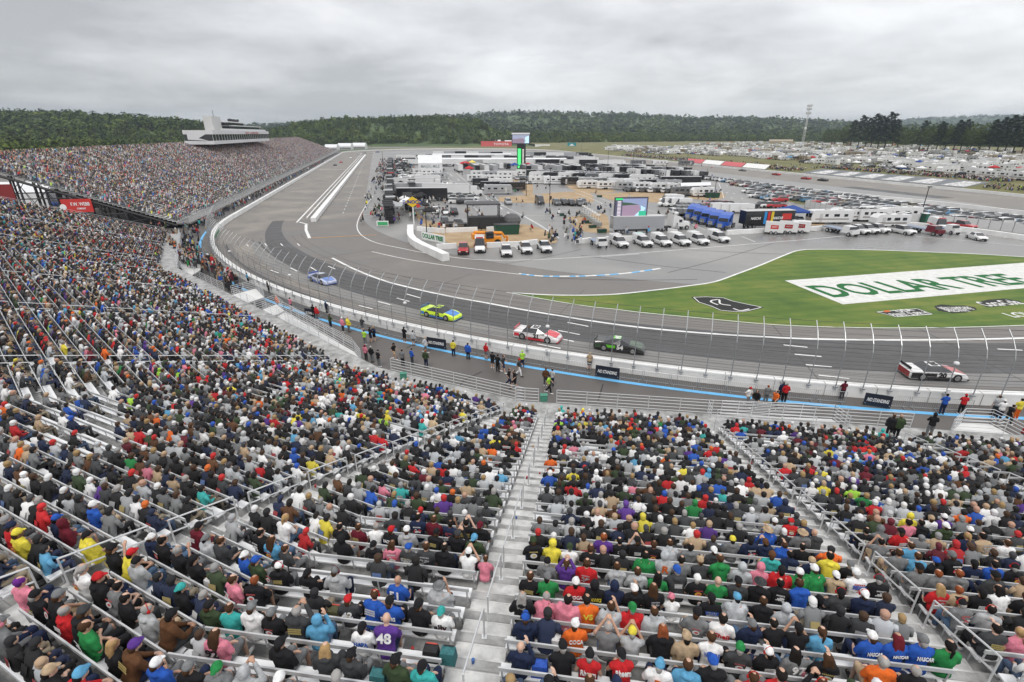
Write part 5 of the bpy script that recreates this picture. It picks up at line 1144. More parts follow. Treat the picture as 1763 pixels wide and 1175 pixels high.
race_car(1066, 602, ((.010, .013, .010), (.03, .07, .03), Kc, Wc), '54', 'black race car number 54 with green markings')
race_car(1603, 649, ((.70, .70, .70), (.45, .03, .03), Kc, Kc), '20', 'white, red and black race car number 20 leading near the frame edge')
b = MB(); b.box((1.0, 0, 0), (.01, .01, .01))
# green monster-claw-like stripes and roof on the black car are plain bars
def small_car(kind):
    """one mesh, paint/glass/tyres as slots, for vehicles only a few pixels long"""
    s, gt, gs, wx, wr, wy = SEC[kind]; P, Gm = loft(s, gt, gs); P.add(Gm.v, Gm.f, 1)
    for x in (wx, -wx):
        for y in (wy, -wy): P.cone((x, y-.11, wr), (x, y+.11, wr), wr, wr, 8, 2)
    if kind == 'pickup': P.box((-1.95, 0, 1.13), (1.7, 1.5, .01), 2)
    return P.mesh(kind+'_small', [PAINT, mat('car_glass', (.05, .055, .06), .25, spec=.6), rubber])
SM = {k: small_car(k) for k in SEC}
def scar(kind, p, rz, col, label, cat, group, name='parked_car', z=.035):
    o = link(name, SM[kind], None, (p[0], p[1], z), rz, label=label, cat=cat, group=group); o.material_slots[0].link = 'OBJECT'; o.material_slots[0].material = cpaint(CARC[col]) if kind not in ('pit_box', 'canopy_tent') else mat('canvas_'+col, CARC[col], .85); return o
for i, (x, y, c, lb) in enumerate([(1278, 295, 'G', 'farthest'), (1336, 302, 'R', 'second farthest'), (1387, 309, 'R', 'third farthest'), (1416, 312, 'K', 'nearest')]): scar('race', G(x, y), math.atan2(U.y, U.x), c, '%s race car, %s of four on the backstretch' % (CARN[c], lb), 'race car', 'race cars on the track', 'race_car')
for i, (x, y, c) in enumerate([(604, 272.5, 'W'), (587, 280.5, 'R'), (577, 285.5, 'K')]): scar('race', G(x, y), math.atan2(-U.y, -U.x), c, '%s race car, %s of three far down the front stretch' % (CARN[c], ['last', 'middle', 'first'][i]), 'race car', 'race cars on the track', 'race_car')
for i, (x, y, c) in enumerate([(619, 266, 'W'), (628, 264.5, 'S'), (641, 264, 'W'), (650, 263, 'B')]): scar('race', G(x, y), 2.9, c, '%s race car, %s in the far turn beyond the main stand' % (CARN[c], ORD[i+1]), 'race car', 'race cars on the track', 'race_car')
# ---- service vehicles in front of the infield wall
def capped_truck():
    r = full_car('pickup'); b = MB(); b.profile([(-.93, 1.08), (.93, 1.08), (.93, 1.85), (.86, 2.05), (-.86, 2.05), (-.93, 1.85)], -2.88, -1.0); b.build('box_cap', PAINT, r); return r
gS = 'white service trucks in a row'
gt_ = face_px((1055, 419), (1077, 430))
for i, (x, y) in enumerate([(1065, 424), (1106, 423), (1138, 422), (1170, 421), (1201, 419.5), (1236, 415.5)]):
    spawn('service_truck', capped_truck, G(x, y), gt_, 'white boxed service truck, %s from the left end of the slanted row' % ORD[i+1], 'truck', gS, cpaint(CARC['W']))
gf_ = face_px((906, 428), (911, 438))
for x, y, c, lb in ((798, 435, 'R', 'red pickup truck at the left end beside the ambulance'), (871, 439, 'W', 'white pickup truck standing alone right of the ambulance'), (904, 434, 'W', 'white pickup truck, middle of three white ones right of the ambulance'), (937, 432, 'W', 'white pickup truck nearest the gate crowd')):
    spawn('pickup_truck', lambda: full_car('pickup'), G(x, y), gf_ if x < 900 else gt_*.5+gf_*.5, lb, 'pickup truck', None, cpaint(CARC[c]))
def ambulance():
    r = full_car('van'); rd = mat('red_stripe_paint', (.5, .02, .02), .4)
    for s_ in (-1, 1): b = MB(); b.box((-.6, s_*1.0, 1.0), (4.2, .02, .35)); b.build('red_stripe', rd, r)
    b = MB(); b.box((1.0, 0, 2.6), (.3, 1.3, .16)); b.build('light_bar', rd, r); return r
spawn('ambulance', ambulance, G(826, 432), gf_, 'white ambulance with red stripe beside the red pickup', 'ambulance', None, cpaint(CARC['W']))
spawn('ambulance', ambulance, G(1612, 395), face_px((1600, 392), (1625, 400)), 'white ambulance beside the red pickup near the right wall', 'ambulance', None, cpaint(CARC['W']))
def flatbed():
    r = thing('tow_truck', '', ''); b = MB(); b.box((2.2, 0, 1.35), (2.0, 2.1, 1.4), top=(.85, .85)); b.box((3.5, 0, 1.0), (.9, 1.9, .8)); b.build('cab', PAINT, r)
    b = MB(); b.box((2.75, 0, 1.65), (.95, 1.9, .6), top=(.8, .9)); b.build('windows', glass, r); b = MB(); b.box((-1.4, 0, 1.1), (5.2, 2.3, .18)); b.build('flat_bed', mat('grey_blue_bed', (.22, .26, .34), .5), r)
    for x in (3.2, -1.6, -2.6):
        for y in (-.95, .95): w_ = link('wheel', tyre_mesh(.45), r, (x, y, .45)); link('rim', rim_mesh(.45), w_)
    return r
hr_ = face_px((1430, 400), (1465, 408))
spawn('tow_truck', flatbed, G(1446, 403), hr_, 'white flatbed tow truck with grey-blue bed on the service lane', 'tow truck', None, cpaint(CARC['W']))
spawn('tow_truck', flatbed, G(1030, 424), gt_, 'white cab-over tow truck at the left end of the service truck row', 'tow truck', None, cpaint(CARC['W'])).scale = (.62, .9, .9)
spawn('tow_truck', flatbed, G(1588, 402), hr_, 'dark red and black tow truck between white pickups', 'tow truck', None, cpaint(CARC['M']))
spawn('tow_truck', flatbed, G(1622, 401), hr_, 'white tow truck nose-out right of the dark red one', 'tow truck', None, cpaint(CARC['W'])).scale = (.8, 1, 1)
for x, y, c, lb in ((1474, 402, 'W', 'white pickup just behind the flatbed tow truck'), (1490, 401, 'W', 'white pickup between two others behind the flatbed'), (1508, 400, 'W', 'white pickup in front of the white enclosed trailer'), (1551, 403, 'W', 'white crew-cab pickup left of the dark red tow truck'), (1655, 394, 'R', 'bright red pickup parked against the right wall'), (1372, 386, 'W', 'white pickup behind the striped black trailer')):
    spawn('pickup_truck', lambda: full_car('pickup'), G(x, y), hr_, lb, 'pickup truck', None, cpaint(CARC[c]))
spawn('saloon_car', lambda: full_car('sedan'), G(1680, 413), face_px((1665, 408), (1695, 417)), 'white saloon pace car alone on the service lane', 'car', None, cpaint(CARC['W']))
def box_trailer(L=3.6, Wd=2.0, H=2.1, m=None):
    def f():
        r = thing('trailer', '', ''); b = MB(); b.box((0, 0, .45+H/2), (L, Wd, H)); b.build('body', PAINT, r); b = MB(); b.box((L/2+.6, 0, .5), (1.2, .1, .1)); b.build('drawbar', dark, r)
        for x in ((-.5, .4) if L > 3 else (0,)):
            for y in (-Wd/2, Wd/2): w_ = link('wheel', tyre_mesh(.35), r, (x, y, .35)); link('rim', rim_mesh(.35), w_)
        return r
    return f
for i, (x, y) in enumerate([(1331, 403), (1355, 402), (1376, 401)]):
    o = spawn('small_trailer', box_trailer(), G(x, y), hr_*.3, 'small white trailer with red patch, %s of three by the infield wall' % ORD[i+1], 'trailer', 'small white trailers by the wall', cpaint(CARC['W']))
    b = MB(); b.box((0, -1.02, 1.6), (1.5, .03, .8)); b.build('red_sign', red_s, o)
    t = text('SAFETY', .32, wtxt, 'lettering', o, bold=.02); t.location = (0, -1.05, 1.6); t.rotation_euler = (math.pi/2, 0, 0)
# ---- semi trucks
def semi():
    r = thing('semi_truck', '', ''); b = MB(); b.profile([(-1.2, .9), (1.6, .9), (1.6, 1.7), (1.3, 2.5), (.4, 3.1), (-1.2, 3.6)], -1.2, 1.2, axis='y'); b.build('cab', PAINT, r)
    b = MB(); b.box((2.5, 0, 1.25), (1.9, 1.6, 1.0), top=(.9, .85)); b.build('bonnet', PAINT, r); b = MB(); b.box((1.5, 0, 2.15), (.35, 2.1, .7), top=(.3, .9)); b.box((.7, 1.2, 2.1), (.8, .03, .6)); b.box((.7, -1.2, 2.1), (.8, .03, .6)); b.build('windows', glass, r)
    b = MB(); b.box((-2.6, 0, .8), (3.2, 1.0, .3)); b.build('chassis', dark, r); b = MB(); b.box((3.5, 0, 1.15), (.08, 1.0, .8)); b.build('grille', chrome, r)
    for x in (2.6, -2.2, -3.4):
        for y in (-1, 1): w_ = link('wheel', tyre_mesh(.5), r, (x, y, .5)); link('rim', rim_mesh(.5), w_)
    return r
hs = face_px((1262, 382), (1238, 391))
for i, (x, y) in enumerate([(1192, 377), (1204, 381), (1217, 385), (1231, 389), (1247, 394)]):
    spawn('semi_truck', semi, G(x, y), hs, 'blue semi truck tractor, %s from the left of the slanted row' % ORD[i+1], 'semi truck', 'blue tractors parked in a row', cpaint((.02, .09, .42)))
spawn('semi_truck', semi, G(1160, 396), face_px((1140, 398), (1172, 396)), 'white sleeper semi truck coupled to the grey trailer', 'semi truck', None, cpaint(CARC['W']))
def longtrailer():
    r = thing('semi_trailer', '', ''); b = MB(); b.box((0, 0, 2.55), (15.5, 2.6, 2.9)); b.build('body', PAINT, r)
    b = MB(); b.box((0, 0, 4.03), (15.6, 2.66, .08)); b.build('roof', mat('trailer_roof', (.5, .5, .5), .5), r)
    for x in (-5.8, -4.6):
        for y in (-1.1, 1.1): w_ = link('wheel', tyre_mesh(.5), r, (x, y, .5)); link('rim', rim_mesh(.5), w_)
    b = MB(); b.box((-1, 0, .9), (8, 2.2, .5)); b.build('belly_box', dark, r); return r
ht = face_px((1052, 402), (1138, 400)); pm = (G(1052, 402)+G(1138, 400))/2; ln_ = (G(1138, 400)-G(1052, 402)).length
o = spawn('semi_trailer', longtrailer, pm, ht, 'long grey trailer carrying the big video screen', 'trailer', None, cpaint((.33, .34, .36))); o.scale = (ln_/15.5, 1, .9)
ht2 = face_px((1275, 394), (1358, 392)); pm2 = (G(1275, 394)+G(1358, 392))/2; l2 = (G(1358, 392)-G(1275, 394)).length
o = spawn('semi_trailer', longtrailer, pm2, ht2, 'black race hauler trailer with blue, red and yellow stripes', 'trailer', None, cpaint((.015, .015, .017))); o.scale = (l2/15.5, 1, 1)
for j, c in enumerate([(.03, .25, .6), (.55, .03, .03), (.7, .5, .03)]): b = MB(); b.box((-1.6+j*1.1, -1.32, 2.5), (.8, .03, 2.7)); b.build('stripe', mat('stripe_%d' % j, c, .4), o)
b = MB(); b.box((5.2, -1.32, 2.7), (3.0, .03, 1.3)); b.build('red_emblem', red_s, o)
for s_, x in (('NASCAR', -4.6), ('NASCAR', 2.4)): t = text(s_, .8, wtxt, 'lettering', o, bold=.02, shear=.3); t.location = (x, -1.34, 2.4); t.rotation_euler = (math.pi/2, 0, 0)
# ---- big video screen standing on the trailer
SP = pm; sn = Vector((-math.sin(ht), math.cos(ht)))
scr = signboard('video_screen', 'big video screen above the grey trailer showing the race', (1058, 340, 1115, 377), Vector((SP.x, SP.y)), sn, mat('screen_dark', (.03, .03, .045), .4, emit=.6), [], 'video screen', .5)
dx_ = scr.children[0].dimensions.x; hh_ = scr.children[0].dimensions.z
def sq(x0, z0, x1, z1, c, e_=1.0, off=-.02, nm='picture'): b = MB(); b.add([(x0*dx_, off, z0*hh_), (x1*dx_, off, z0*hh_), (x1*dx_, off, z1*hh_), (x0*dx_, off, z1*hh_)], [(0, 1, 2, 3)]); b.build(nm, mat('screen_%02x%02x%02x' % tuple(int(v*255) for v in c), c, .4, emit=e_), scr)
sq(-.48, .04, .48, .96, (.05, .05, .08)); sq(-.27, .12, .46, .94, (.16, .19, .30), off=-.03); 
def poly(pts, c, off, nm='picture'): b = MB(); b.add([(x*dx_, off, z*hh_) for x, z in pts], [tuple(range(len(pts)))]); b.build(nm, mat('screen_%02x%02x%02x' % tuple(int(v*255) for v in c), c, .4, emit=1.0), scr)
poly([(-.27, .12), (.1, .12), (.30, .42), (.22, .66), (-.27, .62)], (.20, .14, .20), -.035); poly([(.1, .12), (.3, .12), (.44, .5), (.28, .62), (.30, .42)], (.30, .45, .55), -.035); poly([(-.27, .62), (.22, .66), (-.02, .74), (-.27, .78)], (.03, .06, .04), -.04); sq(.24, .14, .46, .36, (.02, .28, .16), off=-.045); sq(-.48, .88, -.27, .96, (.02, .45, .12), off=-.045)
for j in range(12): sq(-.42, .10+j*.063, -.31, .135+j*.063, (.5, .45, .5), off=-.045, nm='score_row')
sq(-.2, .05, .05, .085, (.5, .5, .5), off=-.045, nm='score_row')
b = MB(); 
for x in (-.25, .25): b.box((x*dx_, .5, -1), (.3, .3, 4))
b.build('mast', dark, scr)
# ---- scoring pylon with screen on top
PP = G(897, 291).xy; pyl = signboard('scoring_pylon', 'tall black scoring pylon with green digits in the middle of the infield', (890, 248, 905, 291), PP, Vector((0, 1)), mat('pylon_black', (.012, .014, .014), .5), [], 'scoreboard', 4.0)
dx_ = pyl.children[0].dimensions.x; hh_ = pyl.children[0].dimensions.z; scr = pyl; gg = (.02, .55, .12)
sq(-.42, .03, -.02, .82, (.01, .36, .08), 1.2, -.03, 'green_panel')
for j in range(16): sq(-.36, .04+j*.048, -.10, .066+j*.048, (.10, .8, .2), 1.3, -.06, 'digit_row'); sq(.12, .04+j*.048, .30, .066+j*.048, (.55, .55, .5), 1.0, -.06, 'digit_row')
scr = signboard('pylon_screen', 'wide video screen with pale top mounted above the scoring pylon', (881, 229, 912, 247.6), PP, Vector((0, 1)), mat('screen_dark', (.03, .03, .04), .5), [], 'video screen', 3.0); dx_ = scr.children[0].dimensions.x; hh_ = scr.children[0].dimensions.z
sq(-.5, .85, .5, 1, (.55, .56, .58), .3, -.03, 'top_panel'); sq(-.46, .04, .46, .80, (.22, .24, .32), .8, -.03); poly([(-.46, .04), (.2, .04), (.3, .3), (.1, .5), (-.46, .4)], (.16, .12, .16), -.05); poly([(.2, .04), (.46, .04), (.46, .75), (.25, .6)], (.35, .5, .6), -.05)
# ---- campers, motorhomes, tents
def rvmesh(kind):
    b = MB(); L = dict(motorhome=10, travel_trailer=8, fifth_wheel=10.5)[kind]; H = 3.2
    if kind == 'motorhome': b.profile([(-L/2, .45), (L/2-.2, .45), (L/2, 1.4), (L/2-.35, H-.2), (L/2-.7, H), (-L/2, H)], -1.25, 1.25, axis='y'); b.box((L/2-.12, 0, 2.0), (.35, 2.2, 1.0), 1)
    elif kind == 'travel_trailer': b.profile([(-L/2, .5), (L/2-.5, .5), (L/2, 1.2), (L/2-.1, 2.3), (L/2-.8, 3.0), (-L/2, 3.0)], -1.2, 1.2, axis='y'); b.box((L/2+.5, 0, .55), (1.2, .1, .1), 2)
    else: b.profile([(-L/2, .5), (L/2-2.6, .5), (L/2-2.4, 1.5), (L/2, 1.7), (L/2-.1, 3.1), (L/2-.9, 3.6), (-L/2, 3.6)], -1.2, 1.2, axis='y')
    for s in (-1, 1):
        for x, w_ in ((-L*.32, .9), (-L*.1, 1.3), (L*.14, .8)): b.box((x, s*1.21, 2.05), (w_, .12, .6), 1)
        b.box((0, s*1.26, 1.2), (L*.8, .02, .22), 3); b.box((L*.27, s*1.22, 1.5), (.7, .1, 1.9), 4)
        for x in ((-L*.22, L*.34) if kind == 'motorhome' else (-L*.12, -L*.02)): b.cone((x, s*.98, .42), (x, s*1.22, .42), .42, .42, 10, 2)
    for x in (-L*.25, L*.08): b.box((x, 0, (3.6 if kind == 'fifth_wheel' else 3.1)+.12), (.9, .8, .28), 4)
    return b.mesh(kind, [PAINT, glass, rubber, mat('camper_stripe', (.20, .17, .15), .5), mat('camper_door', (.5, .5, .5), .5)])
def tentmesh():
    b = MB()
    for x in (-1.5, 1.5):
        for y in (-1.5, 1.5): b.cone((x, y, 0), (x, y, 2.2), .035, .035, 4, 1)
    b.add([(-1.6, -1.6, 2.0), (1.6, -1.6, 2.0), (1.6, 1.6, 2.0), (-1.6, 1.6, 2.0), (-1.6, -1.6, 2.3), (1.6, -1.6, 2.3), (1.6, 1.6, 2.3), (-1.6, 1.6, 2.3), (0, 0, 3.2)], [(0, 1, 5, 4), (1, 2, 6, 5), (2, 3, 7, 6), (3, 0, 4, 7), (4, 5, 8), (5, 6, 8), (6, 7, 8), (7, 4, 8)], 0)
    return b.mesh('canopy_tent', [PAINT, steel])
def haulmesh():
    b = MB(); b.box((0, 0, 2.5), (16, 2.6, 3.0)); b.box((0, 0, 4.02), (16.1, 2.65, .06), 3); b.box((9.6, 0, 1.9), (2.6, 2.4, 2.8), 0, top=(.8, .95)); b.box((11.6, 0, 1.3), (1.6, 1.8, 1.1)); b.box((10.8, 0, 2.6), (.5, 2.1, .7), 1)
    for x in (-6, -4.8, 8.5, 9.6, 11.8):
        for y in (-1, 1): b.cone((x, y*1.0, .5), (x, y*1.25, .5), .5, .5, 8, 2)
    b.box((-1, 0, .8), (8, 2.3, .5), 4); return b.mesh('race_hauler', [PAINT, glass, rubber, mat('hauler_roof', (.45, .45, .46), .5), dark])
def pitboxmesh():
    b = MB(); b.box((0, 0, .95), (3.0, 1.8, 1.5), 0); b.box((0, 0, 1.75), (3.2, 2.0, .1), 1); b.box((.2, 0, 2.35), (2.2, 1.2, .9), 1); b.box((0, 0, 4.1), (3.6, 2.6, .12), 0)
    for x in (-1.4, 1.4):
        for y in (-.9, .9): b.cone((x, y, 1.7), (x, y, 4.1), .05, .05, 4, 1)
    for x in (-1, 1): b.cone((x, -.9, .3), (x, .9, .3), .3, .3, 8, 1)
    b.box((-1.2, .9, 2.6), (.5, .06, .5), 2); return b.mesh('pit_box', [PAINT, dark, glass])
for k in ('motorhome', 'travel_trailer', 'fifth_wheel'): SM[k] = rvmesh(k)
SM['canopy_tent'] = tentmesh(); SM['race_hauler'] = haulmesh(); SM['pit_box'] = pitboxmesh()
def inpoly(x, y, P):
    c = False; j = len(P)-1
    for i in range(len(P)):
        if (P[i][1] > y) != (P[j][1] > y) and x < (P[j][0]-P[i][0])*(y-P[i][1])/(P[j][1]-P[i][1])+P[i][0]: c = not c
        j = i
    return c
def short(o, lab): return ' '.join(lab.split()[:16])
# infield car park
lot = [(1075, 288), (1130, 286), (1300, 312), (1480, 337), (1640, 354), (1763, 372), (1800, 395), (1690, 388), (1600, 378), (1540, 372), (1480, 368), (1440, 356), (1330, 345), (1275, 333), (1290, 324), (1240, 312), (1150, 303)]
rnd = random.Random(11); n = 0; ang_l = math.atan2(U.y, U.x)
for r_, sd_ in enumerate([61.5, 55.8, 48.5, 42.6, 35.0, 29.0]):
    cnt = 0; a = -62
    while a < 330:
        a += 2.75+rnd.uniform(-.1, .2)
        p = OV(sd_+rnd.uniform(-.25, .25), a); x, y, d = PX(p.x, p.y, .5)
        if x > 1800 or not inpoly(x, y, lot) or rnd.random() < .06 or n >= 288: continue
        cnt += 1; n += 1; c = rnd.choice('WWWWWWSSSSSGGKKRCTM'); kd = rnd.choice(('sedan', 'suv', 'suv', 'suv', 'pickup')); kn = {'sedan': 'saloon', 'suv': 'estate', 'pickup': 'pickup'}[kd]
        lab = '%s %s, %s from the near end, %s row from the backstretch' % (CARN[c], kn, ORD[min(cnt, 99)], ORD[r_+1])
        scar(kd, p, ang_l+R(90)+R(-14)+rnd.uniform(-.05, .05)+(math.pi if rnd.random() < .3 else 0), c, lab, 'car', 'cars in the infield car park', 'pickup_truck' if kd == 'pickup' else 'parked_car')
# campers beyond the backstretch
field = [(1040, 261), (1060, 252), (1150, 256), (1200, 249), (1300, 246.5), (1450, 247), (1560, 252), (1763, 262), (1800, 345), (1700, 322), (1600, 306), (1540, 304), (1470, 292), (1380, 281), (1290, 272), (1180, 266), (1110, 268)]
rnd = random.Random(5); nC = 0; row = 0; sd_ = 156
far_cam = []
while sd_ < 1500:
    row += 1; a = -120; cnt = 0; k_row = {}
    while a < 1300:
        p = OV(sd_+rnd.uniform(-1, 1), a); x, y, d = PX(p.x, p.y, 3.0)
        a += rnd.uniform(4.2, 6.5)*(1+max(0, d-300)/260)
        if x > 1790 or x < 1030 or not inpoly(x, y, field): continue
        if 1340 < x < 1520 and y > 283 and rnd.random() < .5: continue
        q = rnd.random()
        if q < .42: kd = rnd.choice(('motorhome', 'travel_trailer', 'fifth_wheel', 'travel_trailer')); c = rnd.choice('WWWWWSTW')
        elif q < .88: kd = rnd.choice(('suv', 'pickup', 'sedan', 'pickup')); c = rnd.choice('WWSSGGKKRB')
        else: kd = 'canopy_tent'; c = rnd.choice('WWWBCRKW')
        if nC >= 300 or kd in ('suv', 'sedan'): far_cam.append((kd, c, p.copy(), ang_l+rnd.choice((0, math.pi/2, math.pi/2, math.pi))+rnd.uniform(-.15, .15))); continue
        nC += 1; k_row[(kd, c)] = k_row.get((kd, c), 0)+1; m_ = k_row[(kd, c)]
        nm = {'motorhome': 'motorhome', 'travel_trailer': 'camper_trailer', 'fifth_wheel': 'camper_trailer', 'suv': 'parked_car', 'pickup': 'pickup_truck', 'sedan': 'parked_car', 'canopy_tent': 'canopy_tent'}[kd]
        dn = {'fifth_wheel': 'tall camper trailer', 'travel_trailer': 'low camper trailer', 'suv': 'estate car', 'sedan': 'saloon car', 'canopy_tent': 'canopy tent', 'pickup': 'pickup', 'motorhome': 'motorhome'}[kd]
        scar(kd, p, ang_l+rnd.choice((0, math.pi/2, math.pi/2, math.pi))+rnd.uniform(-.15, .15), c, '%s %s, %s such in camping field row %s from the backstretch' % (CARN[c], dn, ORD[min(m_, 59)], ORD[min(row, 59)]), dn.split()[-1] if 'car' not in dn else 'car', 'vehicles in the camping field', nm, z=3.0)
    sd_ += 13*(1+max(0, sd_-200)/170)
cam_b = {}
for kd, c, p, a in far_cam: cam_b.setdefault(c, []).append((kd, p, a))
b = MB(); ml = sorted(cam_b); base_m = [cpaint(CARC[c]) for c in ml]+[glass, rubber, mat('camper_stripe', (.20, .17, .15), .5)]
for c in ml:
    for kd, p, a in cam_b[c]:
        me_ = SM[kd]; b.M = Matrix.Translation((p.x, p.y, 3.0)) @ Matrix.Rotation(a, 4, 'Z'); o_ = len(b.v)
        vs_ = [v.co for v in me_.vertices]; b.v += [tuple(b.M @ v) for v in vs_]
        for f in me_.polygons: b.f.append(tuple(o_+i for i in f.vertices)); b.m.append(ml.index(c) if f.material_index == 0 else min(len(ml)+f.material_index-1, len(base_m)-1))
b.M = None
if b.v: b.build('far_campers', base_m, kind='stuff', label='distant mass of campers and cars at the back of the camping field', cat='campers')
print('lot', n, 'camp', nC, len(far_cam))
# infield rows: px y, x0, x1, kind, colours, spacing px, heading rel
rows_ = [(296, 790, 860, 'race_hauler', 'WKWS', 14, 'p'), (302, 715, 752, 'motorhome', 'WW', 30, 'u'), (308, 706, 760, 'travel_trailer', 'WWS', 26, 'u'), (316, 708, 760, 'fifth_wheel', 'WW', 30, 'u'), (325, 712, 762, 'race_hauler', 'WS', 44, 'u'), (336, 716, 770, 'race_hauler', 'SW', 46, 'u'), (346, 728, 775, 'race_hauler', 'K', 80, 'u'),
 (297, 905, 1000, 'race_hauler', 'KWSK', 17, 'p'), (304, 905, 1060, 'motorhome', 'WKGKK', 16, 'u'), (310, 930, 1120, 'fifth_wheel', 'WKWKG', 24, 'u'), (317, 930, 1150, 'motorhome', 'WWKSG', 27, 'u'), (325, 1010, 1190, 'travel_trailer', 'WWSW', 30, 'u'), (306, 828, 880, 'motorhome', 'WS', 22, 'u'), (313, 820, 885, 'travel_trailer', 'WW', 24, 'u'), (321, 835, 890, 'motorhome', 'KW', 28, 'u'), (328, 848, 892, 'motorhome', 'KK', 36, 'u'), (335, 858, 905, 'motorhome', 'S', 60, 'u'),
 (268, 760, 1000, 'race_hauler', 'WSK', 19, 'h'), (272, 730, 1010, 'travel_trailer', 'WGSK', 11, 'h'), (276, 700, 1030, 'race_hauler', 'WKG', 23, 'h'), (280, 705, 1040, 'motorhome', 'KWGWS', 12, 'h'), (285, 720, 880, 'race_hauler', 'WSW', 26, 'h'), (285, 915, 1075, 'race_hauler', 'WKW', 27, 'h'), (290, 800, 885, 'motorhome', 'KGW', 12, 'p'), (291, 915, 1120, 'motorhome', 'GKWK', 12, 'p'), (297, 1030, 1190, 'motorhome', 'KWKG', 13, 'p'), (304, 1090, 1215, 'fifth_wheel', 'WKG', 16, 'p'),
 (338, 1175, 1235, 'travel_trailer', 'GW', 30, 'u'), (322, 1170, 1230, 'race_hauler', 'K', 60, 'u'),
 (349, 1150, 1176, 'van', 'W', 10, 'u'), (356, 1148, 1175, 'van', 'WW', 12, 'u'), (360, 1172, 1212, 'suv', 'KG', 9, 'f'), (365, 1168, 1192, 'suv', 'GK', 9, 'f'), (371, 1160, 1192, 'suv', 'WKG', 9, 'f'), (356, 1222, 1262, 'pickup', 'RM', 11, 'u'), (361, 1220, 1258, 'pickup', 'R', 12, 'u'), (366, 1240, 1300, 'van', 'WW', 17, 'u'), (372, 1290, 1310, 'suv', 'K', 12, 'u'), (358, 1310, 1345, 'pickup', 'KWR', 13, 'u'),
 (352, 1003, 1004, 'suv', 'G', 9, 'f'), (353, 958, 1000, 'suv', 'GKK', 12.5, 'f'), (352, 929, 930, 'van', 'K', 9, 'f'), (352, 875, 876, 'suv', 'S', 9, 'f'), (341, 775, 800, 'pickup', 'WS', 13, 'u'), (345, 780, 812, 'pickup', 'WG', 15, 'u'), (351, 785, 826, 'suv', 'WKS', 15, 'u'), (333, 773, 796, 'suv', 'SW', 9, 'u'), (327, 770, 790, 'sedan', 'SWK', 8, 'u'), (320, 765, 785, 'sedan', 'WS', 8, 'u'), (313, 815, 835, 'suv', 'SGW', 8, 'f'), (320, 822, 845, 'suv', 'GW', 8, 'f'), (327, 832, 850, 'pickup', 'WG', 10, 'f'), (310, 890, 912, 'suv', 'SKG', 8, 'f'), (317, 897, 915, 'sedan', 'SWG', 7, 'f'),
 (369, 768, 769, 'sedan', 'W', 9, 'f'), (369, 782, 783, 'suv', 'K', 9, 'f'), (387, 766, 767, 'suv', 'K', 9, 'f'), (391, 789, 790, 'pickup', 'G', 9, 'u'), (368, 750, 751, 'suv', 'W', 9, 'f'),
 (385, 1425, 1426, 'motorhome', 'W', 9, 'u'), (380, 1455, 1500, 'travel_trailer', 'WW', 24, 'u'), (392, 1528, 1529, 'travel_trailer', 'W', 9, 'u'), (378, 1510, 1545, 'motorhome', 'WW', 30, 'u'), (284, 1060, 1200, 'motorhome', 'WG', 40, 'u')]
rows_ += [(y_, x_, x_+w__, k_, c_, 7, 'p') for y_, x_, w__, k_, c_ in ((287, 760, 120, 'suv', 'KGS'), (293, 920, 150, 'pickup', 'KGW'), (300, 925, 140, 'suv', 'KSG'), (307, 1070, 120, 'suv', 'KGW'), (313, 1000, 150, 'pickup', 'KWG'), (279, 890, 120, 'suv', 'KGK'), (320, 1050, 110, 'suv', 'KSG'), (300, 700, 20, 'suv', 'KG'), (330, 1080, 100, 'suv', 'GKW'), (304, 860, 40, 'suv', 'KGW'), (296, 1090, 60, 'suv', 'GKS'))]
rnd = random.Random(3); rown = 0
for (y, x0, x1, kd, cs, stp, hd_) in rows_:
    rown += 1; x = x0; j = 0
    hd = {'u': 0.05, 'p': ang_l, 'h': 0.0, 'f': -math.pi/2+.15}[hd_]
    while x <= x1:
        yy = y+(x-x0)*(.035 if y > 300 else .012)+rnd.uniform(-.3, .3); p = G(x, yy); c = cs[j % len(cs)]
        if y < 300 and rnd.random() < .08: x += stp; continue
        nm = {'race_hauler': 'race_hauler', 'motorhome': 'motorhome', 'travel_trailer': 'camper_trailer', 'fifth_wheel': 'camper_trailer', 'van': 'parked_van', 'suv': 'parked_car', 'sedan': 'parked_car', 'pickup': 'pickup_truck'}[kd]
        dn = {'race_hauler': 'race hauler', 'motorhome': 'motorhome', 'travel_trailer': 'camper trailer', 'fifth_wheel': 'tall camper trailer', 'van': 'van', 'suv': 'estate car', 'sedan': 'saloon car', 'pickup': 'pickup'}[kd]
        o = scar(kd, p, hd+rnd.uniform(-.06, .06)+(math.pi if rnd.random() < .5 and hd_ == 'u' else 0), c, '%s %s, %s in infield row %s counted from the scoring pylon side' % (CARN[c], dn, ORD[min(j+1, 59)], ORD[min(rown, 59)]), dn.split()[-1], 'vehicles parked in the infield', nm)
        x += stp*rnd.uniform(.9, 1.15); j += 1
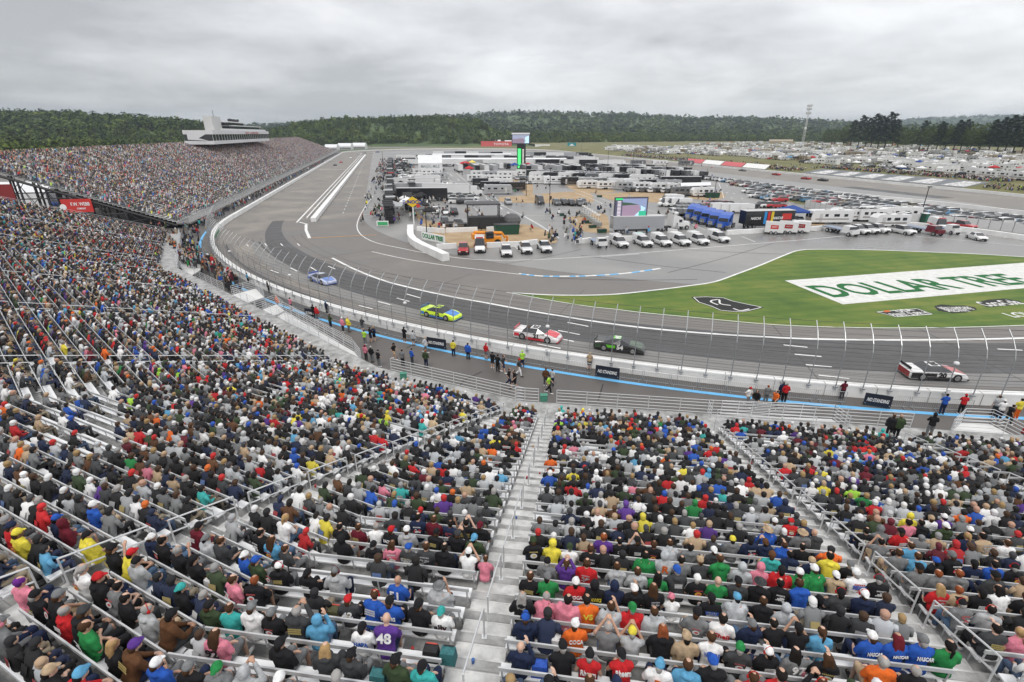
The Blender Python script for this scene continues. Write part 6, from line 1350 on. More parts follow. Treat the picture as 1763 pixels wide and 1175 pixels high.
# pit boxes along pit road
for j in range(58):
    a = -15+j*4.6; p = OV(-85.0+a*.028+rnd.uniform(-.6, .6), a); c = rnd.choice('KKKGKKSK') if j != 24 else 'R'
    scar('pit_box', p, ang_l+rnd.uniform(-.05, .05), c, '%s canopied pit box, %s along pit road from the near end' % (CARN[c], ORD[j+1]), 'pit box', 'pit boxes along pit road', 'pit_box')
for j in range(70):
    a = -12+j*3.9; p = OV(-78.0+a*.028+rnd.uniform(-3, 3), a); c = rnd.choice('KKWKGKSK'); kd = rnd.choice(('canopy_tent', 'pit_box', 'canopy_tent', 'canopy_tent'))
    scar(kd, p, ang_l, c, '%s %s, %s in the cluttered strip behind the pit boxes' % (CARN[c], 'tool cart' if kd == 'pit_box' else 'canopy', ORD[j+1]), 'canopy' if kd != 'pit_box' else 'cart', 'canopies and carts behind the pit boxes', 'canopy_tent' if kd != 'pit_box' else 'tool_cart')
p = G(678, 372); o = scar('canopy_tent', p, .1, 'S', 'pale grey canopy tent at the near end of the pit boxes', 'canopy', None, 'canopy_tent'); o.scale = (1.5, 1.5, 1.2)
for x, y, c, s_, lb in ((801, 290, 'R', 2.3, 'big red canopy beside the infield road'), (813, 288, 'B', 1.5, 'yellow canopy'), (808, 300, 'R', 1.4, 'small red canopy below the big red one'), (886, 293, 'B', 1.6, 'blue canopy left of the pylon foot'), (909, 293, 'R', 1.8, 'round red canopy right of the pylon foot'), (699, 318, 'W', 1.4, 'white canopy near the left end of the motorhomes'), (1360, 384, 'B', 1.7, 'bright blue canopy behind the striped trailer'), (703, 366, 'W', 1.3, 'white canopy under the yellow diamond sign')):
    o = scar('canopy_tent', G(x, y), .1, c, lb if lb != 'yellow canopy' else 'bright yellow canopy right of the big red one', 'canopy', None, 'canopy_tent'); o.scale = (s_, s_, 1.3)
    if lb == 'yellow canopy': o.material_slots[0].material = cpaint((.7, .55, .03))
# big white garage hall and long white garage roofs
def hall(name, label, q, h, roofh, m, wm=None, dm=None):
    t = thing(name, label, 'building'); P = S(*q); b = MB(); n4 = [(p.x, p.y) for p in P]; b.prism(n4, 0, h); b.build('wall', wm or m, t)
    e0, e1 = (P[0]+P[3])/2, (P[1]+P[2])/2; b = MB(); vs = [(P[0].x, P[0].y, h), (P[1].x, P[1].y, h), (P[2].x, P[2].y, h), (P[3].x, P[3].y, h), (e0.x, e0.y, h+roofh), (e1.x, e1.y, h+roofh)]
    b.add([(v[0], v[1], v[2]+.02) for v in vs], [(0, 1, 5, 4), (2, 3, 4, 5), (1, 2, 5), (3, 0, 4)]); b.build('roof', m, t); return t
wroof = mat('white_sheet_roof', (.68, .69, .70), .5, noise=.05, nscale=.2)
hl_ = hall('garage_hall', 'big white hall with lettering on its roof beside pit road', ((721, 298), (762, 298), (762, 291), (721, 291)), 5.0, 3.5, wroof)
pL = G(724, 298); pR = G(759, 298)
t = text('MAGIC MILE', 1, mat('faint_grey_lettering', (.35, .38, .38), .6), 'lettering', hl_, bold=.02); w_ = max(v.co.x for v in t.data.vertices)-min(v.co.x for v in t.data.vertices)
t.data.transform(Matrix.Diagonal(((pR-pL).length*.9/w_, 2.2, 1, 1))); t.location = ((pL.x+pR.x)/2, pL.y-.05, 3.4); t.rotation_euler = (math.pi/2, 0, math.atan2(pR.y-pL.y, pR.x-pL.x))
for i, q in enumerate((((725, 283), (893, 283), (893, 281.5), (725, 281.5)), ((905, 283), (975, 283.5), (975, 282), (905, 281.5)), ((745, 274), (880, 273.5), (880, 272.5), (745, 273)))):
    hall('garage_building', ['long low white garage roof left of the pylon', 'shorter low white garage roof right of the pylon', 'farthest long low white garage roof across the infield'][i], q, 3.2, .8, wroof, mat('garage_wall', (.12, .12, .13), .7))
hall('office_building', 'low infield building with blue and white roof edge near the car park', ((1170, 338), (1222, 336), (1220, 330), (1170, 331)), 3.2, .6, wroof, mat('garage_wall', (.12, .12, .13), .7))
# stage truck, telehandler, containers
tele = thing('telehandler', 'orange telescopic handler behind the white wall', 'telehandler', G(840, 423), face_px((815, 423), (865, 420))); om = mat('orange_machine_paint', (.75, .27, .01), .45)
b = MB(); b.box((0, 0, 1.2), (5.0, 1.6, .9)); b.build('chassis', om, tele); b = MB(); b.tube([(-2.6, .4, 2.6), (2.9, .4, 2.2)], .3, 6); b.tube([(2.9, .4, 2.2), (3.6, .4, 1.2)], .22, 6); b.build('boom', om, tele)
b = MB(); b.box((.2, -.5, 2.1), (1.5, .9, 1.2)); b.build('cab', glass, tele); b = MB(); b.box((3.9, .2, 1.0), (.1, 1.4, 1.2)); b.box((-2.7, 0, 1.9), (.7, 1.6, 1.0)); b.build('fork_carriage', om, tele)
for x in (-1.7, 1.7):
    for y in (-1, 1): link('wheel', tyre_mesh(.65), tele, (x, y, .65))
stg = thing('stage_rig', 'black folding stage rig with roof panels beside the infield road', 'stage', G(836, 393), .1)
b = MB(); b.box((0, 0, 1.4), (8, 3, 2.4)); b.build('base', dark, stg); b = MB(); b.box((-.5, -.5, 5.6), (7.5, 5, .3)); b.build('roof_panel', mat('stage_roof', (.06, .06, .065), .6), stg)
for x, y in ((-4, -2.5), (3, -2.5), (-4, 1.5), (3, 1.5)): b = MB(); b.cone((x, y, 0), (x, y, 5.6), .12, .12, 5); b.build('post', dark, stg)
b = MB(); b.ell((6, .3, 1.6), (2.2, 1.8, 1.6), 12, 6); b.build('rounded_cover', mat('grey_tarp', (.10, .10, .105), .7), stg)
dg_ = mat('dark_green_paint', (.01, .06, .035), .6)
for i, (x, y, s_) in enumerate(((872, 403, 3.2), (804, 338, 1.8), (1164, 352, 1.5), (969, 372, 1.0), (1013, 385, 1.0), (1020, 393, 1.0), (1036, 401, 1.2), (1032, 340, 1.0), (1226, 341, 2.6))):
    t = thing('waste_container', ['large green skip near the white wall', 'green skip beside the infield road', 'green container by the white vans', 'small green bin on the plaza line', 'green bin by the pallets, upper', 'green bin by the pallets, lower', 'green bin left of the grey trailer', 'green bin above the video screen', 'round green container beside the car park road'][i], 'container', G(x, y), .2); b = MB(); b.box((0, 0, s_*.32), (s_*1.5, s_*.8, s_*.62), top=(1.1, 1.1)); b.build('body', dg_, t); b = MB(); b.box((0, 0, s_*.65), (s_*1.6, s_*.85, .06)); b.build('lid', black, t)
for i, (x, y) in enumerate(((1555, 382), (1590, 384))):
    t = thing('portable_toilet', ['dark green portable toilet left of the other', 'dark green portable toilet nearer the ambulance'][i], 'toilet', G(x, y), .2); b = MB(); b.box((0, 0, 1.1), (1.2, 1.2, 2.2)); b.build('cabin', dg_, t); b = MB(); b.box((0, 0, 2.28), (1.3, 1.3, .15), top=(.8, .8)); b.build('roof', wroof, t); b = MB(); b.box((0, -.62, 1.05), (.8, .03, 1.9)); b.build('door', mat('door_green', (.02, .12, .08), .6), t)
# Christmas-tree-like row of yellow-white light carts
for i in range(7): 
    x, y = 1004+i*4.2, 374+i*3.0; t = thing('equipment_cart', 'wheeled equipment cart, %s in the slanted row left of the video screen' % ORD[i+1], 'cart', G(x, y), -.8, 'equipment carts in a slanted row'); b = MB(); b.box((0, 0, .8), (1.6, .9, .9)); b.build('body', mat('cart_grey', (.3, .31, .3), .5), t); b = MB(); b.cone((0, 0, 1.2), (0, 0, 2.8), .05, .05, 5); b.box((0, 0, 2.8), (.9, .3, .3)); b.build('mast', white, t)
# ================================================================ walls, signs and poles of the infield and beyond
def barrier(name, label, pts, h, m, th=.5, cat='wall', posts=None, **k):
    t = thing(name, label, cat, group=k.get('group')); b = MB(); P = smooth(pts, 4) if len(pts) > 2 else [Vector(p[:2]) for p in pts]; b.sweep(P, [(-th/2, .03), (th/2, .03), (th/2, h), (-th/2, h)]); b.build('barrier', m, t)
    if posts:
        for i in range(0, len(P)-1):
            a, c = P[i], P[i+1]; n = max(1, round((c-a).length/posts)); b = MB()
            for j in range(n): q = a+(c-a)*j/n; b.box((q.x, q.y, (h+.3)/2), (.14, th+.2, h+.3))
            b.build('post_row', steel, t)
    return t
barrier('pit_wall', 'thick white wall between the front stretch and pit road', [OV(-103.4, -9), OV(-98.5, 400)], 1.0, concw, 1.25)
barrier('pit_wall', 'thin white inner kerb wall running beside the thick pit wall', [OV(-105.6, -3), OV(-101.5, 400)], .35, concw, .3)
barrier('backstretch_wall', 'long white inner wall beside the backstretch', S((985, 273), (1030, 280), (1100, 291), (1180, 302), (1250, 311), (1330, 322), (1400, 331), (1500, 342), (1600, 352), (1763, 371), (1850, 382)), 1.1, concw, .6)
barrier('screen_wall', 'tall white screen wall with grey posts along the car park edge', S((1385, 357), (1420, 364), (1470, 372), (1530, 379), (1600, 384), (1680, 392), (1763, 403), (1850, 416)), 1.9, mat('white_screen', (.60, .60, .60), .7), .15, 'wall', 3.2)
barrier('infield_wall', 'thick white wall under the tall screen wall at the right', S((1530, 388), (1600, 393), (1680, 402), (1763, 414), (1850, 428)), 1.0, concw, .8)
W_ = [((1251, 405), (1318, 401), 'right of the last slanted service truck'), ((1385, 400), (1420, 396), 'left of the flatbed tow truck'), ((1508, 392), (1556, 387), 'behind the white enclosed trailer'), ((991, 421), (1017, 418), 'left of the white cab-over truck'), ((1042, 416), (1087, 415), 'behind the first boxed trucks'), ((752, 430), (786, 428), 'left of the red pickup'), ((838, 427), (893, 425), 'between the ambulance and white pickups'), ((893, 425), (925, 421), 'behind the middle white pickup'), ((768, 401), (822, 399), 'behind the orange machine'), ((838, 399), (862, 397), 'beside the large green skip'), ((719, 398), (766, 402), 'under the white tank row'), ((1150, 402), (1165, 404), 'in front of the white semi truck')]
for a, c, w_ in W_: barrier('barrier_wall', 'short white concrete barrier '+w_, S(a, c), 1.0, concw, .5, group=None)
# wall with green lettering at the pit exit
dw = barrier('pit_exit_wall', 'white angled wall with green lettering at the end of pit road', S((707, 397), (712, 421), (768, 450)), 1.3, concw, 1.3)
b = MB()
def wall_text(s, a, c, z, h, m, parent, out_=.0):
    p, q = Vector(a[:2]), Vector(c[:2]); d = q-p; o = text(s, 1, m, 'lettering', parent, bold=.03, ext=.01); xs = [v.co.x for v in o.data.vertices]; ys = [v.co.y for v in o.data.vertices]
    o.data.transform(Matrix.Translation((-(max(xs)+min(xs))/2, -(max(ys)+min(ys))/2, 0))); o.data.transform(Matrix.Diagonal((d.length/(max(xs)-min(xs)), h/(max(ys)-min(ys)), 1, 1)))
    n_ = Vector((d.y, -d.x)).normalized(); mid = (p+q)/2+n_*out_; o.location = (mid.x, mid.y, z); o.rotation_euler = (math.pi/2, 0, math.atan2(d.y, d.x)); return o
gsg = mat('green_lettering', (.01, .20, .06), .6)
wall_text('DOLLAR TREE', G(719, 424), G(748, 439.5), .72, .85, gsg, dw, .72)
s1 = barrier('sign_wall', 'small white sign board with green letters behind the pit exit wall', S((727, 412), (766, 420)), 1.5, white, .2); wall_text('DOLLAR TREE', G(729, 412.3), G(764, 419.7), .85, .9, gsg, s1, .16)
s2 = barrier('pit_end_sign', 'low white wall with a green panel at the near end of pit boxes', S((649, 389), (669, 389)), 1.1, white, .4); b = MB(); p, q = G(651, 389), G(668, 389); b.box(((p.x+q.x)/2, p.y-.22, .55), ((q-p).length, .05, .75)); b.build('green_panel', mat('bright_green_panel', (.05, .38, .14), .6), s2)
wall_text('DOLLAR TREE', Vector((C1.x+123.4*math.cos(R(202)), C1.y+123.4*math.sin(R(202)))), Vector((C1.x+123.4*math.cos(R(207)), C1.y+123.4*math.sin(R(207)))), .5, .7, gsg, bpy.data.objects['track_wall'], 0)
pf, pg = OV(123.3, -14), OV(123.3, -34); wall_text('DOLLAR TREE', pf, pg, .55, .8, gsg, bpy.data.objects['track_wall'], 0)
# no standing signs on the fence by the blue line
nst = mat('navy_sign_board', (.012, .016, .028), .5)
for (px, py, w_, lb) in ((535, 548, 17, 'dark no standing sign nearest the long ramp'), (752, 601, 33, 'dark no standing sign beside the yellow raincoat'), (1045, 652, 41, 'dark no standing sign below the black race car'), (1508, 702, 47, 'dark no standing sign below the leading race car')):
    p, q = G(px-w_/2, py-w_*.08), G(px+w_/2, py+w_*.08); d = (q-p); t = thing('no_standing_sign', lb, 'sign', (p+q)/2, math.atan2(d.y, d.x), None); L_ = d.length; b = MB(); b.box((0, 0, .62), (L_, .06, 1.05)); b.build('panel', nst, t)
    o = text('NO STANDING', 1, wtxt, 'lettering', t, bold=.02, shear=.25, ext=.008); xs = [v.co.x for v in o.data.vertices]; o.data.transform(Matrix.Translation((-(max(xs)+min(xs))/2, 0, 0))); o.data.transform(Matrix.Diagonal((L_*.80/(max(xs)-min(xs)), .42, 1, 1))); o.location = (0, -.05, .62); o.rotation_euler = (math.pi/2, 0, 0)
    b = MB(); 
    for x in (-L_/2+.1, L_/2-.1): b.box((x, .1, .3), (.05, .5, .05)); b.cone((x, .04, 0), (x, .04, 1.1), .025, .025, 5)
    b.build('stand', steel, t)
# crowd barriers along the blue line
def cb():
    b = MB(); r = .02; b.tube([(-1.05, 0, .15), (-1.05, 0, 1.05), (1.05, 0, 1.05), (1.05, 0, .15), (-1.05, 0, .15)], r, 5)
    for i in range(1, 14): x = -1.05+i*.15; b.cone((x, 0, .15), (x, 0, 1.05), .008, .008, 3)
    for x in (-.8, .8): b.box((x, 0, .03), (.05, .5, .05)); b.cone((x, 0, 0), (x, 0, .15), .02, .02, 4)
    return b.mesh('crowd_barrier', [steel])
cbm = cb(); i = 0; az = -97.0
while az > -147:
    a = R(az); p = Vector((C1.x+125.5*math.cos(a), C1.y+125.5*math.sin(a))); x, y, d = PX(p.x, p.y, .5)
    if x < 1790 and not any(abs(x-q) < w_ for q, w_ in ((535, 11), (752, 20), (1045, 24), (1508, 30))):
        i += 1; link('crowd_barrier', cbm, None, (p.x, p.y, 0), a+math.pi/2, label='steel crowd barrier by the blue line, %s counted from the right end' % ORD[i], cat='barrier', group='steel crowd barriers along the blue line')
    az -= 1.03
# wooden plank kerb in front of the wall with leaning items
# banners round the far turn
signboard('billboard', 'big red billboard with white lettering beyond the far turn', (828, 243.5, 881, 252.5), G(855, 254.5).xy+Vector((0, 6)), Vector((0, 1)), mat('red_billboard', (.60, .10, .10), .6), [('TOYOTA', .16, .45, .42, wtxt, .5)], 'billboard', .3, 3)
signboard('billboard', 'teal square board with white mark beyond the far turn', (977, 246, 992, 254), G(985, 256).xy+Vector((0, 4)), Vector((0, 1)), mat('teal_board', (.02, .25, .28), .6), [], 'billboard', .3, 2)
b = MB(); o = bpy.data.objects.get('billboard.001'); w0 = o.children[0].dimensions.x; h0 = o.children[0].dimensions.z; b.add([(-w0*.3, -.03, h0*.35), (w0*.3, -.03, h0*.35), (0, -.03, h0*.8)], [(0, 1, 2)]); b.build('white_mark', wtxt, o)
signboard('billboard', 'white slanted board lying right of the red billboard', (921, 249, 947, 253), G(934, 255).xy, Vector((0, 1)), white, [], 'billboard', .3, 2)
P, Q = OV(129, 205), OV(129, 120); n_ = (Q-P).normalized()
for j in range(4):
    a, c = P+(Q-P)*(j/4+.005), P+(Q-P)*((j+1)/4-.005); t = thing('slope_banner', '%s banner panel, %s of four along the backstretch bank' % ('red' if j % 2 == 0 else 'white', ORD[j+1]), 'banner', group='banner panels on the backstretch bank'); b = MB(); b.add([(a.x, a.y, .9), (c.x, c.y, .9), (c.x+W.x*3, c.y+W.y*3, 3.2), (a.x+W.x*3, a.y+W.y*3, 3.2)], [(0, 1, 2, 3)]); b.build('panel', mat('faded_red_banner', (.55, .12, .13), .6) if j % 2 == 0 else white, t)
t = thing('painted_bank', 'grey strip with six white logo patches painted on the backstretch bank', 'painted strip'); q = [OV(130, 95), OV(130, 12), OV(144, 12), OV(144, 95)]
b = MB(); b.add([(q[0].x, q[0].y, .64), (q[1].x, q[1].y, .64), (q[2].x, q[2].y, 2.42), (q[3].x, q[3].y, 2.42)], [(0, 1, 2, 3)]); b.build('strip', mat('grey_turf_paint', (.16, .17, .18), .9, noise=.2, nscale=.5), t)
for j in range(6): b = MB(); a0 = 90-j*13.6; b.add([(OV(s_, a_).x, OV(s_, a_).y, .68+(s_-130)*.1275) for s_, a_ in ((132, a0), (132, a0-9.5), (142, a0-8), (142, a0-1.5))], [(0, 1, 2, 3)]); b.build('white_logo', mat('logo_turf_paint', (.5, .5, .5), .9, noise=.5, nscale=.8), t)
# bank beyond the backstretch
b = MB(); pa = [OV(125.5, a) for a in range(-160, 640, 20)]; pb_ = [OV(149.5, a) for a in range(-160, 640, 20)]; b.strip(pa, pb_, .0, zb=3.02); b.build('grass_bank', rough_g, kind='structure')
# grassy knoll with vehicles beyond turn three
kn = [(730, 247), (745, 241), (775, 238.5), (830, 239), (828, 250), (745, 252)]
# sunoco style diamond sign
sgn = thing('pole_sign', 'yellow diamond sign with blue lettering on a tall white pole', 'sign', G(713, 388), 0); pz = RP(714, 348, G(713, 388).xy, Vector((0, 1))).z
b = MB(); b.cone((0, 0, 0), (0, 0, pz), .16, .16, 8); b.build('pole', white, sgn)
b = MB(); b.add([(-1.9, -.2, pz), (0, -.2, pz-1.2), (1.9, -.2, pz), (0, -.2, pz+1.2), (-1.9, .1, pz), (0, .1, pz-1.2), (1.9, .1, pz), (0, .1, pz+1.2)], [(0, 1, 2, 3), (7, 6, 5, 4), (0, 4, 5, 1), (1, 5, 6, 2), (2, 6, 7, 3), (3, 7, 4, 0)]); b.build('panel', mat('sign_yellow', (.75, .50, .02), .5), sgn)
b = MB(); b.add([(1.0, -.22, pz-1.3), (1.9, -.22, pz-1.1), (1.5, -.22, pz-.4), (.8, -.22, pz-.6)], [(0, 1, 2, 3)]); b.build('red_arrow', red_s, sgn)
o = text('SUNOCO', 1.05, mat('blue_lettering', (.02, .05, .3), .5), 'lettering', sgn, bold=.03, ext=.02); o.location = (0, -.26, pz); o.rotation_euler = (math.pi/2, 0, 0)
# light poles
for i, (x, yt, yb) in enumerate(((906, 283, 338), (946, 290, 356), (1046, 256, 290), (1088, 262, 300), (1144, 282, 320), (1181, 262, 296), (1229, 310, 342), (660, 262, 285), (1594, 322, 372), (1000, 250, 268), (735, 352, 405), (640, 238, 256), (560, 240, 262))):
    base = G(x-(4 if x == 1594 else 0)*5*0, yb); bp_ = G(x if x != 1594 else 1585, yb); top = RP(x, yt, bp_.xy, Vector((0, 1))); h = max(4, top.z)
    t = thing('light_pole', 'slim dark pole, %s' % ['in the plaza behind the two parked cars', 'beside the black van on the plaza', 'thin one near the backstretch start', 'second near the backstretch start', 'beside the tall camper', 'behind the banner panels', 'by the car park road', 'behind the pit boxes', 'standing tall before the new asphalt at right', 'near the teal board', 'left of the grey pickup', 'before the far treeline', 'at the far end of the main stand'][i], 'pole', bp_); b = MB(); b.cone((0, 0, 0), (0, 0, h), .13, .09, 6); b.build('pole', dark, t); b = MB(); b.box((0, -.2, h), (.9, .5, .25)); b.build('lamp_head', dark, t)
# telecom mast on the skyline
tb_ = G(1381, 249.5, 3); mt = thing('telecom_mast', 'tall pale telecom mast with antennas above the campers', 'mast', tb_); H_ = RP(1388, 185, tb_.xy, Vector((0, 1))).z
b = MB(); n = 14
for j in range(n):
    z0, z1 = H_*j/n, H_*(j+1)/n; r0, r1 = 1.5*(1-j/n)+.7, 1.5*(1-(j+1)/n)+.7
    for k in range(3):
        a0, a1 = k*2.094, (k+1)*2.094; b.cone((r0*math.cos(a0), r0*math.sin(a0), z0), (r1*math.cos(a0), r1*math.sin(a0), z1), .22, .22, 4); b.cone((r0*math.cos(a0), r0*math.sin(a0), z0), (r1*math.cos(a1), r1*math.sin(a1), z1), .13, .13, 3)
b.build('lattice', mat('mast_grey', (.55, .55, .56), .5), mt)
for j, zf in enumerate((.985, .90, .80)):
    b = MB()
    for k in range(8): a0 = k*math.pi/4; b.box((3.3*math.cos(a0), 3.3*math.sin(a0), H_*zf), (1.0, 1.0, 3.2))
    b.tube([(3.3, 0, H_*zf), (0, 3.3, H_*zf), (-3.3, 0, H_*zf), (0, -3.3, H_*zf), (3.3, 0, H_*zf)], .25, 4); b.build('antenna_ring', mat('mast_grey', (.55, .55, .56), .5), mt)
b = MB(); b.ell((0, 0, H_*.42), (1.6, 1.6, 2.0)); b.build('dish', white, mt)
# white marquees beyond the main stand and on the knoll, far buildings
def marquee(x0, x1, y, h, lb, domed=True):
    p, q = G(x0, y), G(x1, y); t = thing('marquee', lb, 'tent', (p+q)/2, math.atan2(q.y-p.y, q.x-p.x)); L_ = (q-p).length; b = MB(); b.profile([(-6, 0), (6, 0), (6, h*.55), (4, h*.82), (1.5, h), (-1.5, h), (-4, h*.82), (-6, h*.55)] if domed else [(-6, 0), (6, 0), (6, h*.6), (0, h), (-6, h*.6)], -L_/2, L_/2); b.build('canopy', wroof, t); b = MB(); b.box((0, -6.02, h*.2), (L_*.96, .05, h*.3)); b.build('shade_panel', mat('tent_shade', (.2, .2, .2), .9), t); return t  # solid grey panel on the front, shade of the open side put into its colour
marquee(562, 583, 259, 7, 'left of three white domed tents beyond the main stand'); marquee(584, 607, 258, 8, 'middle of three white domed tents beyond the main stand'); marquee(609, 631, 257, 8, 'right of three white domed tents beyond the main stand')
marquee(835, 862, 250, 9, 'white marquee above the red billboard', False); marquee(869, 881, 250, 8, 'small white marquee beside the pylon screen', False); marquee(772, 791, 251, 6, 'white flat marquee on the grassy knoll', False)
t = hall('house', 'small tan building behind the camping field near the mast', ((1323, 250.5), (1364, 250.5), (1364, 249), (1323, 249)), 7, 2.5, mat('tan_roof', (.30, .25, .18), .7), mat('tan_wall', (.33, .28, .20), .7))
# objects seen under the main stand
t = thing('marquee', 'white tent seen through the columns under the main grandstand', 'tent', (*ms(60, 66), 0), TA); b = MB(); b.profile([(-9, 0), (9, 0), (9, 4), (0, 6.5), (-9, 4)], -16, 16); b.build('canopy', wroof, t)
for i, (a_, tt_, c) in enumerate(((52, 48, 'B'), (56, 47, 'C'), (60, 46, 'R'), (50, 58, 'W'), (64, 45, 'M'))): scar('suv', ms(a_, tt_), TA+.3*i, c, '%s car parked in the yard seen under the main grandstand' % CARN[c], 'car', None, 'parked_car', 0)
# green utility box and bag on the front walkway, small trackside things
for x, y, lb in ((936, 690, 'green bin by the front railing, right of the stairs'), (695, 652, 'green bin by the front railing, left block')):
    p = G(x, y, FZ-.1); t = thing('bin', lb, 'bin', p, .1); b = MB(); b.box((0, 0, .22), (.5, .35, .45)); b.build('body', mat('pale_green_plastic', (.05, .22, .15), .5), t); b = MB(); b.box((0, 0, .47), (.54, .40, .05)); b.build('lid', mat('pale_green_plastic', (.05, .22, .15), .5), t)
# bags, coolers on the empty benches
bagc = {'olive': (.07, .07, .03), 'black': (.015, .015, .017), 'teal': (.03, .14, .15), 'blue': (.02, .08, .40), 'white': (.6, .6, .6), 'pink': (.6, .2, .25)}
for x, y, c, lb in ((567, 1040, 'olive', 'olive backpack with red straps standing on the bench left of the 42 shirt'), (736, 1105, 'black', 'black bag under the rail near the white lettered shirt'), (757, 1117, 'teal', 'round teal bag on the tread below the black bag'), (644, 1162, 'teal', 'dark teal cooler bag beside the grey hooded coat'), (930, 1128, 'blue', 'blue bag on the bench in the right block front'), (78, 1130, 'black', 'black cooler bag at the lower left corner'), (350, 980, 'white', 'pale cooler bag on the bench beside the elder in grey'), (340, 690, 'olive', 'olive pack on the empty far left benches'), (1375, 1120, 'pink', 'pink blanket folded on the bench below the blue coats'), (954, 1090, 'white', 'white bag on the bench beside the orange shirt')):
    r_ = seat_for(x, y-10)
    if not r_: continue
    _, i, k, e = r_; e = free_e(i, k, e, .36) or e; taken.setdefault((i, k), []).append(e); p = sp(i, RD*k+.45, e); t = thing('cooler_bag', lb, 'bag', (p.x, p.y, FZ+RH*k+.455), facing(i)); m_ = mat('bag_'+c, bagc[c], .8, noise=.2, nscale=20)
    b = MB(); b.box((0, 0, .15), (.34, .24, .30), top=(.85, .8)); b.ell((0, 0, .28), (.15, .10, .06), 10, 5); b.build('body', m_, t); b = MB(); b.tube([(-.1, .13, .05), (-.1, .16, .2), (-.1, .08, .33), (.1, .08, .33), (.1, .16, .2), (.1, .13, .05)], .014, 5); b.build('strap', redp if 'red' in lb else black, t)
# ================================================================ trees
def sky_px(tab, x): t_ = np.array(tab, float); return np.interp(x, t_[:, 0], t_[:, 1])
NEAR = [(-400, 186), (0, 190), (150, 193), (250, 200), (330, 207), (430, 225), (470, 223), (500, 214), (560, 201), (640, 198), (700, 195), (760, 195), (820, 200), (850, 221), (900, 223), (1200, 226), (1763, 229), (2600, 230)]
FAR = [(-600, 222), (430, 217), (830, 198), (850, 195), (950, 195), (1100, 199), (1200, 204), (1300, 204), (1400, 208), (1460, 213), (1530, 217), (1763, 217), (2600, 217)]
VFAR = [(-600, 226), (1300, 226), (1400, 214), (1480, 213), (1530, 208), (1600, 203), (1700, 200), (1763, 198), (2600, 196)]
YB = [(-800, 420), (0, 520), (300, 700), (470, 850), (650, 925), (830, 935), (850, 1000), (1000, 1100), (1200, 1250), (1400, 1200), (1450, 1020), (1560, 860), (1763, 700), (2600, 520)]
def hz(x, y):
    yy = np.maximum(y, 60.0); px = 881.5+870*x/(yy*cp); px = np.clip(px, -900, 2700)
    def rg(tab, Y0, wn, wf): H = np.maximum(0, (230-sky_px(tab, px))*Y0/1017+20-12); d = y-Y0; return H*np.exp(-(d/np.where(d < 0, wn, wf))**2)
    h = rg(NEAR, 1000, 220, 500)+0; h = np.maximum(h, rg(FAR, 2600, 700, 900)); h = np.maximum(h, rg(VFAR, 4600, 900, 900))
    h = h*np.clip((y-sky_px(YB, px))/160, 0, 1)
    return h
gm = bpy.data.objects['ground'].data; co = np.empty(len(gm.vertices)*3); gm.vertices.foreach_get('co', co); co = co.reshape(-1, 3); co[:, 2] = hz(co[:, 0], co[:, 1])-.06; gm.vertices.foreach_set('co', co.ravel()); gm.update()
def leafm(name, c, c2):
    m = bpy.data.materials.new(name); m.use_nodes = True; t = m.node_tree; b = t.nodes['Principled BSDF']; b.inputs['Roughness'].default_value = .8; b.inputs['Specular IOR Level'].default_value = .2
    a = t.nodes.new('ShaderNodeAttribute'); a.attribute_name = 'Tone'; mx = t.nodes.new('ShaderNodeMix'); mx.data_type = 'RGBA'; mx.inputs[6].default_value = (*c, 1); mx.inputs[7].default_value = (*c2, 1); t.links.new(a.outputs['Fac'], mx.inputs[0]); t.links.new(mx.outputs[2], b.inputs['Base Color']); return m
lf_d = leafm('forest_foliage', (.014, .030, .008), (.115, .155, .028)); lf_p = leafm('pine_foliage', (.006, .016, .007), (.028, .052, .018))
def crown(kind, n, rg, size):
    """leaf-clump triangles filling a crown of unit height; returns verts (n*3,3), tone per face"""
    if kind == 'round':
        c = rg.normal(0, 1, (n, 3)); c /= np.linalg.norm(c, axis=1)[:, None]; r = rg.uniform(.55, 1.0, n)**.5; lob = 1+.22*np.sin(c[:, 0]*4+rg.uniform(0, 6))+.18*np.sin(c[:, 1]*5+rg.uniform(0, 6)+c[:, 2]*3)
        P = c*(r*lob)[:, None]*np.array([.36, .36, .40]); P[:, 2] += .56
    else:
        z = rg.uniform(.08, 1, n)**.8; lay = .75+.35*np.sin(z*38); R_ = (.23*(1-z)**.75+.015)*lay; a = rg.uniform(0, 6.283, n); rr_ = R_*np.sqrt(rg.uniform(.2, 1.0, n)); P = np.c_[rr_*np.cos(a), rr_*np.sin(a), z-.02*rr_]
    d1 = rg.normal(0, 1, (n, 3)); d2 = rg.normal(0, 1, (n, 3)); 
    if kind != 'round': d1[:, 2] *= .3; d2[:, 2] *= .3
    d1 /= np.linalg.norm(d1, axis=1)[:, None]; d2 /= np.linalg.norm(d2, axis=1)[:, None]; s = size*rg.uniform(.6, 1.3, n)[:, None]
    T = np.stack([P-d1*s*.6, P+d1*s*.6+d2*s*.2, P+d2*s], 1); return T.reshape(-1, 3), rg.uniform(0, 1, n)
def tri_mesh(name, V, tone, m):
    me = bpy.data.meshes.new(name); nF = len(V)//3; me.vertices.add(len(V)); me.vertices.foreach_set('co', V.astype(np.float32).ravel()); me.loops.add(nF*3); me.loops.foreach_set('vertex_index', np.arange(nF*3, dtype=np.int32)); me.polygons.add(nF)
    me.polygons.foreach_set('loop_start', np.arange(0, nF*3, 3, dtype=np.int32)); me.polygons.foreach_set('loop_total', np.full(nF, 3, np.int32)); me.update(calc_edges=True); a = me.attributes.new('Tone', 'FLOAT', 'FACE'); a.data.foreach_set('value', tone.astype(np.float32)); me.materials.append(m); return me
rg = np.random.default_rng(21); VV, TT = [], []
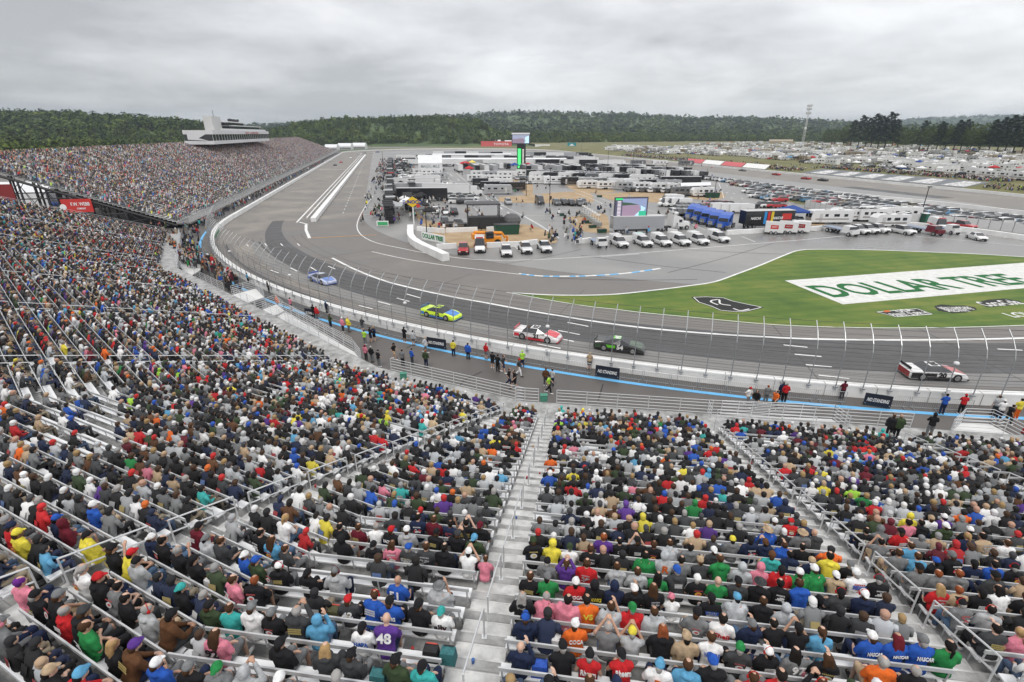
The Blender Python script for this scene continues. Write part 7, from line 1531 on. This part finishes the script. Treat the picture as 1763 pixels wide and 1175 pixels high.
protos = {('round', q): [crown('round', n, rg, s) for _ in range(5)] for q, n, s in ((0, 90, .17), (1, 34, .28), (2, 15, .42))}; protos.update({('pine', q): [crown('pine', n, rg, s) for _ in range(4)] for q, n, s in ((0, 90, .12), (1, 34, .18), (2, 14, .3))})
def plant(X_, Y_, Hm, pine_p, lod, wid=1.0, bt=0.0):
    Zt = hz(X_, Y_); n = len(X_); kinds = rg.random(n) < pine_p; hs_ = Hm*rg.uniform(.65, 1.25, n)*np.where(kinds, 1.12, 1); w_ = rg.uniform(.85, 1.3, n)*wid; base = rg.uniform(.0, .66, n)*(.45+.9*(.5+.5*np.sin(X_*.017+Y_*.011)*np.sin(Y_*.021-X_*.009)))
    for kk, nm in ((False, 'round'), (True, 'pine')):
        for q, (cv, tone) in enumerate(protos[(nm, lod)]):
            idx = np.where((kinds == kk) & (np.arange(n) % len(protos[(nm, lod)]) == q))[0]
            if not len(idx): continue
            a = rg.uniform(0, 6.28, len(idx)); ca, sa = np.cos(a)[:, None], np.sin(a)[:, None]; sxy = (hs_[idx]*w_[idx])[:, None]; x = cv[None, :, 0]*sxy; y = cv[None, :, 1]*sxy; z = cv[None, :, 2]*hs_[idx][:, None]
            VV.append(np.stack([x*ca-y*sa+X_[idx][:, None], x*sa+y*ca+Y_[idx][:, None], z+Zt[idx][:, None]-.5], -1).reshape(-1, 3))
            tt_ = np.clip(tone[None, :]*.40+base[idx][:, None]*(1 if not kk else .25)-(0 if not kk else .12)+bt, 0, 1); TT.append(tt_.reshape(-1))
def region(n, y0, y1, px0, px1):
    px = rg.uniform(px0, px1, n); yb = sky_px(YB, px); y = yb+(y0+(y1-y0)*rg.random(n)**1.3); x = (px-881.5)/870*y*cp; return x, y
# edge belt, thick and detailed
x, y = region(3800, 0, 200, -150, 1900); plant(x, y, 12, .22, 0, 1.1, .10)
x, y = region(6500, 180, 700, -150, 1900); plant(x, y, 12, .25, 1, 1.2)
y = rg.uniform(1500, 5200, 15000); px = rg.uniform(-100, 1900, 15000); x = (px-881.5)/870*y*cp; plant(x, y, 17, .3, 2, 1.7, -.14)
# bushes behind the main stand: bright trees close to its rear
a_ = rg.uniform(-30, 470, 420); t_ = rg.uniform(150, 330, 420); xx = P0.x+U.x*a_+NU.x*t_; yy = P0.y+U.y*a_+NU.y*t_; plant(xx, yy, 13, .12, 0, 1.1)
V = np.concatenate(VV); T = np.concatenate(TT); print('forest tris', len(T)); link('forest', tri_mesh('forest', V, T, lf_d), kind='stuff', label='mixed green woodland covering the hills beyond the speedway', cat='forest')
# individual tall trees at the right: px, base y, top y, kind
TR = [(1452, 252, 214, 'r'), (1463, 254, 207, 'p'), (1476, 255, 199, 'p'), (1488, 256, 203, 'p'), (1498, 257, 196, 'p'), (1510, 257, 200, 'p'), (1522, 257, 193, 'p'), (1534, 257, 205, 'p'), (1544, 256, 214, 'r'), (1568, 257, 218, 'r'), (1582, 259, 208, 'p'), (1596, 260, 212, 'r'), (1611, 261, 209, 'p'), (1625, 261, 214, 'r'), (1640, 262, 207, 'p'), (1652, 262, 206, 'p'), (1668, 263, 214, 'r'), (1684, 264, 210, 'r'), (1700, 265, 206, 'p'), (1715, 265, 202, 'p'), (1728, 266, 198, 'p'), (1742, 267, 200, 'p'), (1757, 268, 204, 'p'), (1436, 251, 221, 'r'), (1422, 250, 222, 'r'), (1772, 268, 203, 'p')]
rg = np.random.default_rng(8); bark = mat('bark', (.05, .04, .03), .9); nr = npn = 0
for (px, yb, yt, kd) in TR:
    p = G(px, yb, 3.0); top = RP(px, yt, p.xy, Vector((0, 1))); H_ = top.z-3
    if kd == 'p': npn += 1; lb = 'tall dark pine standing among the campers, %s pine from the left' % ORD[npn]
    else: nr += 1; lb = 'rounded green broadleaf tree among the campers, %s broadleaf from the left' % ORD[nr]
    t = thing('pine_tree' if kd == 'p' else 'broadleaf_tree', lb, 'tree', p, 0, 'tall trees in the camping field')
    b = MB(); b.cone((0, 0, -.2), (0, 0, H_*.9), H_*.016+.1, .06, 6)
    for j in range(10): z = H_*(.25+.065*j); a = rg.uniform(0, 6.28); l_ = H_*.15*(1-j/14); b.cone((0, 0, z), (l_*math.cos(a), l_*math.sin(a), z+l_*.35), .12, .04, 4)
    b.build('trunk', bark, t)
    if kd == 'p':
        n = 1700; z = rg.uniform(.22, 1, n)**.9; nb = 16; bi = rg.integers(0, 26, n); ang_ = bi*2.4+rg.normal(0, .22, n); lvl = .25+.75*bi/26; z = lvl+rg.normal(0, .018, n); R_ = .33*(1-lvl)**.5*(.8+.4*np.sin(bi*1.7))+.03; rr_ = R_*rg.uniform(.1, 1, n)**.6; P = np.c_[rr_*np.cos(ang_), rr_*np.sin(ang_), np.clip(z, .2, 1)]
        d1, d2 = rg.normal(0, 1, (n, 3))*[1, 1, .35], rg.normal(0, 1, (n, 3))*[1, 1, .35]; s = .036; Tr = np.stack([P-d1*s*.6, P+d1*s*.6, P+d2*s], 1).reshape(-1, 3)*H_; tone = rg.uniform(0, 1, n); mm = lf_p
    else:
        n = 900; c = rg.normal(0, 1, (n, 3)); c /= np.linalg.norm(c, axis=1)[:, None]; lob = 1+.25*np.sin(c[:, 0]*4+px)+.2*np.sin(c[:, 1]*5+c[:, 2]*4); P = c*(rg.uniform(.3, 1, n)**.45*lob)[:, None]*[.34, .34, .40]; P[:, 2] += .58
        d1, d2 = rg.normal(0, 1, (n, 3)), rg.normal(0, 1, (n, 3)); s = .035; Tr = np.stack([P-d1*s*.6, P+d1*s*.6, P+d2*s], 1).reshape(-1, 3)*H_; tone = np.clip(rg.uniform(.0, .5, n)+.25*(c[:, 2]*.5+.5)*0+.2, 0, 1); mm = lf_d
    link('crown', tri_mesh('crown', Tr, tone, mm), t)
# ================================================================ haze
hm = bpy.data.materials.new('haze_air'); hm.use_nodes = True; ht_ = hm.node_tree; ht_.nodes.clear(); ho = ht_.nodes.new('ShaderNodeOutputMaterial'); hv = ht_.nodes.new('ShaderNodeVolumePrincipled'); hv.inputs['Color'].default_value = (.66, .76, .92, 1); hv.inputs['Density'].default_value = .00010; hv.inputs['Anisotropy'].default_value = .2; ht_.links.new(hv.outputs[0], ho.inputs['Volume'])
b = MB(); b.box((0, 2700, 115), (13200, 7300, 240)); b.build('haze', hm, kind='stuff')
SC.cycles.volume_bounces = 1; SC.cycles.max_bounces = 6; SC.cycles.diffuse_bounces = 3; SC.cycles.transparent_max_bounces = 8
